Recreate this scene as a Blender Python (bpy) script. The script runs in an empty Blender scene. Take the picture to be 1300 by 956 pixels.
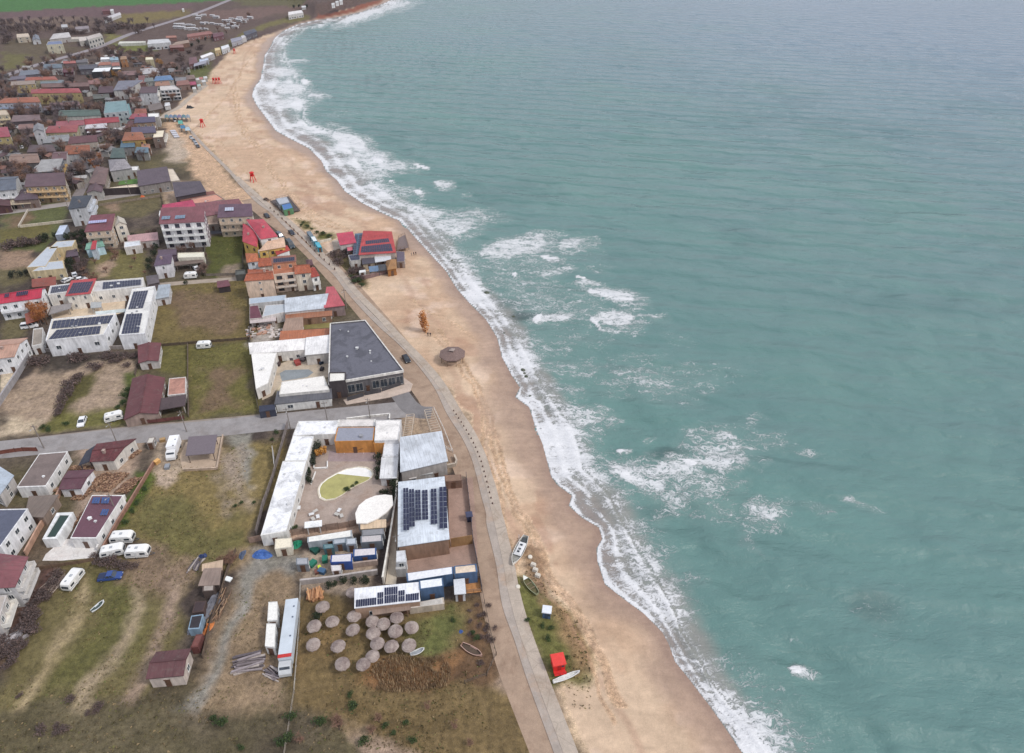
import bpy, bmesh, math, random
import numpy as np
from mathutils import Vector, Matrix
random.seed(7)
R = math.radians
SC = bpy.context.scene
COL = SC.collection
# ------------------------------------------------------------------ camera
FPX = 867.0; CX = 650.0; CY = 433.0; CAMH = 125.0; PITCH = R(33.0)
cam_d = bpy.data.cameras.new('camera'); cam = bpy.data.objects.new('camera', cam_d); COL.objects.link(cam)
cam.location = (0, 0, CAMH); cam.rotation_euler = (R(90) - PITCH, 0, 0)
cam_d.sensor_width = 36; cam_d.lens = FPX / 1300 * 36; cam_d.shift_y = -45 / 1300
cam_d.clip_start = 1; cam_d.clip_end = 90000
SC.camera = cam
cp, sp = math.cos(PITCH), math.sin(PITCH)
def ray(px, py):
    a = (px - CX) / FPX; b = (CY - py) / FPX
    return a, cp + b * sp, -sp + b * cp
def P(px, py, z=0.0):
    a, b, c = ray(px, py)
    t = (z - CAMH) / c
    return (a * t, b * t)
def P3(px, py, z=0.0):
    x, y = P(px, py, z); return Vector((x, y, z))
def S(r, g, b):
    f = lambda c: (c / 255 / 12.92) if c <= 10 else ((c / 255 + .055) / 1.055) ** 2.4
    return (f(r), f(g), f(b))
# ------------------------------------------------------------------ numpy noise
def _h(ix, iy, s):
    n = (ix.astype(np.int64) * 374761393 + iy.astype(np.int64) * 668265263 + s * 1442695041) & 0xffffffff
    n = ((n ^ (n >> 13)) * 1274126177) & 0xffffffff
    n = n ^ (n >> 16)
    return (n & 0xffff) / 65535.0
def vnoise(x, y, s=0):
    ix = np.floor(x); iy = np.floor(y); fx = x - ix; fy = y - iy
    fx = fx * fx * (3 - 2 * fx); fy = fy * fy * (3 - 2 * fy)
    a = _h(ix, iy, s); b = _h(ix + 1, iy, s); c = _h(ix, iy + 1, s); d = _h(ix + 1, iy + 1, s)
    return (a * (1 - fx) + b * fx) * (1 - fy) + (c * (1 - fx) + d * fx) * fy
def fbm(x, y, sc, o=4, s=0):
    r = 0; a = .5; t = 0
    for i in range(o):
        r = r + a * vnoise(x / sc + 17.3 * i, y / sc - 9.1 * i, s + i); t += a; a *= .55; sc /= 2.03
    return r / t
def sstep(a, b, x):
    t = np.clip((x - a) / (b - a), 0, 1); return t * t * (3 - 2 * t)
def seg_dist(x, y, pts, closed=True):
    d = np.full(x.shape, 1e12); n = len(pts)
    for i in range(n if closed else n - 1):
        ax, ay = pts[i]; bx, by = pts[(i + 1) % n]
        dx, dy = bx - ax, by - ay; L = dx * dx + dy * dy + 1e-12
        t = np.clip(((x - ax) * dx + (y - ay) * dy) / L, 0, 1)
        d = np.minimum(d, (x - ax - t * dx) ** 2 + (y - ay - t * dy) ** 2)
    return np.sqrt(d)
def inside(x, y, pts):
    r = np.zeros(x.shape, bool); n = len(pts); j = n - 1
    for i in range(n):
        xi, yi = pts[i]; xj, yj = pts[j]
        if yi != yj:
            r ^= ((yi > y) != (yj > y)) & (x < (xj - xi) * (y - yi) / (yj - yi) + xi)
        j = i
    return r
def sdist(x, y, pts):
    d = seg_dist(x, y, pts); return np.where(inside(x, y, pts), -d, d)
# ------------------------------------------------------------------ material helpers
MATS = {}
FARR = False
class NT:
    def __init__(s, name):
        s.m = bpy.data.materials.new(name); s.m.use_nodes = True; s.t = s.m.node_tree; s.n = s.t.nodes; s.l = s.t.links
        s.b = s.n['Principled BSDF']
    def add(s, typ, **kw):
        o = s.n.new(typ)
        for k, v in kw.items():
            if k in o.inputs.keys() and not hasattr(type(o), k): o.inputs[k].default_value = v
            else: setattr(o, k, v)
        return o
    def math(s, op, a, b=None, c=None, clamp=False):
        o = s.n.new('ShaderNodeMath'); o.operation = op; o.use_clamp = clamp
        for i, v in enumerate((a, b, c)):
            if v is None: continue
            if isinstance(v, (int, float)): o.inputs[i].default_value = v
            else: s.l.new(v, o.inputs[i])
        return o.outputs[0]
    def noise(s, vec, scale, detail=4, rough=.55, dist=0.0):
        o = s.n.new('ShaderNodeTexNoise'); o.inputs['Scale'].default_value = scale; o.inputs['Detail'].default_value = detail
        o.inputs['Roughness'].default_value = rough; o.inputs['Distortion'].default_value = dist
        if vec is not None: s.l.new(vec, o.inputs['Vector'])
        return o.outputs['Fac']
    def mapr(s, v, a, b, c, d, smooth=False):
        o = s.n.new('ShaderNodeMapRange'); o.clamp = True
        if smooth: o.interpolation_type = 'SMOOTHSTEP'
        s.l.new(v, o.inputs[0])
        for i, q in enumerate((a, b, c, d)): o.inputs[i + 1].default_value = q
        return o.outputs[0]
    def mix(s, f, a, b, mode='MIX'):
        o = s.n.new('ShaderNodeMix'); o.data_type = 'RGBA'; o.blend_type = mode
        for sock, v in ((o.inputs[0], f), (o.inputs[6], a), (o.inputs[7], b)):
            if isinstance(v, (int, float)): sock.default_value = v
            elif isinstance(v, tuple): sock.default_value = (*v[:3], 1)
            else: s.l.new(v, sock)
        return o.outputs[2]
    def scalec(s, col, f):   # colour * scalar
        o = s.n.new('ShaderNodeVectorMath'); o.operation = 'SCALE'
        if isinstance(col, tuple): o.inputs[0].default_value = col
        else: s.l.new(col, o.inputs[0])
        if isinstance(f, (int, float)): o.inputs[3].default_value = f
        else: s.l.new(f, o.inputs[3])
        return o.outputs[0]
    def mapping(s, vec, scale=(1, 1, 1), rot=(0, 0, 0)):
        o = s.n.new('ShaderNodeMapping'); o.inputs['Scale'].default_value = scale; o.inputs['Rotation'].default_value = rot
        s.l.new(vec, o.inputs['Vector']); return o.outputs[0]
    def pos(s):
        return s.add('ShaderNodeNewGeometry').outputs['Position']
    def bump(s, h, strength=.3, dist=.1):
        o = s.n.new('ShaderNodeBump'); o.inputs['Strength'].default_value = strength; o.inputs['Distance'].default_value = dist
        s.l.new(h, o.inputs['Height']); s.l.new(o.outputs[0], s.b.inputs['Normal'])
    def out(s, col=None, rough=None, metal=None):
        if col is not None:
            if isinstance(col, tuple): s.b.inputs['Base Color'].default_value = (*col[:3], 1)
            else: s.l.new(col, s.b.inputs['Base Color'])
        if rough is not None:
            if isinstance(rough, (int, float)): s.b.inputs['Roughness'].default_value = rough
            else: s.l.new(rough, s.b.inputs['Roughness'])
        if metal is not None: s.b.inputs['Metallic'].default_value = metal
def mwall(rgb, var=.19):
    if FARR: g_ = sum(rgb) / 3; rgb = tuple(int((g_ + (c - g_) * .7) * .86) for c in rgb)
    k = ('w', rgb, var)
    if k in MATS: return MATS[k]
    t = NT('plaster'); p = t.pos()
    a = t.mapr(t.noise(t.mapping(p, (1, 1, .25)), 1.3, 5), .3, .75, 1 + var, 1 - 1.6 * var)
    b = t.mapr(t.noise(p, .35, 3), .35, .7, 1, 1 - var)
    t.out(t.scalec(S(*rgb), t.math('MULTIPLY', a, b)), .85); t.bump(t.noise(p, 9), .2, .03)
    MATS[k] = t.m; return t.m
def mroof(rgb, var=.25, seam=0.0, style='sheet'):
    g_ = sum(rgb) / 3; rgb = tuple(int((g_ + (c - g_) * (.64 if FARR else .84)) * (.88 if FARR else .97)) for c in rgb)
    k = ('r', rgb, var, seam, style)
    if k in MATS: return MATS[k]
    t = NT('roofing'); uv = t.add('ShaderNodeUVMap').outputs[0]; p = t.pos()
    a = t.mapr(t.noise(t.mapping(uv, (2.2, .3, 1)), 1.0, 4), .25, .8, 1 + var, 1 - var)
    b = t.mapr(t.noise(p, .28, 4, .6), .3, .75, 1 + var * .8, 1 - var * 1.3)
    f = t.math('MULTIPLY', a, b)
    sx = t.add('ShaderNodeSeparateXYZ'); t.l.new(uv, sx.inputs[0])
    if style == 'tile':
        w = t.math('FRACT', t.math('MULTIPLY', sx.outputs[1], 1 / .42)); g = t.mapr(w, 0, .22, .72, 1)
        v = t.add('ShaderNodeTexVoronoi'); v.inputs['Scale'].default_value = 2.5; t.l.new(uv, v.inputs['Vector'])
        hs = t.add('ShaderNodeSeparateColor'); t.l.new(v.outputs['Color'], hs.inputs[0])
        f = t.math('MULTIPLY', t.math('MULTIPLY', f, g), t.mapr(hs.outputs[0], 0, 1, .78, 1.2)); t.bump(w, .4, .06)
    else:
        pitch = seam or .55
        w = t.math('ABSOLUTE', t.math('SUBTRACT', t.math('FRACT', t.math('MULTIPLY', sx.outputs[0], 1 / pitch)), .5))
        g = t.mapr(w, .40, .5, 1, .8 if seam else .9); f = t.math('MULTIPLY', f, g); t.bump(w, .3, .05)
    c = t.scalec(S(*rgb), f)
    st = t.mapr(t.noise(p, .7, 6, .75), .54, .7, 0, .42)
    t.out(t.mix(st, c, S(120, 112, 104)), .62 if style == 'sheet' else .8)
    MATS[k] = t.m; return t.m
def mflat(rgb, dirt=.5):
    k = ('f', rgb, dirt)
    if k in MATS: return MATS[k]
    t = NT('flat_roofing'); p = t.pos()
    st = t.mapr(t.noise(p, .22, 7, .7, .5), .47, .6, 0, dirt); s2 = t.mapr(t.noise(p, 2.2, 4), .35, .7, 1.06, .88)
    t.out(t.scalec(t.mix(st, S(*rgb), tuple(c * .45 for c in S(*rgb))), s2), .8); t.bump(t.noise(p, 5), .2, .05)
    MATS[k] = t.m; return t.m
def mpl(name, rgb, rough=.6, var=.12, sc=1.5, metal=0.0, bump=0.0):
    k = ('p', name, rgb, rough, var, sc)
    if k in MATS: return MATS[k]
    t = NT(name); p = t.pos()
    t.out(t.scalec(S(*rgb), t.mapr(t.noise(p, sc, 4), .3, .72, 1 + var, 1 - var)), rough, metal)
    if bump: t.bump(t.noise(p, sc * 4), bump, .05)
    MATS[k] = t.m; return t.m
def mglass():
    if 'gl' in MATS: return MATS['gl']
    t = NT('window_glass'); p = t.pos()
    t.out(t.scalec(S(62, 68, 76), t.mapr(t.noise(p, .6, 2), .3, .7, .55, 1.5)), .12); MATS['gl'] = t.m; return t.m
def msolar():
    if 'so' in MATS: return MATS['so']
    t = NT('solar_cells'); uv = t.add('ShaderNodeUVMap').outputs[0]
    sx = t.add('ShaderNodeSeparateXYZ'); t.l.new(uv, sx.inputs[0]); fs = []
    for i in (0, 1):
        w = t.math('ABSOLUTE', t.math('SUBTRACT', t.math('FRACT', t.math('MULTIPLY', sx.outputs[i], 6)), .5)); fs.append(t.mapr(w, .46, .5, 0, 1))
    l = t.math('MAXIMUM', fs[0], fs[1])
    t.out(t.mix(t.math('MULTIPLY', l, .3), t.scalec(S(34, 38, 66), t.mapr(t.noise(t.pos(), .5), .3, .7, .8, 1.25)), S(95, 100, 125)), .28); MATS['so'] = t.m; return t.m
# ------------------------------------------------------------------ mesh builder
class MB:
    def __init__(s): s.v = []; s.f = []; s.m = []; s.uv = []
    def face(s, pts, mi=0, uv=None):
        i = len(s.v); s.v += [tuple(p) for p in pts]; s.f.append(list(range(i, i + len(pts)))); s.m.append(mi)
        if uv is None: uv = [(0, 0)] * len(pts)
        s.uv += uv
        return s
    def hexa(s, b, t, mi=0):      # b, t: lists of 4 points bottom/top, CCW from above
        s.face(t, mi, [(0, 0), (1, 0), (1, 1), (0, 1)]); s.face(b[::-1], mi)
        n = len(b)
        for i in range(n):
            j = (i + 1) % n; s.face([b[i], b[j], t[j], t[i]], mi)
        return s
    def box(s, c, sz, rz=0.0, mi=0, tilt=None):
        hx, hy, hz = sz[0] / 2, sz[1] / 2, sz[2] / 2; co, si = math.cos(rz), math.sin(rz)
        def q(x, y, z):
            return (c[0] + x * co - y * si, c[1] + x * si + y * co, c[2] + z)
        b = [q(-hx, -hy, -hz), q(hx, -hy, -hz), q(hx, hy, -hz), q(-hx, hy, -hz)]; t = [q(-hx, -hy, hz), q(hx, -hy, hz), q(hx, hy, hz), q(-hx, hy, hz)]
        return s.hexa(b, t, mi)
    def beam(s, a, b, w, h=None, mi=0):
        a = Vector(a); b = Vector(b); h = h or w; d = (b - a)
        if d.length < 1e-6: return s
        d.normalize(); up = Vector((0, 0, 1)) if abs(d.z) < .95 else Vector((1, 0, 0))
        x = d.cross(up).normalized(); y = x.cross(d)
        o = [(-1, -1), (1, -1), (1, 1), (-1, 1)]
        p0 = [a + x * (i * w / 2) + y * (j * h / 2) for i, j in o]; p1 = [b + x * (i * w / 2) + y * (j * h / 2) for i, j in o]
        return s.hexa(p0, p1, mi)
    def tube(s, pts, rad, n=6, mi=0, cap=True):
        rings = []
        for k, p in enumerate(pts):
            p = Vector(p); a = Vector(pts[max(k - 1, 0)]); b = Vector(pts[min(k + 1, len(pts) - 1)]); d = (b - a).normalized()
            up = Vector((0, 0, 1)) if abs(d.z) < .9 else Vector((1, 0, 0)); x = d.cross(up).normalized(); y = x.cross(d)
            r = rad[k] if isinstance(rad, (list, tuple)) else rad
            rings.append([p + x * (r * math.cos(2 * math.pi * i / n)) + y * (r * math.sin(2 * math.pi * i / n)) for i in range(n)])
        for k in range(len(rings) - 1):
            for i in range(n):
                j = (i + 1) % n; s.face([rings[k][i], rings[k + 1][i], rings[k + 1][j], rings[k][j]], mi)
        if cap: s.face(rings[0], mi); s.face(rings[-1][::-1], mi)
        return s
    def lathe(s, prof, n=12, c=(0, 0, 0), mi=0, a0=0.0):
        for k in range(len(prof) - 1):
            (r0, z0), (r1, z1) = prof[k], prof[k + 1]
            for i in range(n):
                a = a0 + 2 * math.pi * i / n; b = a0 + 2 * math.pi * (i + 1) / n
                q = [(r0, z0, a), (r0, z0, b), (r1, z1, b), (r1, z1, a)]
                pts = [(c[0] + r * math.cos(t), c[1] + r * math.sin(t), c[2] + z) for r, z, t in q]
                if r0 < 1e-6: pts = pts[1:]
                elif r1 < 1e-6: pts = pts[:3]
                s.face(pts, mi)
        return s
    def mesh(s, name, mats):
        me = bpy.data.meshes.new(name)
        vs = {}; idx = []; vv = []
        for p in s.v:
            k = (round(p[0], 4), round(p[1], 4), round(p[2], 4))
            if k not in vs: vs[k] = len(vv); vv.append(p)
            idx.append(vs[k])
        ff = []; mm = []; uu = []
        c = 0
        for f, m in zip(s.f, s.m):
            g = [idx[i] for i in f]; L = len(f)
            if len(set(g)) == L: ff.append(g); mm.append(m); uu += s.uv[c:c + L]
            c += L
        me.from_pydata(vv, [], ff)
        for m in (mats if isinstance(mats, (list, tuple)) else [mats]): me.materials.append(m)
        me.polygons.foreach_set('material_index', mm)
        uvl = me.uv_layers.new(name='UVMap'); uvl.data.foreach_set('uv', [q for p in uu for q in p])
        me.update(); return me
    def build(s, name, mats, parent=None, smooth=False):
        me = s.mesh(name, mats)
        if smooth: me.polygons.foreach_set('use_smooth', [True] * len(me.polygons))
        return link(name, me, parent)
def link(name, data, parent=None):
    o = bpy.data.objects.new(name, data); COL.objects.link(o)
    if parent is not None: o.parent = parent
    return o
def tag(o, label=None, cat=None, group=None, kind=None):
    if label: o['label'] = label
    if cat: o['category'] = cat
    if group: o['group'] = group
    if kind: o['kind'] = kind
    return o
def thing(name, label, cat, loc=(0, 0, 0), rz=0.0, group=None):
    o = bpy.data.objects.new(name, None); COL.objects.link(o); o.empty_display_size = .3
    o.location = (*loc[:2], loc[2] if len(loc) > 2 else 0.0); o.rotation_euler[2] = rz
    return tag(o, label, cat, group)
def kids(o): return KID.get(o.name, [])
def copy_tree(o, parent=None):
    c = o.copy(); COL.objects.link(c)
    if parent is not None: c.parent = parent
    for ch in [k for k in o.children]: copy_tree(ch, c)
    return c
def place(proto, px, py, rz=0.0, sc=1.0, label=None, z=0.0, group=None, dxyz=None):
    """put a copy of the thing with its base at the ground spot"""
    o = copy_tree(proto); x, y = P(px, py, z); o.location = (x, y, z)
    o.rotation_euler = (0, 0, rz); o.scale = (sc,) * 3 if isinstance(sc, (int, float)) else sc
    if label: o['label'] = label
    if group: o['group'] = group
    USED.add(proto.name)
    return o
USED = set(); PROTOS = []
def ang(a, b, z=0.0):   # world heading of the line between two ground points
    p = P(*a, z); q = P(*b, z); return math.atan2(q[1] - p[1], q[0] - p[0])
# ------------------------------------------------------------------ shoreline
SHORE = [(640,-60),(560,-30),(488,4),(460,15),(430,22),(400,26),(378,31),(360,39),(348,49),(343,60),(336,70),(334,84),(331,100),(322,112),(320,122),(326,134),(338,150),(350,166),(372,178),(392,188),(408,204),(414,217),(428,229),(438,243),(460,258),(484,270),(506,279),(518,291),(530,305),(545,321),(567,345),(581,368),(599,388),(617,406),(631,429),(637,453),(649,476),(660,492),(654,504),(672,517),(680,544),(688,563),(700,605),(708,616),(726,629),(722,642),(738,657),(760,670),(764,684),(757,696),(758,712),(768,742),(795,763),(817,779),(840,803),(848,818),(856,840),(875,863),(900,895),(925,930),(955,975),(990,1030),(1060,1150)]
OUTER = [(660,-60),(590,-34),(500,6),(475,21),(440,30),(408,33),(385,38),(370,48),(358,60),(362,78),(372,90),(378,112),(386,134),(384,150),(392,158),(430,170),(450,194),(462,212),(478,235),(510,256),(533,268),(552,290),(573,320),(605,362),(637,397),(658,426),(678,467),(690,492),(706,514),(728,545),(736,570),(741,594),(775,628),(788,657),(808,692),(826,720),(842,748),(856,772),(866,803),(888,836),(900,861),(925,895),(955,925),(985,970),(1020,1025),(1090,1150)]
SEAZ = -1.0
shore_w = [P(x, y, SEAZ) for x, y in SHORE]; outer_w = [P(x, y, SEAZ) for x, y in OUTER]
sea_poly = shore_w + [(3000, shore_w[-1][1]), (60000, -50), (60000, 60000), (shore_w[0][0], 60000)]
surf_poly = shore_w + outer_w[::-1]
def axis_u():
    return np.concatenate([np.linspace(-2600, -60, 60), np.arange(-40, 1350, 2.2), np.linspace(1370, 3800, 60)])
def axis_v(step=2.0):
    return np.concatenate([[-127.5, -125, -121, -115, -107, -97, -85, -72, -58, -44, -32, -22, -14, -8, -4], np.arange(0, 960, step), np.arange(965, 1200, 12), [1300, 1500, 1800]])
def grid(u, v, z=0.0):
    U, V = np.meshgrid(u, v)
    a = (U - CX) / FPX; b = (CY - V) / FPX; c = -sp + b * cp; t = (z - CAMH) / c
    return U, V, a * t, (cp + b * sp) * t
def grid_mesh(name, X, Y, Z, attrs, keep=None):
    nv, nu = X.shape
    co = np.stack([X, Y, Z], -1).reshape(-1, 3).astype(np.float32)
    i = np.arange(nv * nu).reshape(nv, nu)
    q = np.stack([i[1:, :-1], i[1:, 1:], i[:-1, 1:], i[:-1, :-1]], -1)
    if keep is not None:
        k = keep[1:, :-1] | keep[1:, 1:] | keep[:-1, 1:] | keep[:-1, :-1]; q = q[k]
    q = q.reshape(-1, 4)
    used = np.unique(q); rm = np.full(nv * nu, -1); rm[used] = np.arange(len(used)); q = rm[q]; co = co[used]
    me = bpy.data.meshes.new(name); me.vertices.add(len(co)); me.vertices.foreach_set('co', co.ravel())
    me.loops.add(q.size); me.loops.foreach_set('vertex_index', q.ravel().astype(np.int32))
    me.polygons.add(len(q)); me.polygons.foreach_set('loop_start', np.arange(0, q.size, 4, dtype=np.int32)); me.polygons.foreach_set('loop_total', np.full(len(q), 4, dtype=np.int32))
    me.polygons.foreach_set('use_smooth', np.ones(len(q), dtype=bool))
    me.update(calc_edges=True)
    for an, arr in attrs.items():
        if arr.ndim == 3:
            at = me.attributes.new(an, 'FLOAT_COLOR', 'POINT'); c4 = np.ones((len(used), 4), np.float32); c4[:, :3] = arr.reshape(-1, 3)[used]; at.data.foreach_set('color', c4.ravel())
        else:
            at = me.attributes.new(an, 'FLOAT', 'POINT'); at.data.foreach_set('value', arr.reshape(-1)[used].astype(np.float32))
    return me
# ------------------------------------------------------------------ ground sheet
SAND = S(212, 185, 158); SAND2 = S(198, 166, 139); WET = S(176, 149, 130); DIRT = S(166, 142, 124)
G_OLIVE = S(103, 94, 68); G_GREEN = S(92, 95, 60); G_BROWN = S(118, 98, 78); G_DARK = S(74, 66, 60); SCRUB = S(98, 80, 76); GRAVEL = S(138, 134, 128); CREAM = S(188, 170, 148); SOIL = S(150, 124, 104); REED = S(150, 112, 78)
BEACH = [(430,14),(404,24),(378,32),(340,44),(318,52),(296,62),(282,76),(268,90),(262,100),(250,112),(238,122),(222,138),(207,146),(236,160),(256,180),(291,215),(319,243),(350,272),(384,298),(412,330),(440,368),(470,400),(500,425),(530,457),(552,488),(580,522),(602,562),(618,605),(628,655),(640,700),(650,740),(660,780),(680,830),(700,866),(730,930),(760,1000),(800,1200),(1400,1200),(700,400),(520,100),(640,-20),(560,-40),(480,2)]
PAINT = [  # polygon px, colour, softness m, warp m
 ([(-2600,-129),(300,-129),(420,-20),(300,0),(240,3),(180,6),(60,11),(0,16),(-2600,60)], S(72,112,62), 4, 12),
 ([(330,-129),(3000,-129),(600,-60),(560,-40),(480,0),(420,-8),(330,-20)], S(92,92,62), 20, 30),
 ([(0,16),(60,12),(250,4),(245,14),(150,20),(60,24),(0,30)], S(104,82,84), 10, 20),
 ([(0,24),(110,20),(120,34),(60,38),(0,40)], S(112,94,84), 8, 25),
 ([(150,18),(240,12),(236,20),(170,32),(150,30)], S(118,104,66), 8, 12),
 ([(0,52),(60,50),(110,62),(60,78),(0,96)], S(96,84,68), 8, 20),
 ([(6,66),(40,72),(30,84),(0,92)], S(104,98,62), 6, 10),
 ([(255,14),(330,10),(410,5),(340,22),(300,26),(262,22)], S(112,90,84), 8, 15),
 ([(300,-1),(390,-2),(420,4),(380,8),(300,8)], S(98,92,66), 8, 15),
 ([(135,42),(160,46),(148,54),(132,56)], S(118,112,66), 4, 6),
 ([(140,56),(190,56),(200,64),(150,66)], S(110,112,60), 4, 6),
 ([(320,36),(340,28),(390,18),(392,24),(340,34),(320,44),(262,80),(240,96),(244,86),(290,52)], S(112,104,66), 4, 8),
 ([(395,27),(406,20),(440,12),(486,-2),(492,2),(460,13),(430,22),(402,27)], S(138,84,66), 3, 6),
 ([(262,66),(272,70),(260,100),(244,104),(236,96)], S(96,98,58), 4, 6),
 ([(200,232),(240,232),(300,240),(318,262),(262,300),(210,262)], S(176,152,132), 3, 4),
 ([(208,150),(240,160),(300,232),(330,262),(300,262),(262,240),(232,200),(206,180)], SAND2, 3, 5),
 ([(206,168),(226,168),(236,190),(232,206),(212,204)], S(186,168,152), 3, 4),
 ([(184,205),(206,202),(204,214),(186,216)], G_OLIVE, 2, 3),
 ([(0,266),(84,258),(86,270),(84,292),(60,318),(34,318),(0,322)], G_GREEN, 2, 4),
 ([(10,276),(40,272),(30,290),(8,288)], G_BROWN, 3, 6),
 ([(0,290),(74,284),(60,306),(0,312)], S(104,96,56), 2, 5),
 ([(0,318),(38,318),(34,342),(0,346)], S(148,124,106), 2, 5),
 ([(0,342),(34,340),(50,350),(0,372)], G_OLIVE, 2, 5),
 ([(112,254),(200,244),(206,262),(178,276),(120,276)], G_OLIVE, 2, 4),
 ([(138,258),(152,256),(150,268),(140,270)], S(148,124,106), 2, 3),
 ([(112,322),(150,316),(190,318),(186,352),(108,356)], S(112,104,66), 2, 5),
 ([(118,336),(150,322),(150,336),(128,352),(118,354)], S(158,134,116), 2, 4),
 ([(262,300),(308,298),(310,350),(284,354),(260,352)], S(84,86,44), 1.5, 3),
 ([(284,338),(304,336),(308,354),(280,354)], S(138,122,108), 2, 3),
 ([(186,366),(220,362),(316,354),(320,432),(206,438),(188,438)], S(112,98,62), 1.5, 4),
 ([(210,376),(280,372),(296,400),(280,420),(220,424)], G_BROWN, 4, 8),
 ([(204,440),(318,432),(328,520),(322,528),(240,534),(238,478),(208,470)], S(104,98,56), 1.5, 4),
 ([(262,466),(300,470),(306,520),(256,528)], G_BROWN, 4, 6),
 ([(0,400),(34,398),(36,426),(0,436)], G_OLIVE, 2, 4),
 ([(48,454),(172,446),(176,490),(158,540),(70,552),(0,556),(0,508)], S(158,138,120), 2, 6),
 ([(44,452),(172,446),(170,462),(120,462),(48,478),(36,470)], G_DARK, 2, 6),
 ([(92,482),(118,478),(108,506),(84,518),(62,546),(44,552),(72,510),(78,494)], S(92,86,52), 1.5, 4),
 ([(70,524),(160,518),(158,542),(48,552),(56,540)], S(108,104,60), 2, 4),
 ([(152,478),(176,470),(168,500),(150,516)], S(88,96,48), 1.5, 4),
 ([(0,530),(40,536),(46,552),(0,556)], CREAM, 2, 4),
 ([(205,580),(360,556),(362,600),(330,660),(318,694),(312,712),(270,730),(180,700),(150,660),(184,610)], S(128,112,74), 2, 4),
 ([(190,640),(300,650),(314,694),(250,712),(176,690),(164,664)], S(106,99,62), 3, 8),
 ([(172,600),(202,602),(186,632),(160,668),(150,664)], S(84,98,44), 1.5, 3),
 ([(290,554),(318,552),(322,580),(318,620),(306,606),(300,570)], S(138,134,126), 1.5, 3),
 ([(284,574),(310,570),(306,600),(320,640),(300,640),(292,610),(278,600)], S(156,140,126), 3, 5),
 ([(186,556),(238,556),(234,598),(204,604),(192,588),(200,570)], S(164,146,128), 1.5, 2),
 ([(196,600),(226,598),(226,612),(212,626),(198,620)], S(176,156,138), 1, 2),
 ([(120,556),(192,552),(170,600),(140,640),(104,660),(96,560)], S(168,146,130), 1.5, 3),
 ([(0,640),(90,650),(90,866),(0,866)], S(100,86,72), 2, 4),
 ([(90,700),(200,700),(250,730),(240,790),(190,900),(-40,900),(0,866),(60,760)], S(108,98,66), 2, 6),
 ([(150,722),(190,738),(170,800),(110,900),(60,900),(110,780)], S(98,94,56), 4, 8),
 ([(168,706),(260,700),(262,724),(218,744),(190,746),(172,738)], S(132,112,94), 3, 6),
 ([(50,728),(76,720),(74,750),(40,800),(0,850),(-60,900),(-60,866),(20,790)], S(96,72,66), 2, 6),
 ([(113,738),(119,740),(92,800),(54,866),(30,905),(20,905),(44,866),(82,800)], S(162,144,114), 2, 3.5),
 ([(176,748),(188,750),(164,800),(136,860),(116,905),(98,905),(116,860),(150,800)], S(164,146,122), 2, 3.5),
 ([(226,728),(242,730),(232,770),(206,800),(190,866),(170,900),(150,900),(180,830),(206,780)], S(148,128,112), 1.5, 3),
 ([(556,850),(600,852),(634,838),(670,880),(720,1010),(470,1000),(430,884)], S(162,140,124), 1.5, 3),
 ([(290,700),(378,700),(376,900),(240,900),(262,800),(300,730)], S(140,120,98), 2, 4),
 ([(318,700),(382,706),(374,736),(348,728),(318,742),(296,800),(262,880),(248,900),(228,900),(256,860),(288,780),(302,730)], S(136,131,124), 1.5, 3),
 ([(376,770),(376,900),(700,1000),(700,890),(622,866),(634,846),(618,760),(600,756),(470,776),(420,748)], S(116,98,68), 1.5, 3),
 ([(400,800),(440,790),(446,830),(400,850)], S(136,112,78), 3, 6),
 ([(524,790),(570,770),(590,790),(560,826),(530,826)], S(102,104,62), 3, 6),
 ([(530,838),(600,820),(634,840),(622,862),(560,866),(480,870)], S(104,80,60), 2, 4),
 ([(590,760),(618,752),(630,800),(634,840),(610,858),(596,820)], S(110,86,66), 2, 4),
 ([(480,838),(590,832),(570,860),(500,866),(470,868)], REED, 2, 4),
 ([(652,736),(690,730),(716,780),(744,830),(752,880),(700,880),(676,820),(660,770)], S(106,104,60), 1.5, 3),
 ([(662,700),(690,700),(706,750),(690,760),(668,740)], S(148,122,98), 1.5, 3),
 ([(696,764),(730,790),(752,850),(740,866),(720,820)], S(150,122,92), 2, 3),
 ([(372,276),(396,280),(400,290),(388,292)], S(112,104,66), 1.5, 3), ([(398,294),(420,296),(420,306),(400,304)], S(98,98,52), 1.5, 3),
 ([(416,322),(450,320),(470,356),(470,368),(440,352)], S(96,86,58), 1.5, 3),
 ([(312,436),(345,400),(352,420),(340,436),(318,446)], S(170,160,152), 1.5, 3), ([(342,466),(400,464),(420,486),(352,500)], S(190,176,152), .6, .5),
 ([(0,455),(34,455),(10,500),(0,514)], S(205,188,166), .5, .3),
 ([(372,590),(500,570),(500,660),(482,676),(430,676),(340,690)], S(178,152,136), .5, .5),
 ([(505,524),(550,518),(575,575),(570,600),(510,560)], S(170,148,128), 1, 1),
 ([(384,700),(480,690),(470,756),(384,748)], S(166,148,132), 1, 1),
]
u = axis_u(); v = axis_v()
U, V, X, Y = grid(u, v)
shd = seg_dist(X, Y, shore_w, closed=False); insea = inside(X, Y, sea_poly)
SD = np.where(insea, -shd, shd)
Z = np.where(SD > 0, SEAZ + np.minimum(SD * .06, 1.0), SEAZ - np.minimum(-SD * .09, 7))
nz = fbm(X, Y, 60, 4, 3); n2 = fbm(X, Y, 9, 4, 5); n3 = fbm(X, Y, 250, 3, 9); n4 = fbm(X, Y, 3.2, 3, 12)
def mixc(c, col, w): return c + (np.array(col) - c) * w[..., None]
C = np.zeros(X.shape + (3,)); C[:] = S(98, 86, 78)
C = mixc(C, S(72, 62, 58), sstep(.36, .6, n2)); C = mixc(C, S(104, 96, 66), sstep(.52, .68, nz) * .6)
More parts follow.
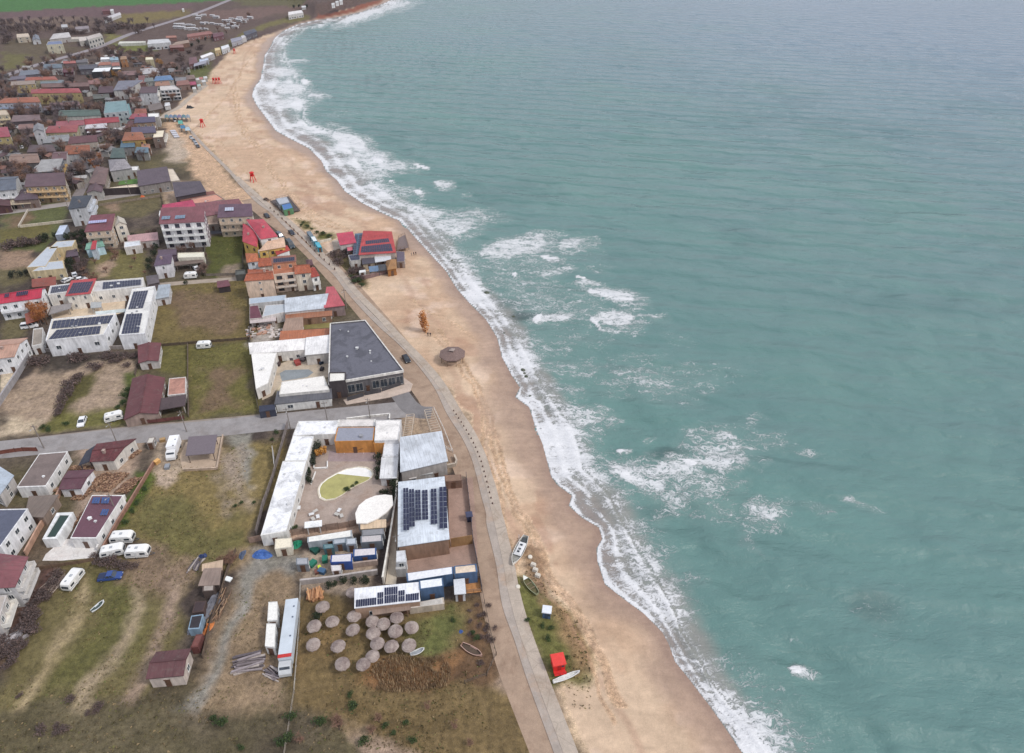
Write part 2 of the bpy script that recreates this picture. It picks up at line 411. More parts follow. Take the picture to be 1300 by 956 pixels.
far = sstep(430, 560, Y); C = mixc(C, SCRUB, far * .75)
wx = (fbm(X, Y, 14, 4, 21) - .5) * 2; wy = (fbm(X, Y, 14, 4, 31) - .5) * 2; wf = (n4 - .5) * 2
def paint(poly, col, soft, warp):
    global C
    pw = [P(x, max(y, -128.9)) for x, y in poly]
    bb = (min(p[0] for p in pw) - 40, max(p[0] for p in pw) + 40, min(p[1] for p in pw) - 40, max(p[1] for p in pw) + 40)
    m = (X > bb[0]) & (X < bb[1]) & (Y > bb[2]) & (Y < bb[3])
    if not m.any(): return
    x = X[m] + wx[m] * warp; y = Y[m] + wy[m] * warp
    w = 1 - sstep(-soft, soft, sdist(x, y, pw) + wf[m] * soft * .8)
    C[m] = C[m] + (np.array(col) - C[m]) * w[:, None]
paint(BEACH, SAND, 2, 3)
bw = [P(x, max(y, -128)) for x, y in BEACH]; BD = sdist(X, Y, bw); sandm = 1 - sstep(-2, 2, BD)
for a in PAINT: paint(*a)
def track(pts, w, col, k):
    global C
    pw = [P(x, y) for x, y in pts]; d = seg_dist(X + wx * 2.5, Y + wy * 2.5, pw, closed=False)
    C = mixc(C, S(*col), (1 - sstep(w * .5, w * 1.5, d)) * k * np.clip(sandm, 0, 1))
for i_, tr in enumerate([[(300,110),(304,150),(330,190),(352,222),(386,262),(430,286),(476,306)],[(296,112),(300,152),(326,192),(348,224),(382,264),(424,290)],[(372,262),(410,286),(452,296)],[(560,420),(600,480),(634,560),(664,640),(700,720),(748,800),(800,900)],[(554,424),(594,484),(628,564),(658,644),(694,724),(742,804),(794,900)],[(600,500),(616,560),(640,620),(652,700)],[(240,170),(262,150),(290,120),(310,84),(330,60)],[(520,380),(548,400),(580,410),(612,440)],[(690,740),(720,790),(750,850),(790,920)],[(236,160),(280,180),(320,226),(350,250)]]):
    track(tr, .55 if i_ < 7 else .4, (176,140,114), .55)
# sand tones: drier and redder streaks, wrack lines, damp fringe and swash line (all lasting colours of the sand itself)
st = fbm(X + wx * 6, Y + wy * 6, 26, 5, 41); isSand = np.clip(sandm, 0, 1) * (1 - sstep(.0, .12, np.abs(C - np.array(SAND)).sum(-1)))
C = mixc(C, SAND2, isSand * sstep(.42, .62, st) * .85)
C = mixc(C, S(230, 204, 184), isSand * sstep(.56, .7, fbm(X, Y, 11, 4, 44)) * .55)
C = mixc(C, S(170, 130, 108), isSand * sstep(.64, .72, fbm(X * .5 + Y * .2, Y * .35, 6, 4, 46)) * .5)
wrack = np.abs(SD + wx * 3 - 17) ; C = mixc(C, S(184, 150, 128), isSand * (1 - sstep(.2, 1.6, wrack)) * .5)
wetw = sstep(10, 3, SD + wx * 4.0 + (nz - .5) * 12); wetw = np.where(SD < 0, 1, wetw)
C = mixc(C, WET, wetw * .95); C = mixc(C, S(150, 124, 112), np.where(SD < 2.5, 1, 0) * sstep(3, 0, SD) * .6)
gl = fbm(X, Y, 1.3, 3, 55); C *= (1 + (gl - .5) * .22)[..., None]; C *= (1 + (n2 - .5) * .18)[..., None]
sandm2 = np.clip(isSand + wetw, 0, 1)
# micro relief: humps of the dry land, footprints and berms on the beach; red cliff land raised at the far headland
cl = sdist(X, Y, [P(x, max(y, -128)) for x, y in [(398,22),(412,17),(445,8),(486,-6),(560,-50),(500,-110),(330,-110),(330,-10),(380,6)]])
Z = Z + np.where(SD > 3, (nz - .5) * .0, 0) + 9 * (1 - sstep(-14, 0, cl))
me = grid_mesh('ground', X, Y, Z, {'Col': C, 'wet': wetw, 'sand': sandm2}, keep=(SD > -160))
EXT = [X.min(), X.max(), Y.min(), Y.max()]
ground = tag(link('ground', me), kind='structure')
t = NT('ground_cover'); p = t.pos()
ac = t.add('ShaderNodeAttribute', attribute_name='Col').outputs['Color']; aw = t.add('ShaderNodeAttribute', attribute_name='wet').outputs['Fac']; asd = t.add('ShaderNodeAttribute', attribute_name='sand').outputs['Fac']
k1 = t.noise(p, .9, 6, .7); k2 = t.noise(p, 4.5, 4, .7)
ksb = t.noise(t.mapping(p, (.5, 1.6, 1), (0, 0, R(-32))), .16, 7, .72, .6)
ks = t.math('MULTIPLY', t.math('MULTIPLY', t.mapr(k1, .3, .72, .9, 1.08), t.mapr(k2, .3, .72, .9, 1.08)), t.mapr(ksb, .32, .66, .84, 1.07))
kg = t.math('MULTIPLY', t.math('MULTIPLY', t.mapr(k1, .3, .72, .6, 1.42), t.mapr(k2, .3, .72, .66, 1.36)), t.mapr(t.noise(p, .22, 6, .75), .35, .65, .74, 1.22))
mx = t.add('ShaderNodeMix'); t.l.new(asd, mx.inputs[0]); t.l.new(kg, mx.inputs[2]); t.l.new(ks, mx.inputs[3])
hue = t.mapr(t.noise(p, .23, 5, .65), .35, .68, 0, 1)
gcol = t.mix(t.math('MULTIPLY', hue, t.math('SUBTRACT', .5, t.math('MULTIPLY', asd, .5))), ac, t.mix(1.0, ac, (1.0, 1.0, .86), 'MULTIPLY'))
t.out(t.scalec(gcol, mx.outputs[0]), t.mapr(aw, .3, 1, .92, .38))
t.bump(t.math('ADD', k1, t.math('MULTIPLY', k2, .4)), .5, .35)
t.b.inputs['Specular IOR Level'].default_value = .3
me.materials.append(t.m)
# ------------------------------------------------------------------ sea
us = np.concatenate([np.arange(240, 1350, 2.2), np.linspace(1370, 3800, 90)]); vs = axis_v(2.0)
U, V, X, Y = grid(us, vs, SEAZ)
shd = seg_dist(X, Y, shore_w, closed=False); insea = inside(X, Y, sea_poly); SD = np.where(insea, shd, -shd)
D = np.hypot(X, Y)
wx = (fbm(X, Y, 40, 3, 61) - .5) * 2; wy = (fbm(X, Y, 40, 3, 62) - .5) * 2
# swell: plane waves offshore that bend towards the beach
nx, ny = .27, .963
w = sstep(260, 20, SD)
ph = (X * nx + Y * ny) * (1 - w) + w * (SD * .8 + 300) + wx * 9
grp = fbm(X, Y, 85, 3, 65)
Zs = SEAZ + .42 * np.sin(ph * 2 * math.pi / 19) * sstep(.3, .7, grp) + .2 * np.sin((ph + wy * 14) * 2 * math.pi / 11.5 + 1.3) + .2 * np.sin((X * .12 + Y * .99 + wy * 12) * 2 * math.pi / 31)
Zs = Zs + (fbm(X, Y, 4.5, 3, 67) - .5) * .30 * sstep(700, 200, D)
Zs = SEAZ + (Zs - SEAZ) * sstep(-2, 24, SD) * sstep(2200, 900, D)
sd_out = seg_dist(X, Y, outer_w, closed=False)
insurf = inside(X, Y, surf_poly)
# breaker ridges of the surf band
Wd = SD + sd_out + .01; rel = np.clip(SD / Wd, 0, 1)
Zs = Zs + np.where(insurf, .28 * np.exp(-((rel - .82) / .13) ** 2) + .12 * np.exp(-((rel - .4) / .08) ** 2) + .05, 0) * sstep(.5, 4, SD)
# --- foam mask
def rot(u_, v_, cx, cy, rx, ry, a):
    c, s_ = math.cos(R(a)), math.sin(R(a)); dx = u_ - cx; dy = v_ - cy
    return ((dx * c + dy * s_) / rx) ** 2 + ((-dx * s_ + dy * c) / ry) ** 2
F = np.zeros(X.shape)
prof = np.interp(rel, [0, .06, .14, .3, .42, .55, .72, .88, 1.0], [1.3, .9, .42, .44, .82, .46, .60, .78, .30])
lob = fbm(X, Y, 13, 4, 71); prof = prof * (1 - .28 * sstep(330, 600, Y)) + (lob - .5) * 1.1 + (fbm(X, Y, 30, 3, 77) - .5) * .9 * sstep(.03, .2, rel)
edge = sstep(-.2, .5, SD)
F = np.where(insurf, prof * edge, 0)
outf = np.where(~insurf & insea, np.exp(-sd_out / 6.0) * .62 + (lob - .5) * .7 * np.exp(-sd_out / 14.0), 0); F = np.maximum(F, outf * sstep(0, 3, SD))
# pixel-authored spots are turned into spots of water: centre + size measured on the sea surface
def spot(cx, cy, rx, ry, a, dens, soft=.55):
    global F
    x0, y0 = P(cx, cy, SEAZ)
    ex = (P(cx + rx * math.cos(R(a)), cy + rx * math.sin(R(a)), SEAZ)); ey = (P(cx - ry * math.sin(R(a)), cy + ry * math.cos(R(a)), SEAZ))
    A = np.array([[ex[0] - x0, ey[0] - x0], [ex[1] - y0, ey[1] - y0]]); Ai = np.linalg.inv(A)
    dx = X - x0 + wxs * 4; dy = Y - y0 + wys * 4
    q = np.sqrt((Ai[0, 0] * dx + Ai[0, 1] * dy) ** 2 + (Ai[1, 0] * dx + Ai[1, 1] * dy) ** 2)
    F = np.maximum(F, dens * sstep(1.15, soft, q + (lob - .5) * .8))
def fpoly(pts, dens, soft=5):
    global F
    pw = [P(x, y, SEAZ) for x, y in pts]; d = sdist(X + wxs * 5, Y + wys * 5, pw)
    F = np.maximum(F, (dens + (lob - .5) * .35) * sstep(soft * .6, -soft, d + (fbm(X, Y, 7, 3, 75) - .5) * 8))
wxs = (fbm(X, Y, 12, 4, 81) - .5) * 2; wys = (fbm(X, Y, 12, 4, 82) - .5) * 2
for s_ in [(641,316,62,15,-8,.62),(725,309,24,7,-8,.6),(699,327,16,4,12,.85),(657,350,7,2,45,1.1),(707,343,48,5,-6,.45),(748,359,18,5,0,.55),(740,354,6,2,20,1),
 (778,375,34,10,10,.66),(760,372,14,3,30,1.1),(705,401,30,6,-5,.62),(684,402,6,6,0,1.15),(778,404,38,14,5,.66),(756,412,14,3,45,1.0),(815,479,74,24,8,.38),(725,467,48,12,8,.34),
 (737,527,38,14,0,.56),(707,492,42,12,0,.36),(805,455,60,10,-5,.26),(860,430,30,10,20,.18),(1089,638,22,4,16,.4),(816,557,12,4,-10,.42),(788,571,6,5,0,1.0),(1021,849,19,9,25,.85),(1024,846,8,4,0,1.1),(857,733,34,8,0,.34),
 (871,587,14,4,35,1.05),(561,234,15,7,0,.66),(476,203,8,2.5,30,1.1),(533,211,6,2,25,1.1),(498,230,4,2,0,1),(526,245,6,2,20,1),(591,247,8,2,-15,.5),(538,272,40,9,-6,.62),(572,287,36,13,0,.6),
 (445,180,40,12,25,.74),(470,200,30,14,15,.62),(490,212,34,8,-4,.6),(470,222,24,10,10,.55),(478,245,30,8,5,.5),
 (370,77,20,2.2,-4,.62),(358,92,22,9,0,.66),(368,112,26,9,0,.7),(400,121,14,3,0,.66),(362,132,28,6,0,.66),(385,104,4,4,0,.9),(462,19,34,5,-18,.7),(500,8,30,5,-15,.6),(385,164,12,5,0,.5),
 (1110,770,48,36,20,.16),(690,545,24,30,0,.3),(700,640,20,8,0,.3),(430,145,30,3,0,.25),(920,470,40,12,10,.2),(1010,800,20,6,20,.15),(665,355,90,12,10,.32),(680,385,70,14,10,.36),(835,400,14,6,0,.4),(650,330,90,26,-4,.34),(730,390,90,30,6,.32),(700,440,60,16,0,.28),(575,275,50,14,-4,.46),(880,470,50,16,8,.26),(900,560,60,20,-20,.34),(750,600,30,16,20,.36),(980,560,40,10,0,.3),(900,640,70,20,10,.28),(500,240,40,10,8,.44),(640,360,40,10,10,.36)]:
    spot(*s_); spot(s_[0] + 4, s_[1] + 2, s_[2] * 1.5, s_[3] * 1.7, s_[4], min(s_[5] * .62, .46))
fpoly([(766,591),(804,578),(869,576),(915,552),(935,546),(955,560),(990,566),(1029,572),(985,580),(950,592),(920,600),(880,606),(857,622),(825,640),(794,619)], .56)
fpoly([(790,600),(960,598),(965,612),(962,638),(920,645),(888,638),(857,659),(825,656),(800,630)], .38)
fpoly([(935,540),(985,530),(975,556),(940,560)], .3); fpoly([(930,665),(955,650),(980,634),(1010,632),(1052,652),(1010,661),(975,678),(975,700),(940,700)], .44)
fpoly([(780,590),(802,592),(806,618),(772,604)], .85)
F = np.clip(F, 0, 1.3); Zs = Zs + np.where(insurf, 0, .3 * np.clip(F - .2, 0, 1))
# --- lasting colour of the water: sand stirred up in the surf, pale sand bars, dark reef, deep water
T = np.zeros(X.shape + (3,)); T[:] = S(100, 134, 131)
deep = sstep(80, 900, SD + .25 * Y); T = mixc(T, S(120, 140, 156), deep)
b1 = fbm(X, Y, 70, 4, 91); T = mixc(T, S(104, 140, 134), sstep(.48, .68, b1) * (1 - deep) * .5)
strk = fbm((X * .5 + Y * .87) , (X * .87 - Y * .5) / 5, 22, 4, 93); T = mixc(T, S(104, 142, 136), sstep(.55, .72, strk) * sstep(700, 100, SD) * .4)
T = mixc(T, S(66, 98, 100), sstep(.58, .72, fbm(X, Y, 55, 4, 95)) * .22 * (1 - deep))
T = mixc(T, S(102, 136, 130), sstep(60, 8, SD) * .5)
T = mixc(T, S(146, 138, 132), np.where(insurf, 1, sstep(5, 0, sd_out + (lob - .5) * 8)) * sstep(26, 4, SD + (lob - .5) * 20) * .8)
T = mixc(T, S(150, 136, 130), np.where(insurf, sstep(.75, .2, rel + (lob - .5) * .5), 0) * .8)
for cx, cy, rx, ry, k in [(663,400,18,9,.8),(690,400,30,6,.5),(620,370,6,3,.6),(845,575,30,8,.5),(1105,770,44,28,.35),(700,520,20,10,.4),(640,385,30,8,.4),(830,650,30,10,.25)]:
    x0, y0 = P(cx, cy, SEAZ); sx = P(cx + rx, cy, SEAZ)[0] - x0; sy = abs(P(cx, cy - ry, SEAZ)[1] - y0)
    q = np.sqrt(((X - x0 + wxs * 3) / sx) ** 2 + ((Y - y0 + wys * 3) / sy) ** 2); T = mixc(T, S(52, 72, 74), sstep(1.2, .3, q) * k)
me = grid_mesh('sea', X, Y, Zs, {'tint': T, 'foam': F, 'off': SD}, keep=(SD > -12))
sea = tag(link('sea', me), kind='structure'); EXT = [min(EXT[0], X.min()) - 20, max(EXT[1], X.max()) + 20, min(EXT[2], Y.min()) - 20, max(EXT[3], Y.max()) + 20]
t = NT('sea_water'); p = t.pos()
tint = t.add('ShaderNodeAttribute', attribute_name='tint').outputs['Color']; fm = t.add('ShaderNodeAttribute', attribute_name='foam').outputs['Fac']
wn_ = t.add('ShaderNodeTexNoise'); wn_.inputs['Scale'].default_value = .35; wn_.inputs['Detail'].default_value = 4; t.l.new(p, wn_.inputs['Vector'])
wv = t.add('ShaderNodeVectorMath', operation='MULTIPLY_ADD'); t.l.new(wn_.outputs['Color'], wv.inputs[0]); wv.inputs[1].default_value = (4.5, 4.5, 0); t.l.new(p, wv.inputs[2])
pw = t.mapping(wv.outputs[0], (.75, 1.7, 0), (0, 0, R(28)))
def vedge(sc):
    v = t.add('ShaderNodeTexVoronoi'); v.feature = 'DISTANCE_TO_EDGE'; v.inputs['Scale'].default_value = sc; t.l.new(pw, v.inputs['Vector']); return v.outputs['Distance']
e = t.math('ADD', t.math('MULTIPLY', vedge(.6), .5), t.math('MULTIPLY', vedge(1.7), .42))
blot = t.math('SUBTRACT', t.noise(pw, .22, 6, .72), .5); fine = t.math('SUBTRACT', t.noise(pw, 2.6, 3, .6), .5)
lvl = t.math('SUBTRACT', t.math('MULTIPLY', fm, .62), t.math('ADD', e, .10))
lvl = t.math('ADD', lvl, t.math('ADD', t.math('MULTIPLY', blot, 1.0), t.math('MULTIPLY', fine, .5)))
foam = t.math('DIVIDE', lvl, .17, clamp=True); gate = t.mapr(fm, .04, .2, 0, 1)
foam = t.math('MULTIPLY', t.math('MULTIPLY', foam, gate), t.mapr(fm, .1, .8, .6, .96))
foam = t.math('MAXIMUM', foam, t.mapr(fm, .95, 1.15, 0, .97))
fc = t.mapr(t.noise(p, 1.6, 5, .7), .3, .7, .82, 1.0)
milky = t.mix(t.mapr(fm, .1, .8, 0, .42), tint, S(168, 178, 174))
col = t.mix(foam, milky, t.scalec(S(238, 238, 240), fc))
t.out(col, t.math('ADD', t.math('MULTIPLY', foam, .55), .13))
def wave(sc, deg, dist):
    w_ = t.add('ShaderNodeTexWave'); w_.wave_type = 'BANDS'; w_.bands_direction = 'Y'; w_.wave_profile = 'SIN'; w_.inputs['Scale'].default_value = sc; w_.inputs['Distortion'].default_value = dist; w_.inputs['Detail'].default_value = 3; w_.inputs['Detail Scale'].default_value = 1.6; w_.inputs['Detail Roughness'].default_value = .6
    t.l.new(t.mapping(p, (1, 1, 1), (0, 0, R(deg))), w_.inputs['Vector']); return w_.outputs['Fac']
rip = t.math('ADD', t.noise(t.mapping(p, (.25, .8, 1), (0, 0, R(-15))), .55, 6, .62, .4), t.math('MULTIPLY', t.noise(p, 2.2, 4, .6), .22))
rip = t.math('ADD', rip, t.math('ADD', t.math('MULTIPLY', foam, .25), t.math('ADD', t.math('MULTIPLY', wave(.0205, 16, 3.2), 1.5), t.math('MULTIPLY', wave(.043, 9, 4.5), .5))))
t.bump(rip, .9, .8); t.b.inputs['IOR'].default_value = 1.333
me.materials.append(t.m)
del U, V, X, Y, T, F, C, Z, Zs
# ------------------------------------------------------------------ sky and light
SUN_EL, SUN_AZ = 48.0, 112.0     # azimuth clockwise from +Y
W = bpy.data.worlds.new('World'); SC.world = W; W.use_nodes = True; wn = W.node_tree.nodes; wl = W.node_tree.links
bg = wn['Background']; sky = wn.new('ShaderNodeTexSky'); sky.sky_type = 'NISHITA'; sky.sun_disc = False
sky.sun_elevation = R(SUN_EL); sky.sun_rotation = R(SUN_AZ); sky.air_density = 1.0; sky.dust_density = 3.0; sky.ozone_density = 1.0
tc = wn.new('ShaderNodeTexCoord'); nz_ = wn.new('ShaderNodeTexNoise'); nz_.inputs['Scale'].default_value = 2.2; nz_.inputs['Detail'].default_value = 5
mp = wn.new('ShaderNodeMapping'); mp.inputs['Scale'].default_value = (1, 1, 3.5); wl.new(tc.outputs['Generated'], mp.inputs[0]); wl.new(mp.outputs[0], nz_.inputs['Vector'])
rmp = wn.new('ShaderNodeMapRange'); wl.new(nz_.outputs['Fac'], rmp.inputs[0]); rmp.inputs[1].default_value = .3; rmp.inputs[2].default_value = .7; rmp.inputs[3].default_value = .78; rmp.inputs[4].default_value = 1.1
cl_ = wn.new('ShaderNodeVectorMath'); cl_.operation = 'SCALE'; cl_.inputs[0].default_value = (6.8, 7.1, 7.95); wl.new(rmp.outputs[0], cl_.inputs[3])
mxw = wn.new('ShaderNodeMix'); mxw.data_type = 'RGBA'; mxw.inputs[0].default_value = .85; wl.new(sky.outputs[0], mxw.inputs[6]); wl.new(cl_.outputs[0], mxw.inputs[7])
wl.new(mxw.outputs[2], bg.inputs[0]); bg.inputs[1].default_value = .1
sd_ = bpy.data.lights.new('sun', 'SUN'); sd_.energy = 1.5; sd_.angle = R(10); sd_.color = (1, .96, .9)
sun = bpy.data.objects.new('sun', sd_); COL.objects.link(sun)
dv = Vector((math.sin(R(SUN_AZ)) * math.cos(R(SUN_EL)), math.cos(R(SUN_AZ)) * math.cos(R(SUN_EL)), math.sin(R(SUN_EL))))
sun.rotation_euler = dv.to_track_quat('Z', 'Y').to_euler()
SC.view_settings.view_transform = 'Standard'; SC.view_settings.look = 'None'; SC.view_settings.gamma = 1; SC.view_settings.exposure = 0.27

# ------------------------------------------------------------------ sea air
hz = MB(); e0, e1, e2, e3 = [float(q) for q in EXT]; hz.hexa(*[[(e0, e2, z), (e1, e2, z), (e1, e3, z), (e0, e3, z)] for z in (-9.2, 127)])
hm = bpy.data.materials.new('haze'); hm.use_nodes = True; hn = hm.node_tree.nodes; hn.remove(hn['Principled BSDF']); vp = hn.new('ShaderNodeVolumePrincipled'); vp.inputs['Color'].default_value = (.86, .9, 1, 1); vp.inputs['Density'].default_value = .00004; vp.inputs['Anisotropy'].default_value = .2
hm.node_tree.links.new(vp.outputs[0], hn['Material Output'].inputs['Volume']); tag(hz.build('haze', hm), kind='stuff')
# ================================================================== builders for the place
def fuv(pts):
    a, b, c = Vector(pts[0]), Vector(pts[1]), Vector(pts[2]); n = (b - a).cross(c - a)
    if n.length < 1e-9: return [(0, 0)] * len(pts)
    n.normalize(); e = Vector((0, 0, 1)).cross(n); e = e.normalized() if e.length > .05 else (b - a).normalized(); s = n.cross(e)
    return [(Vector(p).dot(e), Vector(p).dot(s)) for p in pts]
def solid_roof(mb, tops, outline, th, mi=0):
    """tops: list of faces (each a list of pts, CCW from above); outline: CCW boundary"""
    for f in tops: mb.face(f, mi, fuv(f))
    dn = lambda p: (p[0], p[1], p[2] - th)
    for f in tops: mb.face([dn(p) for p in f][::-1], mi)
    n = len(outline)
    for i in range(n):
        a, b = outline[i], outline[(i + 1) % n]; mb.face([dn(a), dn(b), b, a], mi)
WINM = {}
def win_mesh(w, h, fr, bars=1):
    k = (w, h, fr, bars)
    if k not in WINM:
        f = MB(); t = .07; d = .07
        f.box((0, d / 2, h / 2 - t / 2), (w, d, t)); f.box((0, d / 2, -h / 2 + t / 2), (w + .16, d + .12, t))
        f.box((-w / 2 + t / 2, d / 2, 0), (t, d, h - 2 * t)); f.box((w / 2 - t / 2, d / 2, 0), (t, d, h - 2 * t))
        if bars: f.box((0, d / 2, 0), (.05, d * .8, h - 2 * t))
        g = MB(); g.box((0, .02, 0), (w - 2 * t, .02, h - 2 * t))
        WINM[k] = (f.mesh('window', mpl('window_frame_paint', fr, .5)), g.mesh('pane', mglass()))
    return WINM[k]
def add_window(o, loc, rz, w=1.1, h=1.3, fr=(225, 225, 222), bars=1):
    a, b = win_mesh(w, h, fr, bars)
    x = link('window', a, o); x.location = loc; x.rotation_euler[2] = rz
    link('pane', b, x)
def add_door(o, loc, rz, w=1.0, h=2.1, col=(96, 70, 56)):
    k = ('door', w, h, col)
    if k not in WINM:
        f = MB(); f.box((0, .04, 0), (w, .08, h)); f.box((0, .1, h / 2 + .04), (w + .2, .12, .08))
        g = MB(); g.box((w * .36, .12, 0), (.05, .08, .14)); WINM[k] = (f.mesh('door', mpl('door_paint', col, .5)), g.mesh('handle', mpl('handle_metal', (150, 150, 150), .3, 0, 1, .8)))
    x = link('door', WINM[k][0], o); x.location = loc; x.rotation_euler[2] = rz; link('handle', WINM[k][1], x)
INFO = {}
def bld(label, cat, pts, h, roof='gable', wc=(222, 218, 210), rc=(120, 62, 58), name='house', rise=None, ov=.35, fl=None, sp=3.3, w=1.1, wh=1.3, balc=None, bcol=(226, 222, 214),
        chim=0, style='sheet', seam=0.0, z0=0.0, group=None, fr=(225, 225, 222), openside=False, door=True, ax='u', parapet=.35, dirt=.4, wm=None, rm=None, maxw=36, extra=None, inset=.48, lift=1.5):
    global FARR
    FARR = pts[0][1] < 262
    pw = [P3(x, y, h) for x, y in pts]
    if len(pw) == 3: pw.append(pw[0] + pw[2] - pw[1])
    c0 = sum(pw, Vector()) / 4; c0.z = z0
    A, B, C, D = [p - c0 for p in pw]
    H = h - z0
    for q in (A, B, C, D): q.z = H
    if name == 'house' and cat in ('hotel', 'shed', 'barn', 'kiosk', 'hall'): name = cat
    o = thing(name, label, cat, (c0.x, c0.y, z0), 0, group)
    wm = wm or mwall(wc)
    if roof == 'flat': rm = rm or mflat(rc, dirt)
    else: rm = rm or mroof(rc, .2, seam, style)
    ring = [D, C, B, A]
    cen = (A + B + C + D) / 4
    def off(p, d):
        v = Vector((p.x - cen.x, p.y - cen.y, 0)); L = v.length
        return Vector((p.x + v.x / L * d, p.y + v.y / L * d, p.z))
    W_ = MB(); lu = (B - A).length; lv = (C - B).length
    if rise is None: rise = {'gable': .26, 'hip': .24, 'pyr': .3, 'shed': .12}.get(roof, 0) * (lv if ax == 'u' else lu)
    if openside:      # open hall on posts
        for i in range(4):
            a, b = ring[i], ring[(i + 1) % 4]; n = max(1, int((b - a).length / 4))
            for k in range(n):
                q = a.lerp(b, k / n) * 1; q = off(q, -.3); pm = MB(); pm.box((q.x, q.y, H / 2 - .06), (.18, .18, H - .12)); pm.build('post', wm, o)
    else:
        for i in range(4):
            a, b = ring[i], ring[(i + 1) % 4]; W_.face([(a.x, a.y, 0), (b.x, b.y, 0), (b.x, b.y, H), (a.x, a.y, H)])
        W_.face([(p.x, p.y, H - .02) for p in ring])
    planes = {}
    rf = MB(); th = .18
    if roof == 'flat':
        z = H + .03
        if openside: solid_roof(rf, [[Vector((*off(p, ov)[:2], H + .15)) for p in ring]], [Vector((*off(p, ov)[:2], H + .15)) for p in ring], .2)
        elif parapet:
            inn = [off(p, -.28) for p in ring]; out = [off(p, .06) for p in ring]; pm = MB()
            for i in range(4):
                j = (i + 1) % 4; a, b, c, d = out[i], out[j], inn[j], inn[i]
                pm.hexa([(q.x, q.y, H - .15) for q in (a, b, c, d)], [(q.x, q.y, H + parapet) for q in (a, b, c, d)])
            pm.build('parapet', wm, o)
            g = [(p.x, p.y, H + .06) for p in inn]; rf.hexa([(p[0], p[1], H - .1) for p in g], g)
            rf.uv[0:4] = fuv(g)
        else:
            g = [off(p, ov) for p in ring]; solid_roof(rf, [[Vector((p.x, p.y, H + .12)) for p in g]], [Vector((p.x, p.y, H + .12)) for p in g], .16)
        planes['top'] = (Vector((0, 0, H + .14)), Vector((0, 0, 1)))
    else:
        a, b, c, d = [off(p, ov * 1.3) for p in (A, B, C, D)]
        for q in (a, b, c, d): q.z = H
        if ax == 'v': a, b, c, d = b, c, d, a       # ridge parallel to the original BC
        # now ridge is parallel to ab
        up = Vector((0, 0, rise))
        if roof == 'shed':
            a2, b2 = a + up, b + up; f = [[d, c, b2, a2]]; solid_roof(rf, f, [d, c, b2, a2], th)
            if not openside:
                aa, bb, cc, dd = (A, B, C, D) if ax == 'u' else (B, C, D, A)
                ta, tb = aa + up * .96, bb + up * .96; W_.face([bb, aa, ta, tb]); W_.face([aa, dd, ta]); W_.face([cc, bb, tb])
            planes['front'] = (Vector(d), (c - d).cross(a2 - d).normalized())
        else:
            if roof == 'gable': r0 = (a + d) / 2 + up; r1 = (b + c) / 2 + up
            elif roof == 'hip':
                m0 = (a + d) / 2; m1 = (b + c) / 2; L = (m1 - m0).length; k = min(inset, ((a - d).length * .5) / L); r0 = m0.lerp(m1, k) + up; r1 = m1.lerp(m0, k) + up
            else: r0 = r1 = (a + b + c + d) / 4 + up
            if roof == 'pyr': f = [[d, c, r0], [c, b, r0], [b, a, r0], [a, d, r0]]
            else:
                f = [[d, c, r1, r0], [b, a, r0, r1]]
                if roof == 'hip': f += [[c, b, r1], [a, d, r0]]
            outl = [d, c, r1, b, a, r0] if roof == 'gable' else [d, c, b, a]
            solid_roof(rf, f, outl, th)
            if roof == 'gable':
                if not openside:
                    aa, bb, cc, dd = (A, B, C, D) if ax == 'u' else (B, C, D, A)
                    W_.face([aa, dd, (aa + dd) / 2 + up * .97]); W_.face([cc, bb, (bb + cc) / 2 + up * .97])
                rg = MB(); rg.beam(r0 + Vector((0, 0, .05)), r1 + Vector((0, 0, .05)), .35, .12); rg.build('ridge', rm, o)
            n1 = (c - d).cross(r1 - d).normalized(); n2 = (a - b).cross(r0 - b).normalized()
            planes['front'] = (Vector(d), n1); planes['back'] = (Vector(b), n2)
            if roof == 'hip': planes['right'] = (Vector(c), (b - c).cross(r1 - c).normalized())
    if W_.f: W_.build('wall', wm, o)
    R_ = rf.build('roof', rm, o)
    for k in range(chim):
        q = (A + B) / 2 * (.5 - k * .3) + (B + C) / 2 * .35; ch = MB(); zz = H + rise * .5
        ch.box((q.x, q.y, zz + .5), (.7, .6, 1.9)); ch.box((q.x, q.y, zz + 1.5), (.9, .8, .14)); ch.build('chimney', mwall((190, 170, 160)), R_)
    rv = random.Random(int(pts[0][0] * 7 + pts[0][1]))
    if roof in ('gable', 'hip') and not chim and not openside and lu > 5 and fl != 0 and name not in ('barn', 'shed', 'canopy', 'garage') and rv.random() < .55 and z0 == 0:
        q = a.lerp(b, rv.uniform(.25, .75)).lerp((a + d) / 2, .7); q = Vector((q.x, q.y, H + rise * .7)); q = (a.lerp(b, .3 + .4 * rv.random()) * .35 + d.lerp(c, .5) * .65); ch = MB(); ch.box((q.x, q.y, H + rise * .55), (.6, .6, 2.0)); ch.box((q.x, q.y, H + rise * .55 + 1.05), (.8, .8, .14)); ch.build('chimney', mwall((178, 156, 146)), R_)
    if roof in ('flat', 'shed') and not openside and min(lu, lv) > 5 and pts[0][1] > 240 and roof == 'flat':
        for k in range(min(7, int(lu * lv / 45))):
            q = A.lerp(B, rv.uniform(.12, .88)); q2 = D.lerp(C, rv.uniform(.12, .88)); q = q.lerp(q2, rv.uniform(.12, .88)); sz = rv.uniform(.35, .9); vm = MB(); vm.box((q.x, q.y, H + .08 + sz * .3), (sz, sz * .7, sz * .6), rv.uniform(0, 1.5)); vm.box((q.x, q.y, H + .1 + sz * .62), (sz * 1.1, sz * .8, .05), 0); vm.build('roof_vent', mpl('vent_metal', rv.choice([(206,206,206),(150,150,154),(226,226,226)]), .5, .15), R_)
    # openings on the sides that face the sea and the road
    fl = fl if fl is not None else max(1, int(H / 2.9))
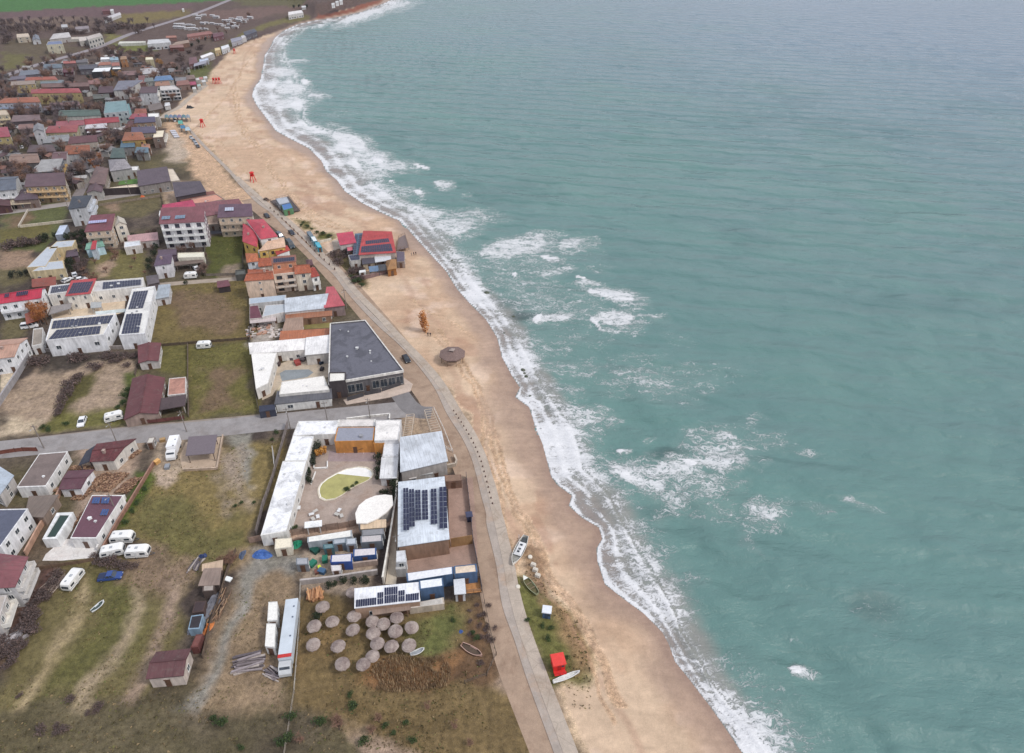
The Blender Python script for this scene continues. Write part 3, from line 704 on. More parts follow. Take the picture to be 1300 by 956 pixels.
    cnt = 0; first = True
    if not openside and fl:
        sides = [(D, C), (C, B), (A, D)]
        for (a, b) in sides:
            m = (a + b) / 2 + c0; nrm = Vector(((b - a).y, -(b - a).x, 0)); L = nrm.length; nrm.normalize()
            if nrm.dot(Vector((0, 0, CAMH)) - m) < 4: continue
            rz = math.atan2(nrm.y, nrm.x) - math.pi / 2; n = max(1, int((L - .6) / sp)); fh = H / fl
            for k in range(fl):
                for i in range(n):
                    if cnt >= maxw: break
                    q = a.lerp(b, (i + .5) / n); cnt += 1
                    zc = k * fh + min(fh * .55, lift)
                    if first and k == 0 and i == n // 2 and door:
                        add_door(o, (q.x + nrm.x * .01, q.y + nrm.y * .01, 1.06), rz); continue
                    add_window(o, (q.x + nrm.x * .012, q.y + nrm.y * .012, zc), rz, w, min(wh, fh * .6), fr)
            first = False
            if balc and (('f' in balc and (a, b) == (D, C)) or ('r' in balc and (a, b) == (C, B))):
                for k in range(1, fl):
                    bm = MB(); dp = 1.3; z = k * fh + .02; mid = (a + b) / 2 + nrm * (dp / 2 + .01)
                    ln = L * .94; bm.box((mid.x, mid.y, z), (ln, dp, .16), rz)
                    e = (a + b) / 2 + nrm * (dp - .04); bm.box((e.x, e.y, z + .95), (ln, .06, .08), rz); bm.box((e.x, e.y, z + .45), (ln, .05, .5), rz)
                    ts = (b - a).normalized()
                    for i in range(n + 1):
                        q = mid + ts * (ln * (i / n - .5)); bm.box((q.x, q.y, z + .6), (.1, dp, 1.1), rz)
                    bm.build('balcony', mpl('balcony_render', bcol, .8), o)
    INFO[o.name] = (c0, planes, H); FARR = False
    return o
def raypl(px, py, p0, n):
    d = Vector(ray(px, py)); o = Vector((0, 0, CAMH)); t = (p0 - o).dot(n) / d.dot(n); return o + d * t
def solar(o, quad, nx, ny, plane='front', gap=.09, name='solar_array', lift=.1, part='solar_panel', mat=None):
    """panels laid on a roof plane; quad = four image corners of the array (back-left, back-right, front-right, front-left)"""
    c0, planes, H = INFO[o.name]; p0, n = planes[plane]; p0 = p0 + c0
    if n.z < 0: n = -n
    q = [raypl(x, y, p0, n) - c0 + n * (lift + .02) for x, y in quad]
    if len(q) == 3: q.append(q[0] + q[2] - q[1])
    A, B, C, D = q
    fr = MB(); 
    for t_ in (.2, .8): fr.beam(A.lerp(D, t_) - n * .05, B.lerp(C, t_) - n * .05, .06)
    arr = fr.build(name, mpl('rack_metal', (170, 172, 176), .4, .1, 1, .6), o)
    for j in range(ny):
        for i in range(nx):
            g = gap / 2; l = (A - B).length / nx; m = (A - D).length / ny; gu, gv = g / l, g / m
            def at(a, b): return A.lerp(B, a).lerp(D.lerp(C, a), b)
            c = [at((i + gu) / nx, (j + 1 - gv) / ny), at((i + 1 - gu) / nx, (j + 1 - gv) / ny), at((i + 1 - gu) / nx, (j + gv) / ny), at((i + gu) / nx, (j + gv) / ny)]
            pm = MB(); pm.hexa([p - n * .035 for p in c], c, 1); pm.m[0] = 0; pm.build(part, [mat or msolar(), mpl('panel_frame', (196, 198, 202), .4, .05, 1, .5)], arr)
    return arr
def slab(name, poly, z, mat, th=.1, kind='structure', label=None, cat=None, parent=None, uvz=False):
    pts = [P3(x, y, 0) for x, y in poly]
    ar = sum(pts[i].x * pts[(i + 1) % len(pts)].y - pts[(i + 1) % len(pts)].x * pts[i].y for i in range(len(pts)))
    if ar < 0: pts = pts[::-1]
    t = [(p.x, p.y, z) for p in pts]; b = [(p.x, p.y, z - th) for p in pts]
    mb = MB(); mb.face(t); n = len(t)
    for i in range(n):
        j = (i + 1) % n; mb.face([b[i], b[j], t[j], t[i]])
    o = mb.build(name, mat, parent)
    return tag(o, label, cat, kind=kind) if parent is None else o
def smooth_path(pts, n=5):
    out = []
    for i in range(len(pts) - 1):
        p0 = pts[max(i - 1, 0)]; p1 = pts[i]; p2 = pts[i + 1]; p3 = pts[min(i + 2, len(pts) - 1)]
        for k in range(n):
            t = k / n; out.append(tuple(.5 * (2 * p1[a] + (p2[a] - p0[a]) * t + (2 * p0[a] - 5 * p1[a] + 4 * p2[a] - p3[a]) * t * t + (3 * p1[a] - p0[a] - 3 * p2[a] + p3[a]) * t ** 3) for a in (0, 1)))
    return out + [pts[-1]]
def strip(name, pts, w, z, mat, th=.12, sm=True, world=False):
    pw = pts if world else [P(x, y) for x, y in pts]
    pw = smooth_path(pw) if sm else pw
    mb = MB(); L = []; Rr = []
    for i, p in enumerate(pw):
        a = pw[max(i - 1, 0)]; b = pw[min(i + 1, len(pw) - 1)]; d = Vector((b[0] - a[0], b[1] - a[1])).normalized(); ww = (w if not isinstance(w, (list, tuple)) else w[0] + (w[1] - w[0]) * i / (len(pw) - 1)) / 2
        L.append((p[0] - d.y * ww, p[1] + d.x * ww)); Rr.append((p[0] + d.y * ww, p[1] - d.x * ww))
    s = 0
    for i in range(len(pw) - 1):
        l0, l1, r0, r1 = L[i], L[i + 1], Rr[i], Rr[i + 1]; ds = math.dist(pw[i], pw[i + 1])
        mb.face([(*r0, z), (*r1, z), (*l1, z), (*l0, z)], 0, [(1, s), (1, s + ds), (0, s + ds), (0, s)]); s += ds
        if th: mb.face([(*r0, z - th), (*r1, z - th), (*r1, z), (*r0, z)]); mb.face([(*l1, z - th), (*l0, z - th), (*l0, z), (*l1, z)])
    for i, e in ((0, 1), (-1, -1)):
        if th: mb.face([(*L[i], z - th), (*Rr[i], z - th), (*Rr[i], z), (*L[i], z)][::e])
    return tag(mb.build(name, mat), kind='structure')
def mground(name, rgb, patch=(120, 100, 84), pk=.5, cracks=0.0):
    t = NT(name); p = t.pos()
    a = t.mapr(t.noise(p, .35, 6, .7), .3, .72, .82, 1.15); b = t.mapr(t.noise(p, 3.5, 4, .7), .3, .7, .9, 1.1)
    st = t.mapr(t.noise(p, .16, 6, .7, .5), .5, .66, 0, pk)
    c = t.mix(st, S(*rgb), S(*patch))
    if cracks:
        v = t.add('ShaderNodeTexVoronoi'); v.feature = 'DISTANCE_TO_EDGE'; v.inputs['Scale'].default_value = cracks; t.l.new(p, v.inputs['Vector'])
        c = t.mix(t.mapr(v.outputs['Distance'], 0, .02, .28, 0), c, S(100, 90, 82))
    t.out(t.scalec(c, t.math('MULTIPLY', a, b)), .9); t.bump(t.noise(p, 6), .3, .05); return t.m
M_ASPH = mground('asphalt', (152, 147, 146), (130, 122, 118), .6); M_DIRTR = mground('packed_dirt', (168, 144, 124), (136, 112, 94), .75)
M_CONC = mground('concrete', (184, 170, 156), (160, 140, 122), .6, .22); M_GREYP = mground('grey_paving', (172, 160, 150), (178, 154, 134), .8)
M_PAVE = mground('stone_paving', (172, 155, 144), (150, 124, 108), .6, .5)
# ---- roads and paths -------------------------------------------------------
# one band of asphalt with a gravel shoulder, then the beach road and its two promenade strips
strip('road', [(-420,606),(-180,588),(0,571),(77,563),(173,552),(250,546),(337,537),(420,529),(500,521),(522,519)], 7.6, .03, M_ASPH, 0)
strip('shoulder', [(-420,596),(-180,580),(0,563),(77,554),(173,543),(250,536),(337,528)], 2.0, .022, mground('gravel_shoulder', (150, 138, 128), (112, 100, 84), .6), 0)
strip('road', [(-60,274),(0,270),(38,265.5),(77,260),(123,253),(170,246),(204,242),(222,240)], 6.0, .03, mground('asphalt', (162, 154, 150), (140, 128, 120), .5), 0)
strip('road', [(92,262),(100,246),(117,217),(128,196),(138,182),(147,172),(152,158),(158,148)], 5.0, .024, mground('asphalt', (140, 132, 132), (112, 102, 98), .6), 0)
strip('road', [(-90,124),(0,98),(50,81.5),(100,67.5),(130,58),(166,43),(208,30),(240,20),(262,12),(296,-2),(345,-22)], 8.0, .03, mground('asphalt', (150, 142, 146), (128, 118, 118), .4), 0)
strip('path', [(186,363),(240,358.5),(316,353)], 3.2, .02, mground('concrete', (168, 154, 140), (140, 120, 104), .5), 0)
strip('road', [(318,252),(352,280),(378,300),(402,322),(424,346),(444,368),(468,396),(492,424),(512,450),(532,482),(550,508),(566,540),(582,568),(596,598),(606,630),(615,670),(624,716),(634,768),(646,820),(662,866),(700,960),(730,1040)], [9.5, 6.6], .026, M_DIRTR, 0)
strip('road', [(503,494),(512,506),(520,516),(532,523),(548,524)], 5.5, .034, mground('asphalt', (128, 124, 124), (110, 100, 94), .5), 0, True)
strip('promenade', [(236,159),(256,182),(291,217),(303,231),(326,255),(346,270),(360,284),(383,307),(406,330),(426,348),(448,376),(480,410),(511,438),(537,467),(556,493),(571,524),(590,554),(602,579),(609,602),(616,630),(622,652),(623,667),(635,716),(643,767),(659,812),(675,861),(712,960),(740,1040)], 1.9, .14, M_GREYP, .14)
strip('promenade', [(300,225),(330,252),(352,270),(366,281),(388,302),(411,326),(431,345),(452,371),(484,404),(506,428),(535,458),(559,487),(581,524),(597,549),(611,579),(619,605),(625,625),(631,652),(635,667),(646,716),(652,749),(664,794),(688,861),(726,960),(756,1040)], 2.5, .2, M_CONC, .2)
strip('path', [(205,150),(214,143),(228,136),(241,124),(262,108)], 4, .05, M_CONC, 0)
slab('pavement', [(440,514),(494,505),(521,497),(524,488),(510,478),(500,484),(470,500),(436,508)], .16, mground('pavement_slabs', (200, 182, 168), (180, 160, 146), .4, .8), .16)
# small dark bollards along the landward edge of the promenade
bo = MB(); bo.lathe([(0, 0), (.16, 0), (.15, .55), (.09, .68), (0, .72)], 8)
bol = bo.mesh('bollard', mpl('bollard_paint', (84, 54, 46), .7)); bl = []
def along(pts, step, off):
    pw = smooth_path([P(x, y) for x, y in pts]); s = 0; nx_ = 0; out = []
    for i in range(len(pw) - 1):
        L = math.dist(pw[i], pw[i + 1]); d = ((pw[i + 1][0] - pw[i][0]) / L, (pw[i + 1][1] - pw[i][1]) / L)
        while nx_ < s + L:
            k = nx_ - s; out.append((pw[i][0] + d[0] * k - d[1] * off, pw[i][1] + d[1] * k + d[0] * off)); nx_ += step
        s += L
    return out
for x, y in along([(571,524),(590,554),(602,579),(609,602),(616,630),(620,645)], 1.9, 1.25):
    q = tag(link('bollard', bol), 'low dark bollard in the row between the dirt road and the grey promenade strip', 'bollard', 'bollards along the promenade edge'); q.location = (x, y, .02)
for x, y in along([(340,266),(360,284),(383,307),(406,330),(426,348)], 5.2, 1.3):
    q = tag(link('bollard', bol), 'squat dark bollard beside the promenade inland of the beach restaurant', 'bollard', 'bollards by the hotels'); q.location = (x, y, .02); q.scale = (1.5,) * 3
# ---- fences and walls ------------------------------------------------------
def wall_run(label, pts, h=1.8, t=.25, col=(190, 182, 172), cap=True, name='garden_wall', cat='wall', z0=0.0, group=None):
    pw = [P3(x, y, z0) for x, y in pts]; c0 = pw[0].copy(); mb = MB(); cb = MB()
    for a, b in zip(pw[:-1], pw[1:]):
        a = a - c0; b = b - c0; m = (a + b) / 2; L = (b - a).length; rz = math.atan2((b - a).y, (b - a).x)
        mb.box((m.x, m.y, h / 2), (L, t, h), rz); cb.box((m.x, m.y, h + .04), (L, t + .1, .08), rz)
    o = thing(name, label, cat, c0, 0, group); mb.build('wall_panel' if name != 'garden_wall' else 'wall', mwall(col, .18), o)
    if cap: cb.build('coping', mwall(tuple(min(255, c + 14) for c in col)), o)
    return o
def fence_run(label, pts, h=1.6, col=(122, 98, 84), step=2.4, slat=True, posts=True, group=None, mesh=False):
    pw = [P3(x, y, 0) for x, y in pts]; c0 = pw[0].copy(); o = thing('fence', label, 'fence', c0, 0, group); mb = MB(); np_ = 0
    m_ = mpl('weathered_board', col, .85, .3, 1.2)
    for a, b in zip(pw[:-1], pw[1:]):
        a = a - c0; b = b - c0; L = (b - a).length; n = max(1, round(L / step)); d = (b - a) / n; rz = math.atan2(d.y, d.x)
        for i in range(n):
            m = a + d * (i + .5)
            if slat:
                hh = h * random.uniform(.9, 1.04); mb.box((m.x, m.y, hh / 2 + .05), (d.length - .1, .05, hh - .1), rz)
            else:
                for zz in (h * .45, h * .9): mb.box((m.x, m.y, zz), (d.length, .06, .1), rz)
        if posts:
            for i in range(n + 1):
                if np_ >= 60: break
                q = a + d * i; pm = MB(); pm.box((q.x, q.y, h / 2 + .06), (.12, .12, h + .12), rz); pm.build('post', mpl('fence_post', tuple(int(c * .82) for c in col), .85, .2), o); np_ += 1
    mb.build('fence_board', m_, o)
    return o
# ================================================================== near buildings (roof corners read at eave height)
MAR = (112, 62, 66); WHT = (236, 234, 230); TER = (178, 92, 62); LGR = (204, 210, 216); CRM = (226, 212, 186); SLT = (88, 92, 106); RED = (196, 62, 72)
V2 = dict(w=1.2, wh=1.4)
# -- dark roofed corner building and its white courtyard wings
o = bld('large building with a stained dark grey roof and white edge beside the beach road', 'building', [(420,412),(463.5,408),(511.5,471),(418,487)], 5.2, 'flat', (104,100,102), (104,104,114), 'corner_building', fl=1, sp=2.3, w=2.1, wh=2.9, dirt=.6, fr=(176,172,168), lift=2.1, parapet=.3)
rm_ = MB(); c0_, pl_, H_ = INFO[o.name]; q_ = [P3(x, y, 5.2) - c0_ for x, y in [(420,412),(463.5,408),(511.5,471),(418,487)]]
for i in range(4):
    a_, b_ = q_[i], q_[(i + 1) % 4]; k_ = 1.012; rm_.beam((a_.x*k_, a_.y*k_, H_ + .02), (b_.x*k_, b_.y*k_, H_ + .02), .35, .8)
rm_.build('fascia', mwall((228,224,218)), o)
for a, b in (((441,509),(462,503)),((463,502),(484,498)),((485,497),(509,489))):
    wall_run('dark glazed terrace screen on white footing before the dark roofed building, ' + ('west length' if a[0] < 450 else 'middle length' if a[0] < 470 else 'east length'), [a, b], 1.3, .14, (74,72,76), False, 'terrace_screen', 'screen', .16)
bld('dark faced entrance block with a white cap roof beside the glass front', 'building', [(418,474),(439,473.5),(438.5,484),(417.5,486)], 5.9, 'flat', (72,64,66), (238,234,226), 'entrance_block', fl=1, sp=9, dirt=.15)
bld('white sheet roofed wing on the north side of the restaurant courtyard', 'building', [(317.5,437),(390,431),(388.5,443.5),(319,449)], 3.8, 'shed', (226,222,216), (244,240,236), 'wing', rise=.5, sp=5)
bld('taller white sheet roof between the courtyard and the dark roofed building', 'building', [(390,431),(419.5,427.5),(418,447),(388,450)], 4.2, 'shed', (206,200,194), (240,238,236), 'wing', rise=.6, sp=4)
bld('white sheet roofed wing along the grass on the west side of the courtyard', 'building', [(319,448.5),(351.5,448),(340.5,487),(325,494.5)], 3.7, 'flat', (226,222,216), (240,237,232), 'wing', parapet=.15, dirt=.12, sp=4)
bld('white ridged roof over the south wing of the restaurant courtyard', 'building', [(358,485),(411,477.5),(418,495),(354.5,501)], 4.3, 'flat', (216,212,206), (238,234,228), 'wing', parapet=.1, dirt=.15, sp=5)
bld('dark grey lean-to roof with a white gutter along the asphalt road', 'canopy', [(354.5,500.5),(419.5,495),(420,505.5),(350,513)], 2.9, 'shed', (216,214,210), (98,98,106), 'lean_to', rise=1.1, fl=1, sp=6, seam=.8, w=1.6)
bld('small navy flat roofed hut at the road corner of the white courtyard', 'hut', [(329,515.5),(349,513.5),(349.5,520),(329,523)], 2.4, 'flat', (60,64,80), (54,58,76), 'hut', parapet=.08, fl=1, sp=3)
slab('courtyard', [(341,468),(388,449),(417,449),(417,479),(356,487),(346,502),(333,508),(331,498)], .05, mground('courtyard_slabs', (192,176,156), (150,140,128), .6, .6), .05)
slab('courtyard', [(355,474),(362,470),(392,469),(398,473),(390,479),(358,484)], .058, mground('grey_rubber', (140,146,150), (120,124,124), .4), .01)
# -- light grey hall, canopy and rusty roofs
bld('long light grey sheet roofed hall beside the terracotta hotel', 'hall', [(363,381),(416,375),(411,391),(363,396)], 4.2, 'shed', (214,208,204), (198,206,214), 'hall', rise=.7, fl=1, sp=4)
bld('narrow pale blue roof strip behind the light grey hall', 'hall', [(316.5,379),(363,374.5),(363,381),(316.5,386)], 4.0, 'flat', (206,204,202), (178,190,202), 'hall', parapet=.06, dirt=.2, fl=1, sp=5)
bld('pale grey roof with white air units west of the light grey hall', 'hall', [(337,388),(363,386),(363,396),(333,402.5)], 3.6, 'flat', (216,210,206), (184,190,196), 'hall', parapet=.1, dirt=.3, fl=1, sp=4)
bld('low maroon terrace roof at the grassy end of the light grey hall', 'canopy', [(317,387),(327,386.5),(333,404),(317,405.5)], 3.0, 'flat', (190,182,176), (110,66,78), 'terrace_roof', parapet=.1, fl=1, sp=4)
bld('pinkish white awning over rubble south of the maroon terrace roof', 'awning', [(318.5,405.5),(348.5,403),(349,407),(319,410)], 2.6, 'shed', (200,190,186), (206,190,186), 'awning', rise=.25, openside=True)
bld('red and pink canopy roof above the beach road beside the light grey hall', 'canopy', [(415,366),(424,365.5),(437,387),(411.5,390)], 4.3, 'shed', (150,130,128), (204,86,96), 'canopy', rise=.4, fl=1, sp=3.5)
for lb, q, rc in (('rust orange corrugated roof row nearest the light grey hall', [(364,400),(420,395.5),(420,400.5),(364,406)], (176,112,80)), ('patchy grey and orange corrugated roof at the west of the walled olive yard', [(364,406),(384,404),(384,418),(359,420)], (168,136,116)), ('bright rust corrugated roof directly above the white courtyard wing', [(358,421.5),(420,418),(420,426.5),(356,432)], (190,108,70))):
    bld(lb, 'shed', q, 2.8, 'shed', (150,120,100), rc, 'shed', rise=.35, fl=1, sp=4, seam=.9, style='sheet')
slab('yard', [(385,406),(420,403),(420,416),(385,418)], .03, mground('yard_grass', (136,126,76), (116,104,70), .5), .03)
wall_run('yellowish wall with dark openings closing the olive yard', [(385,410),(420,406)], 2.4, .2, (150,146,120))
# -- terracotta hotel group
o = bld('cream hotel block with terracotta roof and three rows of arched windows facing the road', 'hotel', [(376,337),(391.5,336.5),(394.5,345.5),(375,347.5)], 7.4, 'gable', (228,214,196), TER, 'hotel', fl=3, sp=2.6, balc='r', style='tile', **V2)
o = bld('balconied hotel front with dark loggias under a terracotta eave', 'hotel', [(345.5,335),(375,333.5),(375,347),(347,350)], 7.2, 'flat', (222,204,188), (184,120,92), 'hotel', fl=3, sp=2.8, w=2.0, wh=1.7, balc='f', bcol=(226,214,202), parapet=.5, fr=(90,58,46))
o = bld('upper storey with a blue panelled roof behind the balconied terracotta hotel', 'hotel', [(345.5,328),(374.5,325.5),(375,331.5),(346,334.5)], 9.6, 'shed', (206,150,120), (150,96,80), 'hotel', rise=.6, fl=3, sp=3.2, ax='u', maxw=8)
solar(o, [(347,328.6),(374,326.3),(374,331),(347,333.8)], 10, 1)
bld('pale pink gabled guest house with a terracotta roof at the edge of the empty lot', 'guest house', [(318,346),(345,344),(347,354),(311,356.5)], 8.0, 'gable', (232,206,184), TER, 'guest_house', rise=1.0, fl=3, sp=5.2, w=.8, wh=.9, style='tile', chim=1)
bld('small white and pale blue house with an orange hipped roof behind the pink guest house', 'house', [(312,322),(326,322),(327.5,331),(314,332.5)], 5.4, 'hip', (222,226,232), (204,112,72), rise=.9, fl=2, sp=2.4, style='tile')
bld('low arcade building with a terracotta roof and two dark arches', 'building', [(328,330),(345,329.5),(345.5,336.5),(329,338)], 4.2, 'shed', (224,206,190), (176,88,58), 'arcade', rise=.7, fl=1, sp=5, w=2.8, wh=2.2, fr=(96,60,48), lift=1.5, style='tile')
bld('terracotta lean-to strip behind the pink guest house', 'annex', [(316,343.5),(340,344),(341,348.5),(316,348)], 4.0, 'shed', (224,206,190), TER, 'annex', rise=.5, fl=1, sp=4, style='tile')
bld('white stepped annex with a small red roof beside the beach road', 'annex', [(393,343),(399.5,342),(405,349.5),(395.5,351.5)], 6.0, 'shed', (236,234,232), (176,70,56), 'annex', rise=.8, fl=2, sp=2.4, balc='f', style='tile')
bld('little maroon roofed kiosk at the top end of the terracotta hotel', 'kiosk', [(388.5,330),(395.5,330),(397,335.5),(390,336.5)], 3.0, 'hip', (150,120,112), (106,70,76), 'kiosk', fl=1, sp=3)
# -- red roofed hotel
bld('large hotel with a sweeping bright red hipped roof nearest the beach road', 'hotel', [(313,279),(334.5,278.5),(352,299.5),(331,303)], 8.6, 'hip', (236,234,232), (204,66,82), 'hotel', rise=2.0, fl=3, sp=3, **V2)
bld('lower red roofed wing with yellow walls at the grassy side of the red hotel', 'hotel', [(308.5,284),(328,292),(326,313),(308.5,306)], 7.0, 'hip', (222,184,104), (202,64,78), 'hotel_wing', rise=1.6, fl=2, sp=3, fr=(150,96,60))
bld('yellow and white hotel block with a peach sheet roof below the red roofs', 'hotel', [(343,306),(360,304),(361.5,313),(329,318.5)], 6.4, 'shed', (224,188,108), (226,184,152), 'hotel_block', rise=.8, fl=2, sp=3, fr=(110,70,50))
bld('small white block with a tilted red roof beside the parked dark van', 'annex', [(350,319),(364,314),(367,317.5),(352,323)], 4.6, 'shed', (232,232,232), (190,66,62), 'annex', rise=.8, fl=1, sp=3)
bld('pale blue cube on the front of the peach roofed block', 'annex', [(328,318),(339,316.5),(339.5,320),(328,322)], 4.6, 'flat', (196,208,224), (200,206,214), 'annex', parapet=.3, fl=2, sp=3)
# -- beach restaurant on the sand
o = bld('beach restaurant with a red roof covered by rows of solar panels', 'restaurant', [(462,296),(497,297),(502,320),(456,323)], 4.8, 'shed', (196,180,170), (196,64,66), 'restaurant', rise=1.0, fl=1, sp=3)
solar(o, [(464,306),(493,302.6),(495,307.4),(464,310.5)], 12, 1); solar(o, [(459,313),(496,309.4),(499,319),(458,321)], 14, 2)
bld('pink red roofed pavilion at the west end of the beach restaurant', 'pavilion', [(428,298),(447.5,295.6),(451.5,307.6),(432,310.5)], 4.4, 'shed', (206,200,196), (208,62,88), 'pavilion', rise=.5, fl=1, sp=2.2)
o = bld('narrow blue grey roofed link between the two red roofs of the beach restaurant', 'restaurant', [(450.5,296.6),(460.6,295.7),(458,322),(448,324)], 4.0, 'flat', (150,146,150), (92,116,136), 'restaurant_link', parapet=.05, fl=1)
solar(o, [(451,299),(454.5,298.6),(452,322),(448.6,323)], 1, 9, 'top'); solar(o, [(456,298.5),(460,298),(457.6,321),(453.6,322)], 1, 9, 'top')
o = bld('low solar covered kitchen roof at the road side of the beach restaurant', 'restaurant', [(442,324),(457,322.5),(457.5,330),(445,331.5)], 3.6, 'flat', (200,196,190), (120,120,140), 'kitchen', parapet=.05, fl=1, sp=2.6)
solar(o, [(443,324.6),(456,323.4),(456.6,329.4),(446,330.8)], 5, 2, 'top')
def deck(name, label, cat, quad, h, mat, rail=True, rcol=(120,100,88)):
    pw = [P3(x, y, h) for x, y in quad]; c0 = sum(pw, Vector()) / 4; c0.z = 0; L = [p - c0 for p in pw]; o = thing(name, label, cat, c0)
    b = L[::-1]; mb = MB(); mb.hexa([(p.x, p.y, h - .16) for p in b], [(p.x, p.y, h) for p in b]); mb.build('planking', mat, o)
    pm = MB()
    for i in range(4):
        a, c = b[i], b[(i + 1) % 4]
        for k in range(3):
            q = a.lerp(c, k / 3) * .98; pm.box((q.x, q.y, (h - .16) / 2), (.16, .16, h - .17))
    pm.build('support', mpl('deck_timber', (104,86,74), .8, .2), o)
    if rail:
        rm_ = MB()
        for i in range(4):
            a, c = b[i], b[(i + 1) % 4]; rm_.beam((a.x, a.y, h + .95), (c.x, c.y, h + .95), .08); rm_.beam((a.x, a.y, h + .5), (c.x, c.y, h + .5), .05)
            n = max(2, int((c - a).length / 1.5))
            for k in range(n): q = a.lerp(c, k / n); rm_.beam((q.x, q.y, h), (q.x, q.y, h + .98), .07)
        rm_.build('railing', mpl('rail_paint', rcol, .7), o)
    return o
M_PLANK = mpl('deck_planks', (124,110,108), .85, .25, 2.5); M_PLANK2 = mpl('warm_planks', (186,132,84), .85, .22, 2.0)
deck('deck', 'grey timber deck with railing at the sea end of the beach restaurant', 'deck', [(506,302),(514,298),(519,314),(503.5,317.5)], 1.2, M_PLANK)
bld('purplish grey roofed bar at the sea end of the beach restaurant', 'bar', [(503,319),(513.5,319.5),(513.5,332),(504,332.5)], 2.8, 'flat', (150,136,130), (104,94,108), 'bar', parapet=.05, fl=1, sp=3)
bld('flat whitish terrace roof in front of the solar covered restaurant', 'terrace', [(476,325),(495,322.5),(496,330),(477,333)], 3.2, 'flat', (180,166,150), (206,208,212), 'terrace_roof', parapet=.05, openside=True)
bld('dark roofed timber store before the beach restaurant', 'store', [(460,328),(475,326.5),(476,333),(461,335)], 2.8, 'shed', (200,184,160), (84,80,92), 'store', rise=.3, fl=1, sp=2.5)
bld('ochre reed covered hut on the beach side of the restaurant', 'hut', [(491,331),(502.5,329.5),(503,340),(492,342)], 3.2, 'pyr', (166,112,62), (170,120,70), 'hut', fl=1, sp=3)
bld('steel blue tarpaulin roofed stall among the clutter south of the restaurant', 'stall', [(469,339.5),(479,338.5),(480,343.5),(470,344.5)], 2.4, 'shed', (90,90,96), (100,128,160), 'stall', rise=.3, openside=True)
bld('dark roofed stall next to the blue tarpaulin stall', 'stall', [(480,337.5),(489,336.5),(490,342),(481,343.5)], 2.4, 'shed', (90,90,96), (76,78,84), 'stall', rise=.3, openside=True)
bld('little white roofed booth at the road side of the restaurant', 'booth', [(456,343.5),(464,342.5),(464,345.5),(456,346.5)], 2.2, 'flat', (214,214,210), (238,238,236), 'booth', parapet=.05, fl=1, sp=2)
bld('tiny pink roofed porch under the pink red pavilion', 'porch', [(440,314),(448,313),(448.5,318),(441,319)], 2.8, 'flat', (90,80,84), (214,118,132), 'porch', parapet=.05, fl=1, sp=3)
wall_run('low purplish wall along the sand south of the restaurant', [(453,356),(470,353),(492,347)], 1.6, .3, (136,112,110))
slab('patio', [(421,306),(428,304),(432,316),(424,318)], .06, M_CONC, .06); wall_run('short white wall from the teal kiosks to the concrete patio', [(406,309),(421,305)], 1.0, .2, (222,214,200)); wall_run('low broken stone kerb below the concrete patio', [(414,325),(424,320),(436,316)], .8, .5, (176,160,146))
# -- small blue beach bar
deck('deck', 'dark planked deck round the small blue beach bar', 'deck', [(343,255),(366,249),(381,267),(360,271.5)], .7, mpl('dark_planks', (92,84,84), .85, .2, 2.0))
bld('small beach bar with a grey white roof on the dark deck', 'bar', [(350,252.5),(364,250),(368,257),(355,260)], 3.4, 'flat', (150,160,178), (178,182,190), 'bar', parapet=.1, fl=1, sp=2.4, z0=.0)
bld('blue roofed serving hatch with green panel front on the small beach bar', 'bar', [(357,260),(368.5,257.5),(372,264),(360,267)], 3.0, 'flat', (96,170,110), (84,122,176), 'serving_hatch', parapet=.05, fl=1, sp=4)
for i, (lb, x, y, wc, rc) in enumerate([('slate grey kiosk at the top of the row beside the promenade', 393, 297, (96,110,122), (120,132,142)), ('white and teal kiosk in the middle of the row beside the promenade', 398, 303.5, (70,150,170), (226,230,230)), ('bright teal kiosk at the lower end of the row beside the promenade', 403.5, 311, (60,160,184), (96,184,204))]):
    bld(lb, 'kiosk', [(x - 4, y - 3), (x + 1.5, y - 3.6), (x + 5, y + 2.6), (x, y + 3.2)], 2.5, 'flat', wc, rc, 'kiosk', parapet=.05, fl=1, sp=2.2)
# -- white guest houses with solar roofs
o = bld('white guest house with five front windows and two solar fields on its roof', 'guest house', [(66,406),(147,398),(132,425.5),(58.5,433)], 6.0, 'flat', (238,238,240), (222,216,206), 'guest_house', fl=1, sp=4.4, wh=1.4, w=1.5, parapet=.3, lift=3.2, maxw=14)
solar(o, [(68,407.5),(144.5,400),(140.5,410.5),(65,418)], 14, 3, 'top'); solar(o, [(72,419),(128.5,414),(126.5,424),(61,431.5)], 12, 3, 'top')
o = bld('long white guest house running away from the viewer with two solar fields', 'guest house', [(168,368),(197,364),(184,424),(151,426)], 5.5, 'flat', (238,238,240), (228,226,222), 'guest_house', fl=1, sp=5, parapet=.3, maxw=10, lift=3)
solar(o, [(169.5,370.5),(188.5,368.8),(181.5,391.5),(162.5,393)], 6, 6, 'top'); solar(o, [(160.5,399),(181,397.8),(176.5,422.5),(154,424.5)], 6, 6, 'top')
o = bld('white guest house at the back of the compound with a low solar roof', 'guest house', [(119,358),(182,353),(182,364),(117,371)], 5.0, 'flat', (236,232,226), (206,204,204), 'guest_house', fl=1, sp=4, parapet=.25, lift=2.4)
solar(o, [(131,358.5),(179,355),(179,361.8),(130,367.5)], 14, 2, 'top')
o = bld('white guest house with a red roof largely hidden by solar panels', 'guest house', [(92,358.5),(122,356),(114,372),(84,375)], 6.0, 'shed', (236,230,220), (196,66,72), 'guest_house', rise=.7, fl=2, sp=2.4, w=.8, ax='u')
solar(o, [(93,359.3),(119,357.2),(112,371),(86,373.6)], 8, 4)
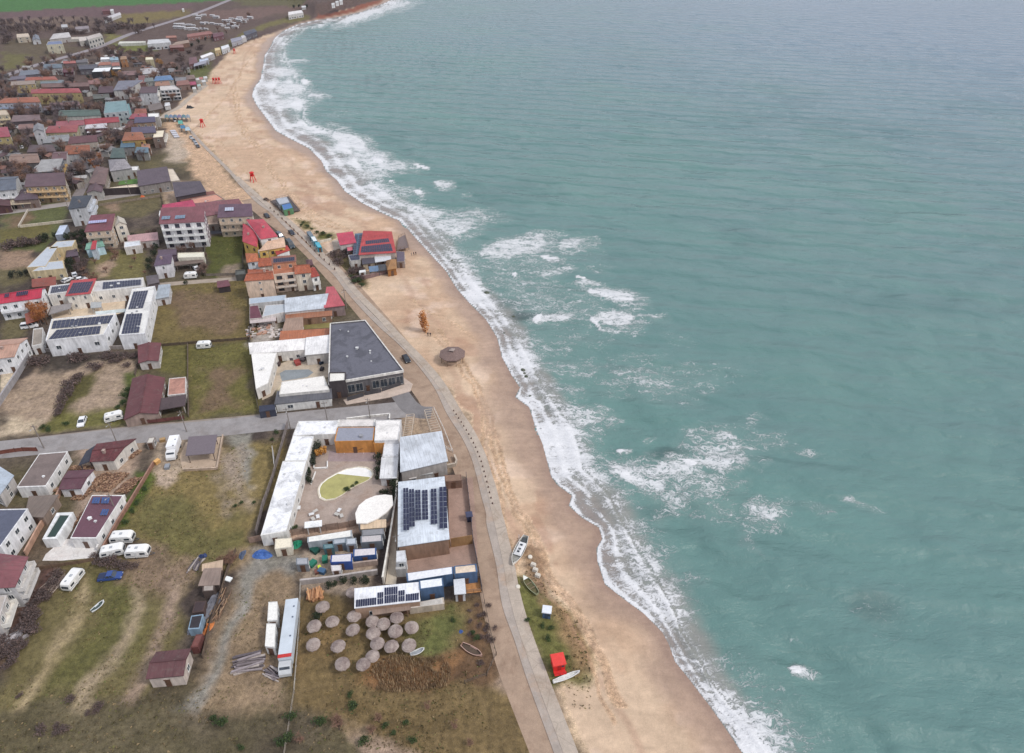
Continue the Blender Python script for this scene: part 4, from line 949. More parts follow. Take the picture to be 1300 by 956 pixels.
o = bld('white house with a blue solar roof beside the red guest house', 'guest house', [(64,363.5),(91,360),(86,371),(61,374.5)], 5.0, 'flat', (232,230,226), (200,200,204), 'guest_house', fl=2, sp=4, parapet=.2)
solar(o, [(66,364.5),(89,361.6),(85,369.5),(64,372.5)], 8, 2, 'top')
slab('courtyard', [(70,388),(118,380),(160,374),(158,396),(140,402),(68,408),(64,400)], .06, mground('pale_paving', (216,196,170), (180,150,130), .4, .5), .06)
bld('small grey canopy in the pale courtyard of the guest houses', 'canopy', [(116,384.5),(128,384),(128,390),(116,391)], 2.8, 'flat', (190,190,188), (176,178,178), 'canopy', parapet=0, openside=True)
bld('long white awning across the guest house courtyard', 'awning', [(122,396),(158.5,392.5),(158.5,396),(123.5,400)], 2.6, 'flat', (210,212,212), (214,222,220), 'awning', parapet=0, openside=True)
bld('weathered grey canopy on posts west of the guest house courtyard', 'canopy', [(67,390),(90,386),(88,391.5),(63,399)], 2.6, 'shed', (150,146,142), (150,142,140), 'canopy', rise=.3, openside=True)
o = bld('white balconied house with a bright red roof and blue water heaters', 'house', [(3,373),(57,365.4),(51,378),(-3,385.5)], 6.8, 'gable', (236,236,238), (198,44,70), rise=1.6, fl=2, sp=2.9, balc='f', bcol=(236,236,238), **V2)
solar(o, [(7,374.2),(13,373.4),(12,378),(6,379)], 3, 1, 'front', lift=.5, name='solar_heater'); solar(o, [(22,372),(37,370),(36,375),(21,377)], 6, 1, 'front', lift=.5, name='solar_heater')
bld('brick red roofed barn behind the red roofed white house', 'barn', [(42,356),(70,353),(70,362),(42,364)], 3.0, 'shed', (130,104,94), (152,74,60), 'barn', rise=.5, fl=1, sp=4)
bld('terracotta lean-to roof over a parking bay beside bare shrubs', 'canopy', [(33,400),(47,395),(50,405),(34,410.5)], 2.6, 'shed', (150,130,120), (158,82,66), 'canopy', rise=.4, openside=True)
bld('roofless looking white shed ruin beside the solar guest house', 'shed', [(43,419),(55,417.5),(54,438),(41,441)], 3.0, 'flat', (226,224,222), (160,150,140), 'shed', parapet=.5, fl=1, sp=5)
wall_run('grey block wall along the lane below the solar guest houses', [(38,448),(60,447),(100,444),(158,443)], 1.2, .3, (158,148,142))
bld('white house with salmon and slate roof slopes at the left edge', 'house', [(-14,433.5),(33.5,429.5),(17.5,452),(-14,456)], 6.0, 'gable', (238,238,240), (196,150,128), rise=1.3, fl=2, sp=2.6)
wall_run('grey concrete yard wall running diagonally from the salmon roofed house', [(38,455),(22,482),(0,515),(-20,545)], 2.2, .35, (160,156,158))
bld('little shed with a maroon roof at the corner of the empty lots', 'shed', [(175.5,439),(203.5,436),(200.5,457.5),(176.5,460)], 3.0, 'gable', (206,200,196), (118,60,64), 'shed', rise=.7, ax='v', fl=1, sp=3)
bld('long barn like house with a maroon sheet roof beside the white caravan', 'barn', [(168.5,481),(208.5,480.5),(200,524),(158,532)], 3.0, 'gable', (160,140,130), (112,58,62), 'barn', rise=1.5, ax='v', fl=1, sp=4, seam=.9)
bld('flat salmon topped block behind the long maroon barn', 'shed', [(215,481),(236,479),(235.5,500),(213,502.5)], 2.8, 'flat', (216,210,206), (186,138,122), 'shed', parapet=.15, dirt=.5, fl=1, sp=4)
bld('low dark roofed porch on the long maroon barn', 'porch', [(202,507),(235,502),(234,515),(200,521)], 2.7, 'flat', (196,190,184), (84,70,72), 'porch', parapet=.1, openside=True)
fence_run('rusty brown fence between the maroon barn and the asphalt road', [(163,539.5),(200,536.5),(234,532)], 1.3, (104,62,58), 2.2)
# -- houses between the road and the caravans
bld('maroon hipped house close to the asphalt road beside stacked roof tiles', 'house', [(124,564),(171,557.5),(144,583.5),(116,585)], 3.6, 'gable', (214,208,200), (110,54,58), rise=.7, ax='u', fl=1, sp=3, style='tile')
bld('dark flat roof on posts on the west of the maroon house by the road', 'porch', [(110,574),(122,566),(114,585),(101,590)], 2.6, 'flat', (70,70,82), (64,66,78), 'porch', parapet=.05, openside=True)  # dark flat roof on posts, open on every side
bld('low long house with a weathered grey brown flat roof and white side wall', 'house', [(50,576.5),(86,573.5),(58,617.5),(21.5,619)], 3.5, 'flat', (232,230,228), (126,112,108), fl=1, sp=3.2, parapet=.12, dirt=.35, w=1.2, lift=1.9)
bld('small house with a plum sheet roof beside the long grey roof', 'house', [(87,598.5),(117.5,597),(102,619),(76.5,620)], 3.0, 'gable', (236,236,238), (104,62,74), rise=.5, ax='u', fl=1, sp=4)
bld('faded brown felt roofed shed behind the slate roofed house', 'shed', [(38.5,632.5),(73,630.5),(54.5,655.5),(33.5,653.5)], 3.0, 'shed', (150,132,120), (128,112,102), 'shed', rise=.4, fl=1, sp=3)
bld('white house with a slate blue flat roof at the left edge', 'house', [(-30,648),(35.5,646.5),(1,694),(-62,697)], 5.6, 'flat', (234,234,236), (94,98,116), fl=2, sp=3.4, parapet=.2, dirt=.2, w=1.3)
bld('house with a pale blue grey sheet roof cut by the left edge', 'house', [(-25,581),(15.5,603.5),(-1,627),(-42,604)], 4.6, 'gable', (196,190,186), (176,188,202), rise=.8, ax='v', fl=2, sp=3)
o = bld('long low house with a plum flat roof carrying three blue collectors', 'house', [(117,629),(156.5,629),(122,683.5),(89.5,683.5)], 3.3, 'flat', (238,236,234), (108,74,86), parapet=.08, dirt=.15, fl=1, sp=4)
for q in ([(119,632.5),(128.5,632.5),(126.5,640.5),(116.5,640.5)], [(130,632.5),(140.5,632.5),(138.5,640.5),(128.5,640.5)], [(130.5,647.5),(139.5,647.5),(136.5,655.5),(127,655.5)]):
    solar(o, q, 3, 1, 'top', name='solar_heater', lift=.35, mat=mpl('collector_glass', (56,82,134), .25, .15, .8))
def pool_block():
    q = [(72,651),(93,650),(72.5,684),(53.5,684.5)]; h = 2.9; pw = [P3(x, y, h) for x, y in q]; c0 = sum(pw, Vector()) / 4; c0.z = 0
    o = thing('pool_terrace', 'raised white terrace block with a long dark green swimming pool on top', 'pool', c0); L = [p - c0 for p in pw][::-1]
    pi = [(75.6,653.6),(88.3,653.6),(70,681.5),(58.3,682)]; I = [P3(x, y, h) - c0 for x, y in pi][::-1]
    mb = MB()
    for i in range(4):
        j = (i + 1) % 4; a, b, c, d = L[i], L[j], I[j], I[i]
        mb.face([(p.x, p.y, h) for p in (a, b, c, d)]); mb.face([(a.x, a.y, 0), (b.x, b.y, 0), (b.x, b.y, h), (a.x, a.y, h)]); mb.face([(d.x, d.y, h), (c.x, c.y, h), (c.x, c.y, h - 1), (d.x, d.y, h - 1)])
    mb.build('terrace', mwall((240,240,240)), o)
    w_ = MB(); w_.face([(p.x, p.y, h - .3) for p in I]); t = NT('pool_water'); t.out(S(40,62,56), .06); w_.build('water', t.m, o)
    return o
pool_block()
slab('patio', [(80,685),(128,683),(122,708),(78,712),(54,712),(58,704)], .08, mground('white_paving', (226,222,218), (200,180,170), .4, .4), .08)
wall_run('white parapet wall on the right of the plum roofed house', [(160,633),(140,664),(125,700)], 1.3, .3, (228,224,220)); wall_run('rusty coloured boundary wall between the plum roofed house and the caravans', [(196,590),(183,612),(166,640),(150,666),(131,700)], 1.2, .25, (150,112,96))
wall_run('pinkish garden wall between the pool terrace and the slate house', [(78,626),(66,650),(50,676),(34,706)], 1.6, .25, (188,150,128))
o = bld('tall house with a maroon hipped roof and stepped grey balconies at the left edge', 'house', [(-25,701),(33,708),(17.5,744),(-48,748)], 6.8, 'hip', (206,204,204), (140,78,84), rise=1.8, fl=3, sp=2.8, balc='r', bcol=(214,210,206), seam=1.2)
bld('pale stepped house with white balconies below the maroon hipped roof', 'house', [(-25,758),(9,757),(-2,790),(-45,795)], 4.6, 'flat', (206,200,196), (190,180,172), fl=2, sp=2.8, balc='r', parapet=.3)
# -- pavilion
bld('open pavilion with a purple grey roof on posts above a beige terrace', 'pavilion', [(240.5,555.5),(274.5,553),(271,575),(237,578)], 3.0, 'flat', (120,104,96), (116,106,112), 'pavilion', parapet=0, dirt=.1, openside=True)
slab('terrace', [(236,562),(281,555),(275,595),(232,597),(228,580)], .12, mground('beige_terrace', (194,172,150), (160,140,120), .4), .12)
wall_run('low beige wall round the terrace of the purple grey pavilion', [(283.5,554),(276,596),(234,598)], .7, .25, (186,164,144))
bld('small shed with pale roof between the pavilion and the road', 'shed', [(189,556),(197,555),(194,562),(186,563)], 2.2, 'flat', (150,140,134), (206,200,190), 'shed', parapet=.05, fl=1, sp=3)
# -- white resort round the oval pool
RW = (242, 242, 244)
bld('blotchy white flat roof at the road corner of the pool resort', 'building', [(379,535),(430,534),(427,551),(372,553)], 3.8, 'flat', (228,226,222), RW, 'resort_wing', parapet=.1, dirt=.7, fl=1, sp=4)
bld('upper part of the long white western roof of the pool resort', 'building', [(372,553.5),(398.5,554),(390,585),(361.5,585.5)], 3.6, 'flat', (228,226,222), RW, 'resort_wing', parapet=.1, dirt=.7, fl=1, sp=4)
bld('long white western roof of the pool resort with a grey stain at its lower end', 'building', [(359,586),(389,585.5),(363.5,674.5),(331,680)], 3.6, 'flat', (228,226,222), RW, 'resort_wing', parapet=.1, dirt=.7, fl=1, sp=4.5)
bld('grey roofed bar with an orange timber front facing the oval pool', 'bar', [(428.5,543),(476,542.5),(474,559.5),(424.5,560.5)], 4.2, 'flat', (206,142,76), (150,152,164), 'bar', parapet=.06, dirt=.1, fl=1, sp=6, w=.6)
bld('narrow white roof strip between the grey roofed bar and the road', 'building', [(430,533.5),(476.5,533),(476,541.5),(429.5,542)], 3.6, 'flat', (228,226,222), (226,220,216), 'resort_wing', parapet=.25, dirt=.4, fl=0)
bld('square cream white roof at the north east corner of the pool resort', 'building', [(477.5,534),(509.5,533.5),(505.5,559),(475.5,559.8)], 4.6, 'flat', (222,220,220), (240,236,232), 'resort_wing', parapet=.2, dirt=.45, fl=1, sp=5)
bld('short orange timber fronted link beside the grey roofed bar', 'building', [(474.5,560.3),(488,560),(487.5,563),(474.5,563)], 3.8, 'flat', (206,142,76), (220,214,206), 'resort_wing', parapet=.1, fl=0)
bld('white flat roof with grey air units beside the corrugated hall', 'building', [(488.5,560),(507.5,559.5),(505.5,580),(485.5,581)], 3.3, 'flat', (222,220,220), (228,228,230), 'resort_wing', parapet=.15, dirt=.7, fl=1, sp=4)
bld('ribbed white roof at the eastern poolside next to potted trees', 'building', [(485.5,582.5),(505,582),(502.5,605.5),(483,606)], 3.0, 'shed', (222,220,220), (226,226,228), 'resort_wing', rise=.3, fl=1, sp=3, seam=1.0)
slab('pool_terrace', [(398,556),(424,560),(488,562),(486,606),(500,640),(480,664),(382,672),(364,676),(391,590)], .07, M_PAVE, .07)
slab('terrace', [(418,573),(476,572),(478,586),(416,586)], .09, mground('grey_pink_deck', (160,142,142), (140,120,118), .4, .7), .02)
def oval_pool():
    pts = [(445,690),(452,668),(470,640),(520,600),(600,556),(680,522),(780,503),(850,510),(893,535),(905,565),(885,600),(840,626),(760,660),(700,695),(650,735),(580,772),(500,782),(458,760),(445,720)]
    px = [(340 + x / 6.828, 520 + y / 6.828) for x, y in pts]; pw = [P3(x, y, .1) for x, y in px]; c0 = sum(pw, Vector()) / len(pw); c0.z = 0
    o = thing('swimming_pool', 'half drained oval pool with green water and a bare white deep end', 'swimming pool', c0)
    L = [p - c0 for p in pw][::-1]; n = len(L); rim = MB(); bs = MB()
    outr = [Vector((p.x * 1.06, p.y * 1.08, p.z)) for p in L]
    flo = [Vector((p.x * .97, p.y * .97, .085)) for p in L]
    for i in range(n):
        j = (i + 1) % n; a, b, c, d = outr[i], outr[j], L[j], L[i]
        rim.face([(p.x, p.y, .22) for p in (a, b, c, d)]); rim.face([(a.x, a.y, .05), (b.x, b.y, .05), (b.x, b.y, .22), (a.x, a.y, .22)])
        bs.face([(d.x, d.y, .22), (c.x, c.y, .22), tuple(flo[j]), tuple(flo[i])])
    bs.face([tuple(p) for p in flo]); rim.build('rim', mwall((226,216,196)), o); bs.build('basin', mwall((244,242,238), .05), o)
    wt = [p for p in flo]; sp_ = (P3(340 + 765 / 6.828, 520 + 575 / 6.828) - c0); dr = (P3(340 + 560 / 6.828, 640) - P3(340 + 740 / 6.828, 586)); dr.normalize()
    out = []
    for i in range(n):
        a, b = wt[i], wt[(i + 1) % n]; da, db = (a - sp_).dot(dr), (b - sp_).dot(dr)
        if da > 0: out.append(a)
        if da * db < 0: out.append(a.lerp(b, da / (da - db)))
    w_ = MB(); w_.face([(p.x, p.y, .105) for p in out]); t = NT('green_water'); p_ = t.pos()
    t.out(t.scalec(S(172,166,104), t.mapr(t.noise(p_, .5, 3), .3, .7, .85, 1.15)), .1); w_.build('water', t.m, o)
oval_pool()
def round_roof():
    px = [(453,664),(451.5,652),(456,642),(465,634.5),(476,630),(488,628.5),(497.5,629.5),(499,641),(491,650),(480,658),(466,664)]; h = 3.4
    pw = [P3(x, y, h) for x, y in px]; c0 = sum(pw, Vector()) / len(pw); c0.z = 0; o = thing('pool_bar', 'rounded white roofed building beside the oval pool', 'building', c0); L = [p - c0 for p in pw][::-1]; n = len(L)
    w_ = MB(); r_ = MB(); t = [(p.x * 1.02, p.y * 1.02, h + .12) for p in L]; r_.face(t, 0, [(p[0], p[1]) for p in t])
    for i in range(n):
        j = (i + 1) % n; a, b = L[i], L[j]; w_.face([(a.x * .94, a.y * .94, 0), (b.x * .94, b.y * .94, 0), (b.x * .94, b.y * .94, h), (a.x * .94, a.y * .94, h)]); r_.face([(t[i][0], t[i][1], h - .25), (t[j][0], t[j][1], h - .25), t[j], t[i]])
    w_.build('wall', mwall((186,182,180)), o); r_.build('roof', mflat((244,240,234), .08), o)
round_roof()
wall_run('tall white boundary wall along the passage between pool resort and solar hall', [(506,606),(503.5,640),(496,690),(487,742)], 2.4, .3, (222,216,206))
slab('path', [(507,614),(506,690),(503,742),(489,742),(497,690),(504,640)], .05, mground('passage_concrete', (196,184,166), (170,156,140), .4), .05)
# -- grey corrugated hall, solar hall and service yard
bld('hall with a pale grey corrugated roof next to the timber pergolas', 'hall', [(509.5,557.5),(559.5,550),(567,584.5),(509.5,598)], 5.6, 'shed', (176,170,166), (206,212,220), 'hall', rise=.5, ax='u', fl=1, sp=5, seam=1.1)
o = bld('hall with a white roof carrying six long columns of solar panels', 'hall', [(506.5,613),(563.5,606),(569.5,683),(506,692.5)], 5.4, 'hip', (150,120,100), (214,222,232), 'solar_hall', rise=.7, ax='v', fl=0, ov=.3, inset=.3)
planes = INFO[o.name][1]; planes['pl'] = (Vector((0, 0, 6.2)), Vector((0, 0, 1)))
for a, b, t0, b0 in ((511.7,518.5,620,674),(519.2,525.8,621.3,669.5),(527,533.9,622.5,661),(535.7,543,622.5,660.5),(546.8,554.4,621,666),(557.5,567,618.5,671.5)):
    solar(o, [(a, t0), (b, t0 - .6), (b + .6 + (b0 - 618) * .012, b0 - .5), (a + (b0 - 618) * .002, b0)], 2, 8, 'pl')
def screen(label, pts, h, col, name='reed_screen', cat='screen'):
    return wall_run(label, pts, h, .12, col, False, name, cat)
screen('ochre reed screen along the lower edge of the white solar hall', [(510,704),(540,700),(572,696)], 3.4, (150,116,80)); screen('taller ochre reed screen at the seaward end of the solar hall terrace', [(573,695),(600,690.5)], 3.0, (158,122,82))
slab('terrace', [(569,612),(600,606),(606,690),(606,716),(516,728),(508,704),(570,694)], .06, mground('rose_terrace', (168,140,126), (140,116,104), .5, .3), .06)
slab('yard', [(509,599),(567,586),(566,604),(508,612)], .05, mground('service_yard', (150,138,132), (110,100,96), .6), .05)
bld('pale container between the corrugated hall and the solar hall', 'container', [(527,596),(547,592.5),(548,601),(528,604)], 2.6, 'flat', (206,204,202), (196,198,198), 'container', parapet=0, fl=0)
bld('small white container beside barrels in the service yard', 'container', [(518.5,599.5),(526,598.5),(528,606),(520,607.5)], 2.4, 'flat', (216,212,210), (222,218,216), 'container', parapet=0, fl=0)
bld('brown timber cabin at the gap between the two halls and the road', 'cabin', [(564,603.5),(585,602.5),(586,610),(565,611.5)], 2.6, 'flat', (130,102,88), (150,122,104), 'cabin', parapet=.05, fl=1, sp=3)
fence_run('dark slatted fence between the terrace and the dirt road', [(592,606),(597,650),(601,690),(606,716),(612,750)], 1.8, (110,106,112), 2.4)
wall_run('rounded sandy wall end beside the corrugated hall', [(568,594),(578,592),(580,588),(577,581)], 1.1, .4, (190,176,160))
bld('navy box shaped store on the rose coloured terrace', 'store', [(592,651),(598,650.5),(599,655),(593,656)], 2.0, 'flat', (58,62,90), (70,74,100), 'store', parapet=0, fl=0)
bld('stacked pale grey air handling container beside the passage', 'container', [(503.5,700),(514.5,699),(515.5,713),(503,714)], 4.2, 'flat', (206,208,210), (222,224,228), 'container', parapet=.08, fl=2, sp=2)
bld('lower grey service cabinet below the pale air handling container', 'container', [(503,715.5),(515,714.5),(515,722),(502.5,723)], 2.6, 'flat', (186,184,182), (190,188,184), 'cabinet', parapet=.05, fl=0)
BLU = (78, 104, 138)
bld('long white roof with blue walls below the rose terrace', 'building', [(516,728),(575,719.5),(575.5,728.5),(517,738)], 3.8, 'flat', BLU, (232,232,236), 'service_building', parapet=.05, dirt=.12, fl=1, sp=5)
bld('taller white roofed box with blue walls in front of the long white roof', 'building', [(532,737.5),(562,733.5),(563,744),(533,748)], 4.2, 'flat', BLU, (236,238,240), 'service_building', parapet=.05, dirt=.1, fl=1, sp=6)
bld('cream roofed block with blue walls at the seaward corner of the yard', 'building', [(576.5,719.5),(604.5,716.5),(606,726.5),(577,729.5)], 3.8, 'flat', BLU, (232,212,190), 'service_building', parapet=.2, dirt=.3, fl=1, sp=6)
bld('light grey container standing beside the orange timber deck', 'container', [(577,737.5),(589,736),(590.5,752.5),(578,753.5)], 2.7, 'flat', (206,206,210), (214,216,220), 'container', parapet=0, fl=1, sp=3)
deck('deck', 'orange brown timber deck behind the fence at the dirt road', 'deck', [(590,735),(609,733.5),(611,751),(592,753)], .4, M_PLANK2)
bld('low cream plinth roof at the seaward end of the solar covered shed', 'building', [(518,767),(563,758.5),(564,766.5),(520,772.5)], 1.9, 'flat', (190,176,160), (214,208,200), 'plinth', parapet=.04, fl=0)
o = bld('shed with a white roof stepped with solar panels above the straw parasols', 'shed', [(451,749),(531.5,741),(532.5,763),(450.5,772)], 3.6, 'shed', (160,132,112), (236,238,242), 'shed', rise=.5, ax='u', fl=1, sp=6, ov=.1)
for q, nx_, ny_ in (([(452,761.6),(478,758.6),(478,768.2),(451.6,771.2)], 9, 1), ([(479,752.5),(487,751.6),(487,767),(479,768)], 3, 2), ([(488,746.2),(505,744.6),(505,764.6),(488,766.8)], 6, 2), ([(505.6,750),(514,749),(514,763.4),(505.6,764.4)], 3, 2), ([(515,754.6),(532,752.6),(532,762.2),(515,763.6)], 6, 1)):
    solar(o, q, nx_, ny_)
bld('timber lean-to under the lower edge of the solar covered shed', 'lean-to', [(475,774),(518,769),(519,774),(476,780)], 2.2, 'shed', (140,112,92), (150,124,108), 'lean_to', rise=.3, openside=True)
# container yard
CT = [('long white roofed container with grey sides behind the brick coloured wall', [(390.5,682),(446.5,673),(446.5,681),(390.5,688.5)], 2.8, (168,174,180), (238,236,230)),
 ('dark grey container row near the passage', [(459.5,673),(487,671),(487.5,678),(459.5,680.5)], 2.8, (120,122,126), (142,142,146)),
 ('pale ribbed container in front of the dark grey row', [(458,681),(485,679),(485.5,687),(458,689)], 2.7, (112,118,126), (196,190,190)),
 ('grey lean cabin beside the long white roofed container', [(422.5,685),(439,683.5),(439,689),(423,691)], 2.5, (130,142,152), (178,184,192)),
 ('square pale grey cabin at the end of the long white container', [(440,684),(452,683),(452,690.5),(439.5,691.5)], 2.6, (150,156,164), (192,198,206)),
 ('royal blue container with a pale roof and white lower band', [(449,697.6),(477.5,695.7),(477.5,704.3),(448.5,706.8)], 2.6, (52,84,136), (216,210,212)),
 ('bright blue container with a pale lilac roof in the middle of the yard', [(420.5,705),(447,703),(446.5,713),(419.5,714)], 2.7, (54,82,150), (220,216,220)),
 ('small grey container at the gravel edge of the yard', [(376,708.5),(391,708.3),(391.2,716.5),(376,717)], 2.4, (128,132,138), (166,168,174)),
 ('white cold box beside the bright blue container', [(420,718),(433,717.5),(432,724),(421.5,725)], 2.2, (214,206,206), (226,222,220)),
 ('teal sided cabin under the long white container', [(410,691.5),(423,690.5),(424,695.5),(411,697)], 2.3, (70,104,112), (112,140,146))]
for lb, q, h, wc, rc in CT: bld(lb, 'container', q, h, 'flat', wc, rc, 'container', parapet=.04, fl=1, sp=6, dirt=.15, ov=0)
bld('white awning over garden chairs behind the brick coloured wall', 'awning', [(388.5,663.5),(407,661.5),(407,668),(388.5,670)], 2.5, 'flat', (214,212,210), (240,240,240), 'awning', parapet=0, openside=True)
bld('cream roof with dark bars on the shed at the passage corner', 'shed', [(460,663),(488,661),(488,669),(460,671)], 2.8, 'shed', (150,120,100), (226,196,160), 'shed', rise=.3, fl=1, sp=4, seam=1.9)
fence_run('pinkish brown panel wall between the pool resort and the container yard', [(317,690),(340,685),(372,680),(400,676),(430,672),(458,667)], 2.2, (150,126,112), 3.2)
fence_run('grey weathered plank fence along the west side of the white resort roof', [(366,540),(357,572),(346,612),(334,646),(326,680)], 2.0, (140,130,128), 2.4)
wall_run('long grey concrete wall between the container yard and the parasol field', [(382,742),(420,738),(452,733),(480,729)], 1.5, .35, (172,164,160)); wall_run('pale planked wall east of the bright blue container', [(447,721),(480,717)], 1.6, .3, (170,150,138))
screen('tilted white board leaning on the plank fence beside the resort', [(347.5,575),(350,598)], 2.6, (196,192,190), 'leaning_board', 'board')
fence_run('thin post and rail fence beside the long grey trailer', [(382,742),(381,790),(378,830),(374,880)], 1.3, (176,170,162), 3.0, slat=False)
fence_run('post and wire fence round the parasol field beside the dirt road', [(612,750),(622,800),(630,832),(618,858),(590,868)], 1.1, (100,88,78), 3.0, slat=False)
# pergolas on the empty terrace
def pergola(label, quad, n, h=2.4, col=(196,182,166)):
    pw = [P3(x, y, h) for x, y in quad]; c0 = sum(pw, Vector()) / 4; c0.z = 0; A, B, C, D = [p - c0 for p in pw]; o = thing('pergola', label, 'pergola', c0); m_ = mpl('pergola_timber', col, .8, .15)
    bm = MB(); bm.beam(A, D, .14, .18); bm.beam(B, C, .14, .18)
    for i in range(n + 1): bm.beam(A.lerp(D, i / n) + Vector((0, 0, .16)), B.lerp(C, i / n) + Vector((0, 0, .16)), .1, .14)
    bm.build('beam', m_, o)
    for i in range(0, n + 1, 2):
        for s0, s1 in ((A, D), (B, C)):
            q = s0.lerp(s1, i / n); pm = MB(); pm.box((q.x, q.y, h / 2), (.14, .14, h - .1)); pm.build('post', m_, o)
pergola('pale timber pergola frame beside the cream white roof', [(516,527),(526,526),(522,554),(511.5,556)], 10); pergola('pale timber pergola frame nearest the dirt road', [(539,521),(549,519.5),(561,548),(548,551)], 10)
fence_run('white railing forming a point at the dirt road beside the corrugated hall', [(551,520),(563,545),(575,575),(566,570)], 1.1, (232,228,222), 1.6, slat=False)
wall_run('white kerb wall round a dry planting bed at the road junction', [(440,533),(468,529.5),(495,527),(494.5,533)], .6, .25, (232,228,222))
# sheds in the junk strip and the barn
for lb, q, h, rc, wc, r in (('cream sheeted lean-to at the top of the junk strip', [(259.5,718),(281,713.5),(280,723),(259,724)], 2.4, (206,176,146), (110,90,80), 'shed'), ('brown board roofed shed in the junk strip', [(261,724.5),(279.5,724),(277,741),(254,742)], 2.5, (150,128,116), (90,76,70), 'shed'), ('small grey roofed shed below the brown board roof', [(258,743),(272.5,742.5),(271.5,750),(257,751)], 2.3, (168,158,150), (90,76,70), 'flat'),
    ('black shed with a pale blue front in the junk strip', [(243,782),(258,780),(253,798),(239,799)], 2.2, (52,48,54), (140,164,184), 'flat'), ('dark topped crate shed above the black shed', [(248,764),(262,763),(258,776),(244,778)], 2.0, (70,56,58), (84,66,62), 'flat'), ('rusty maroon container next to the bottom barn', [(249,806),(258,805),(251,821),(242,822)], 2.2, (120,74,68), (104,60,56), 'flat')):
    bld(lb, 'shed', q, h, r, wc, rc, 'shed', rise=.4, fl=0, parapet=.04)
bld('barn with a dark maroon sheet roof and whitish front at the bottom edge', 'barn', [(200,829),(240,825),(231,856),(188,860)], 3.4, 'gable', (206,192,182), (104,62,64), 'barn', rise=.9, ax='u', fl=1, sp=5, seam=1.4)
# ================================================================== the village (middle distance)
PUR = (106, 84, 96); PRD = (176, 72, 76); BRN = (132, 92, 84)
sv = dict(w=1.3, wh=1.3)
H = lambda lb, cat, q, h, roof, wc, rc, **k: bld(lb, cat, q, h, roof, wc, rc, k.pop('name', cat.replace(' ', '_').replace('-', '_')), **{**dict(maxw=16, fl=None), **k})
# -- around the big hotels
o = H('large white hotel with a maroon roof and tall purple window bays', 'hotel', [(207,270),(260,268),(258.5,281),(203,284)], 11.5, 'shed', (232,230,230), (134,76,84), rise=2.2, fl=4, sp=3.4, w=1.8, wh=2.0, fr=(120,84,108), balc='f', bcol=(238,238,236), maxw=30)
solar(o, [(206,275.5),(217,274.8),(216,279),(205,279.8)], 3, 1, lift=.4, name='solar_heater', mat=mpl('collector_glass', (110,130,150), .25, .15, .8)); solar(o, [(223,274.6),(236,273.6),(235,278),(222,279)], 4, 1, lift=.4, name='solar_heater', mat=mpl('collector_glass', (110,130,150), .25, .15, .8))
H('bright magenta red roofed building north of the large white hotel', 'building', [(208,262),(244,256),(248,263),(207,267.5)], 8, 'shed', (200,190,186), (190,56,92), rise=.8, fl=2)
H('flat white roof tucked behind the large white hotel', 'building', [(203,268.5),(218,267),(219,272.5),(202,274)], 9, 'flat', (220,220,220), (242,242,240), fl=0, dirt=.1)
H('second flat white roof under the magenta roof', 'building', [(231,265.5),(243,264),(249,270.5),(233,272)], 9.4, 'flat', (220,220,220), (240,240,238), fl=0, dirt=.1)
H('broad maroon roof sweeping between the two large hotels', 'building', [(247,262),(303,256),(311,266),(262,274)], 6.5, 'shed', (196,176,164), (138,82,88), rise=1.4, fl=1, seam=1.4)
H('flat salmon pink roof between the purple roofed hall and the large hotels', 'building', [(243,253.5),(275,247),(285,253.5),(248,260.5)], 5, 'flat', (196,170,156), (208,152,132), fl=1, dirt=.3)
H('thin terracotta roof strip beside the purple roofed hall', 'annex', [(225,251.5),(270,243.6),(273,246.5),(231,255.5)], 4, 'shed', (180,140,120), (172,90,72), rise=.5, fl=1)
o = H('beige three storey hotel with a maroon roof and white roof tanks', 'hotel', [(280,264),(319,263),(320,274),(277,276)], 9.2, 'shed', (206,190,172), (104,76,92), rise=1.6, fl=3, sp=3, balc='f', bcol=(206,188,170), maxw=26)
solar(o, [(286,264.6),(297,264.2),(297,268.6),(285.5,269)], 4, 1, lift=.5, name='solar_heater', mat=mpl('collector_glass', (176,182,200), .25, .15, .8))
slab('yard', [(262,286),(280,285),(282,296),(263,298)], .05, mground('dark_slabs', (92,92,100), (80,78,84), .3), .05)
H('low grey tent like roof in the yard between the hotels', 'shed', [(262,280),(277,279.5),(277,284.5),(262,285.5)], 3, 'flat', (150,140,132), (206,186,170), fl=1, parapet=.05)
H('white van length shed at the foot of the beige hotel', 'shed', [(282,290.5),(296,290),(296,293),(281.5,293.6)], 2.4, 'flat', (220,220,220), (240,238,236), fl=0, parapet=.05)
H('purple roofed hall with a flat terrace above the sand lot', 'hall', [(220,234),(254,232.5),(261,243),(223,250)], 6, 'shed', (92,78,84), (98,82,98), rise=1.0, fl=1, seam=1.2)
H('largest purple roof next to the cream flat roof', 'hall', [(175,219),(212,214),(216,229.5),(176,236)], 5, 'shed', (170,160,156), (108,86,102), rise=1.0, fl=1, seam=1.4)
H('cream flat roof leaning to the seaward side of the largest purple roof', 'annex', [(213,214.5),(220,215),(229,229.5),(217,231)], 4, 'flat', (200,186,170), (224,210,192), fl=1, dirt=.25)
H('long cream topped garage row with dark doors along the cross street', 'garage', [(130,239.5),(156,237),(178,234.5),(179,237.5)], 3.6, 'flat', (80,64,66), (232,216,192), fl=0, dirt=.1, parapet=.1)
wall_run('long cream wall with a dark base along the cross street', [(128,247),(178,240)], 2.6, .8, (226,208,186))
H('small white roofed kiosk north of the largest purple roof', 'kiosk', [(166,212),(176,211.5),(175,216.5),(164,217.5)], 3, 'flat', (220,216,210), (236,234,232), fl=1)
H('pinkish roof strip on the north side of a small green lawn', 'shed', [(145,217.5),(164,216),(164,220),(145,221.5)], 3, 'shed', (170,140,130), (176,120,106), rise=.3, fl=1)
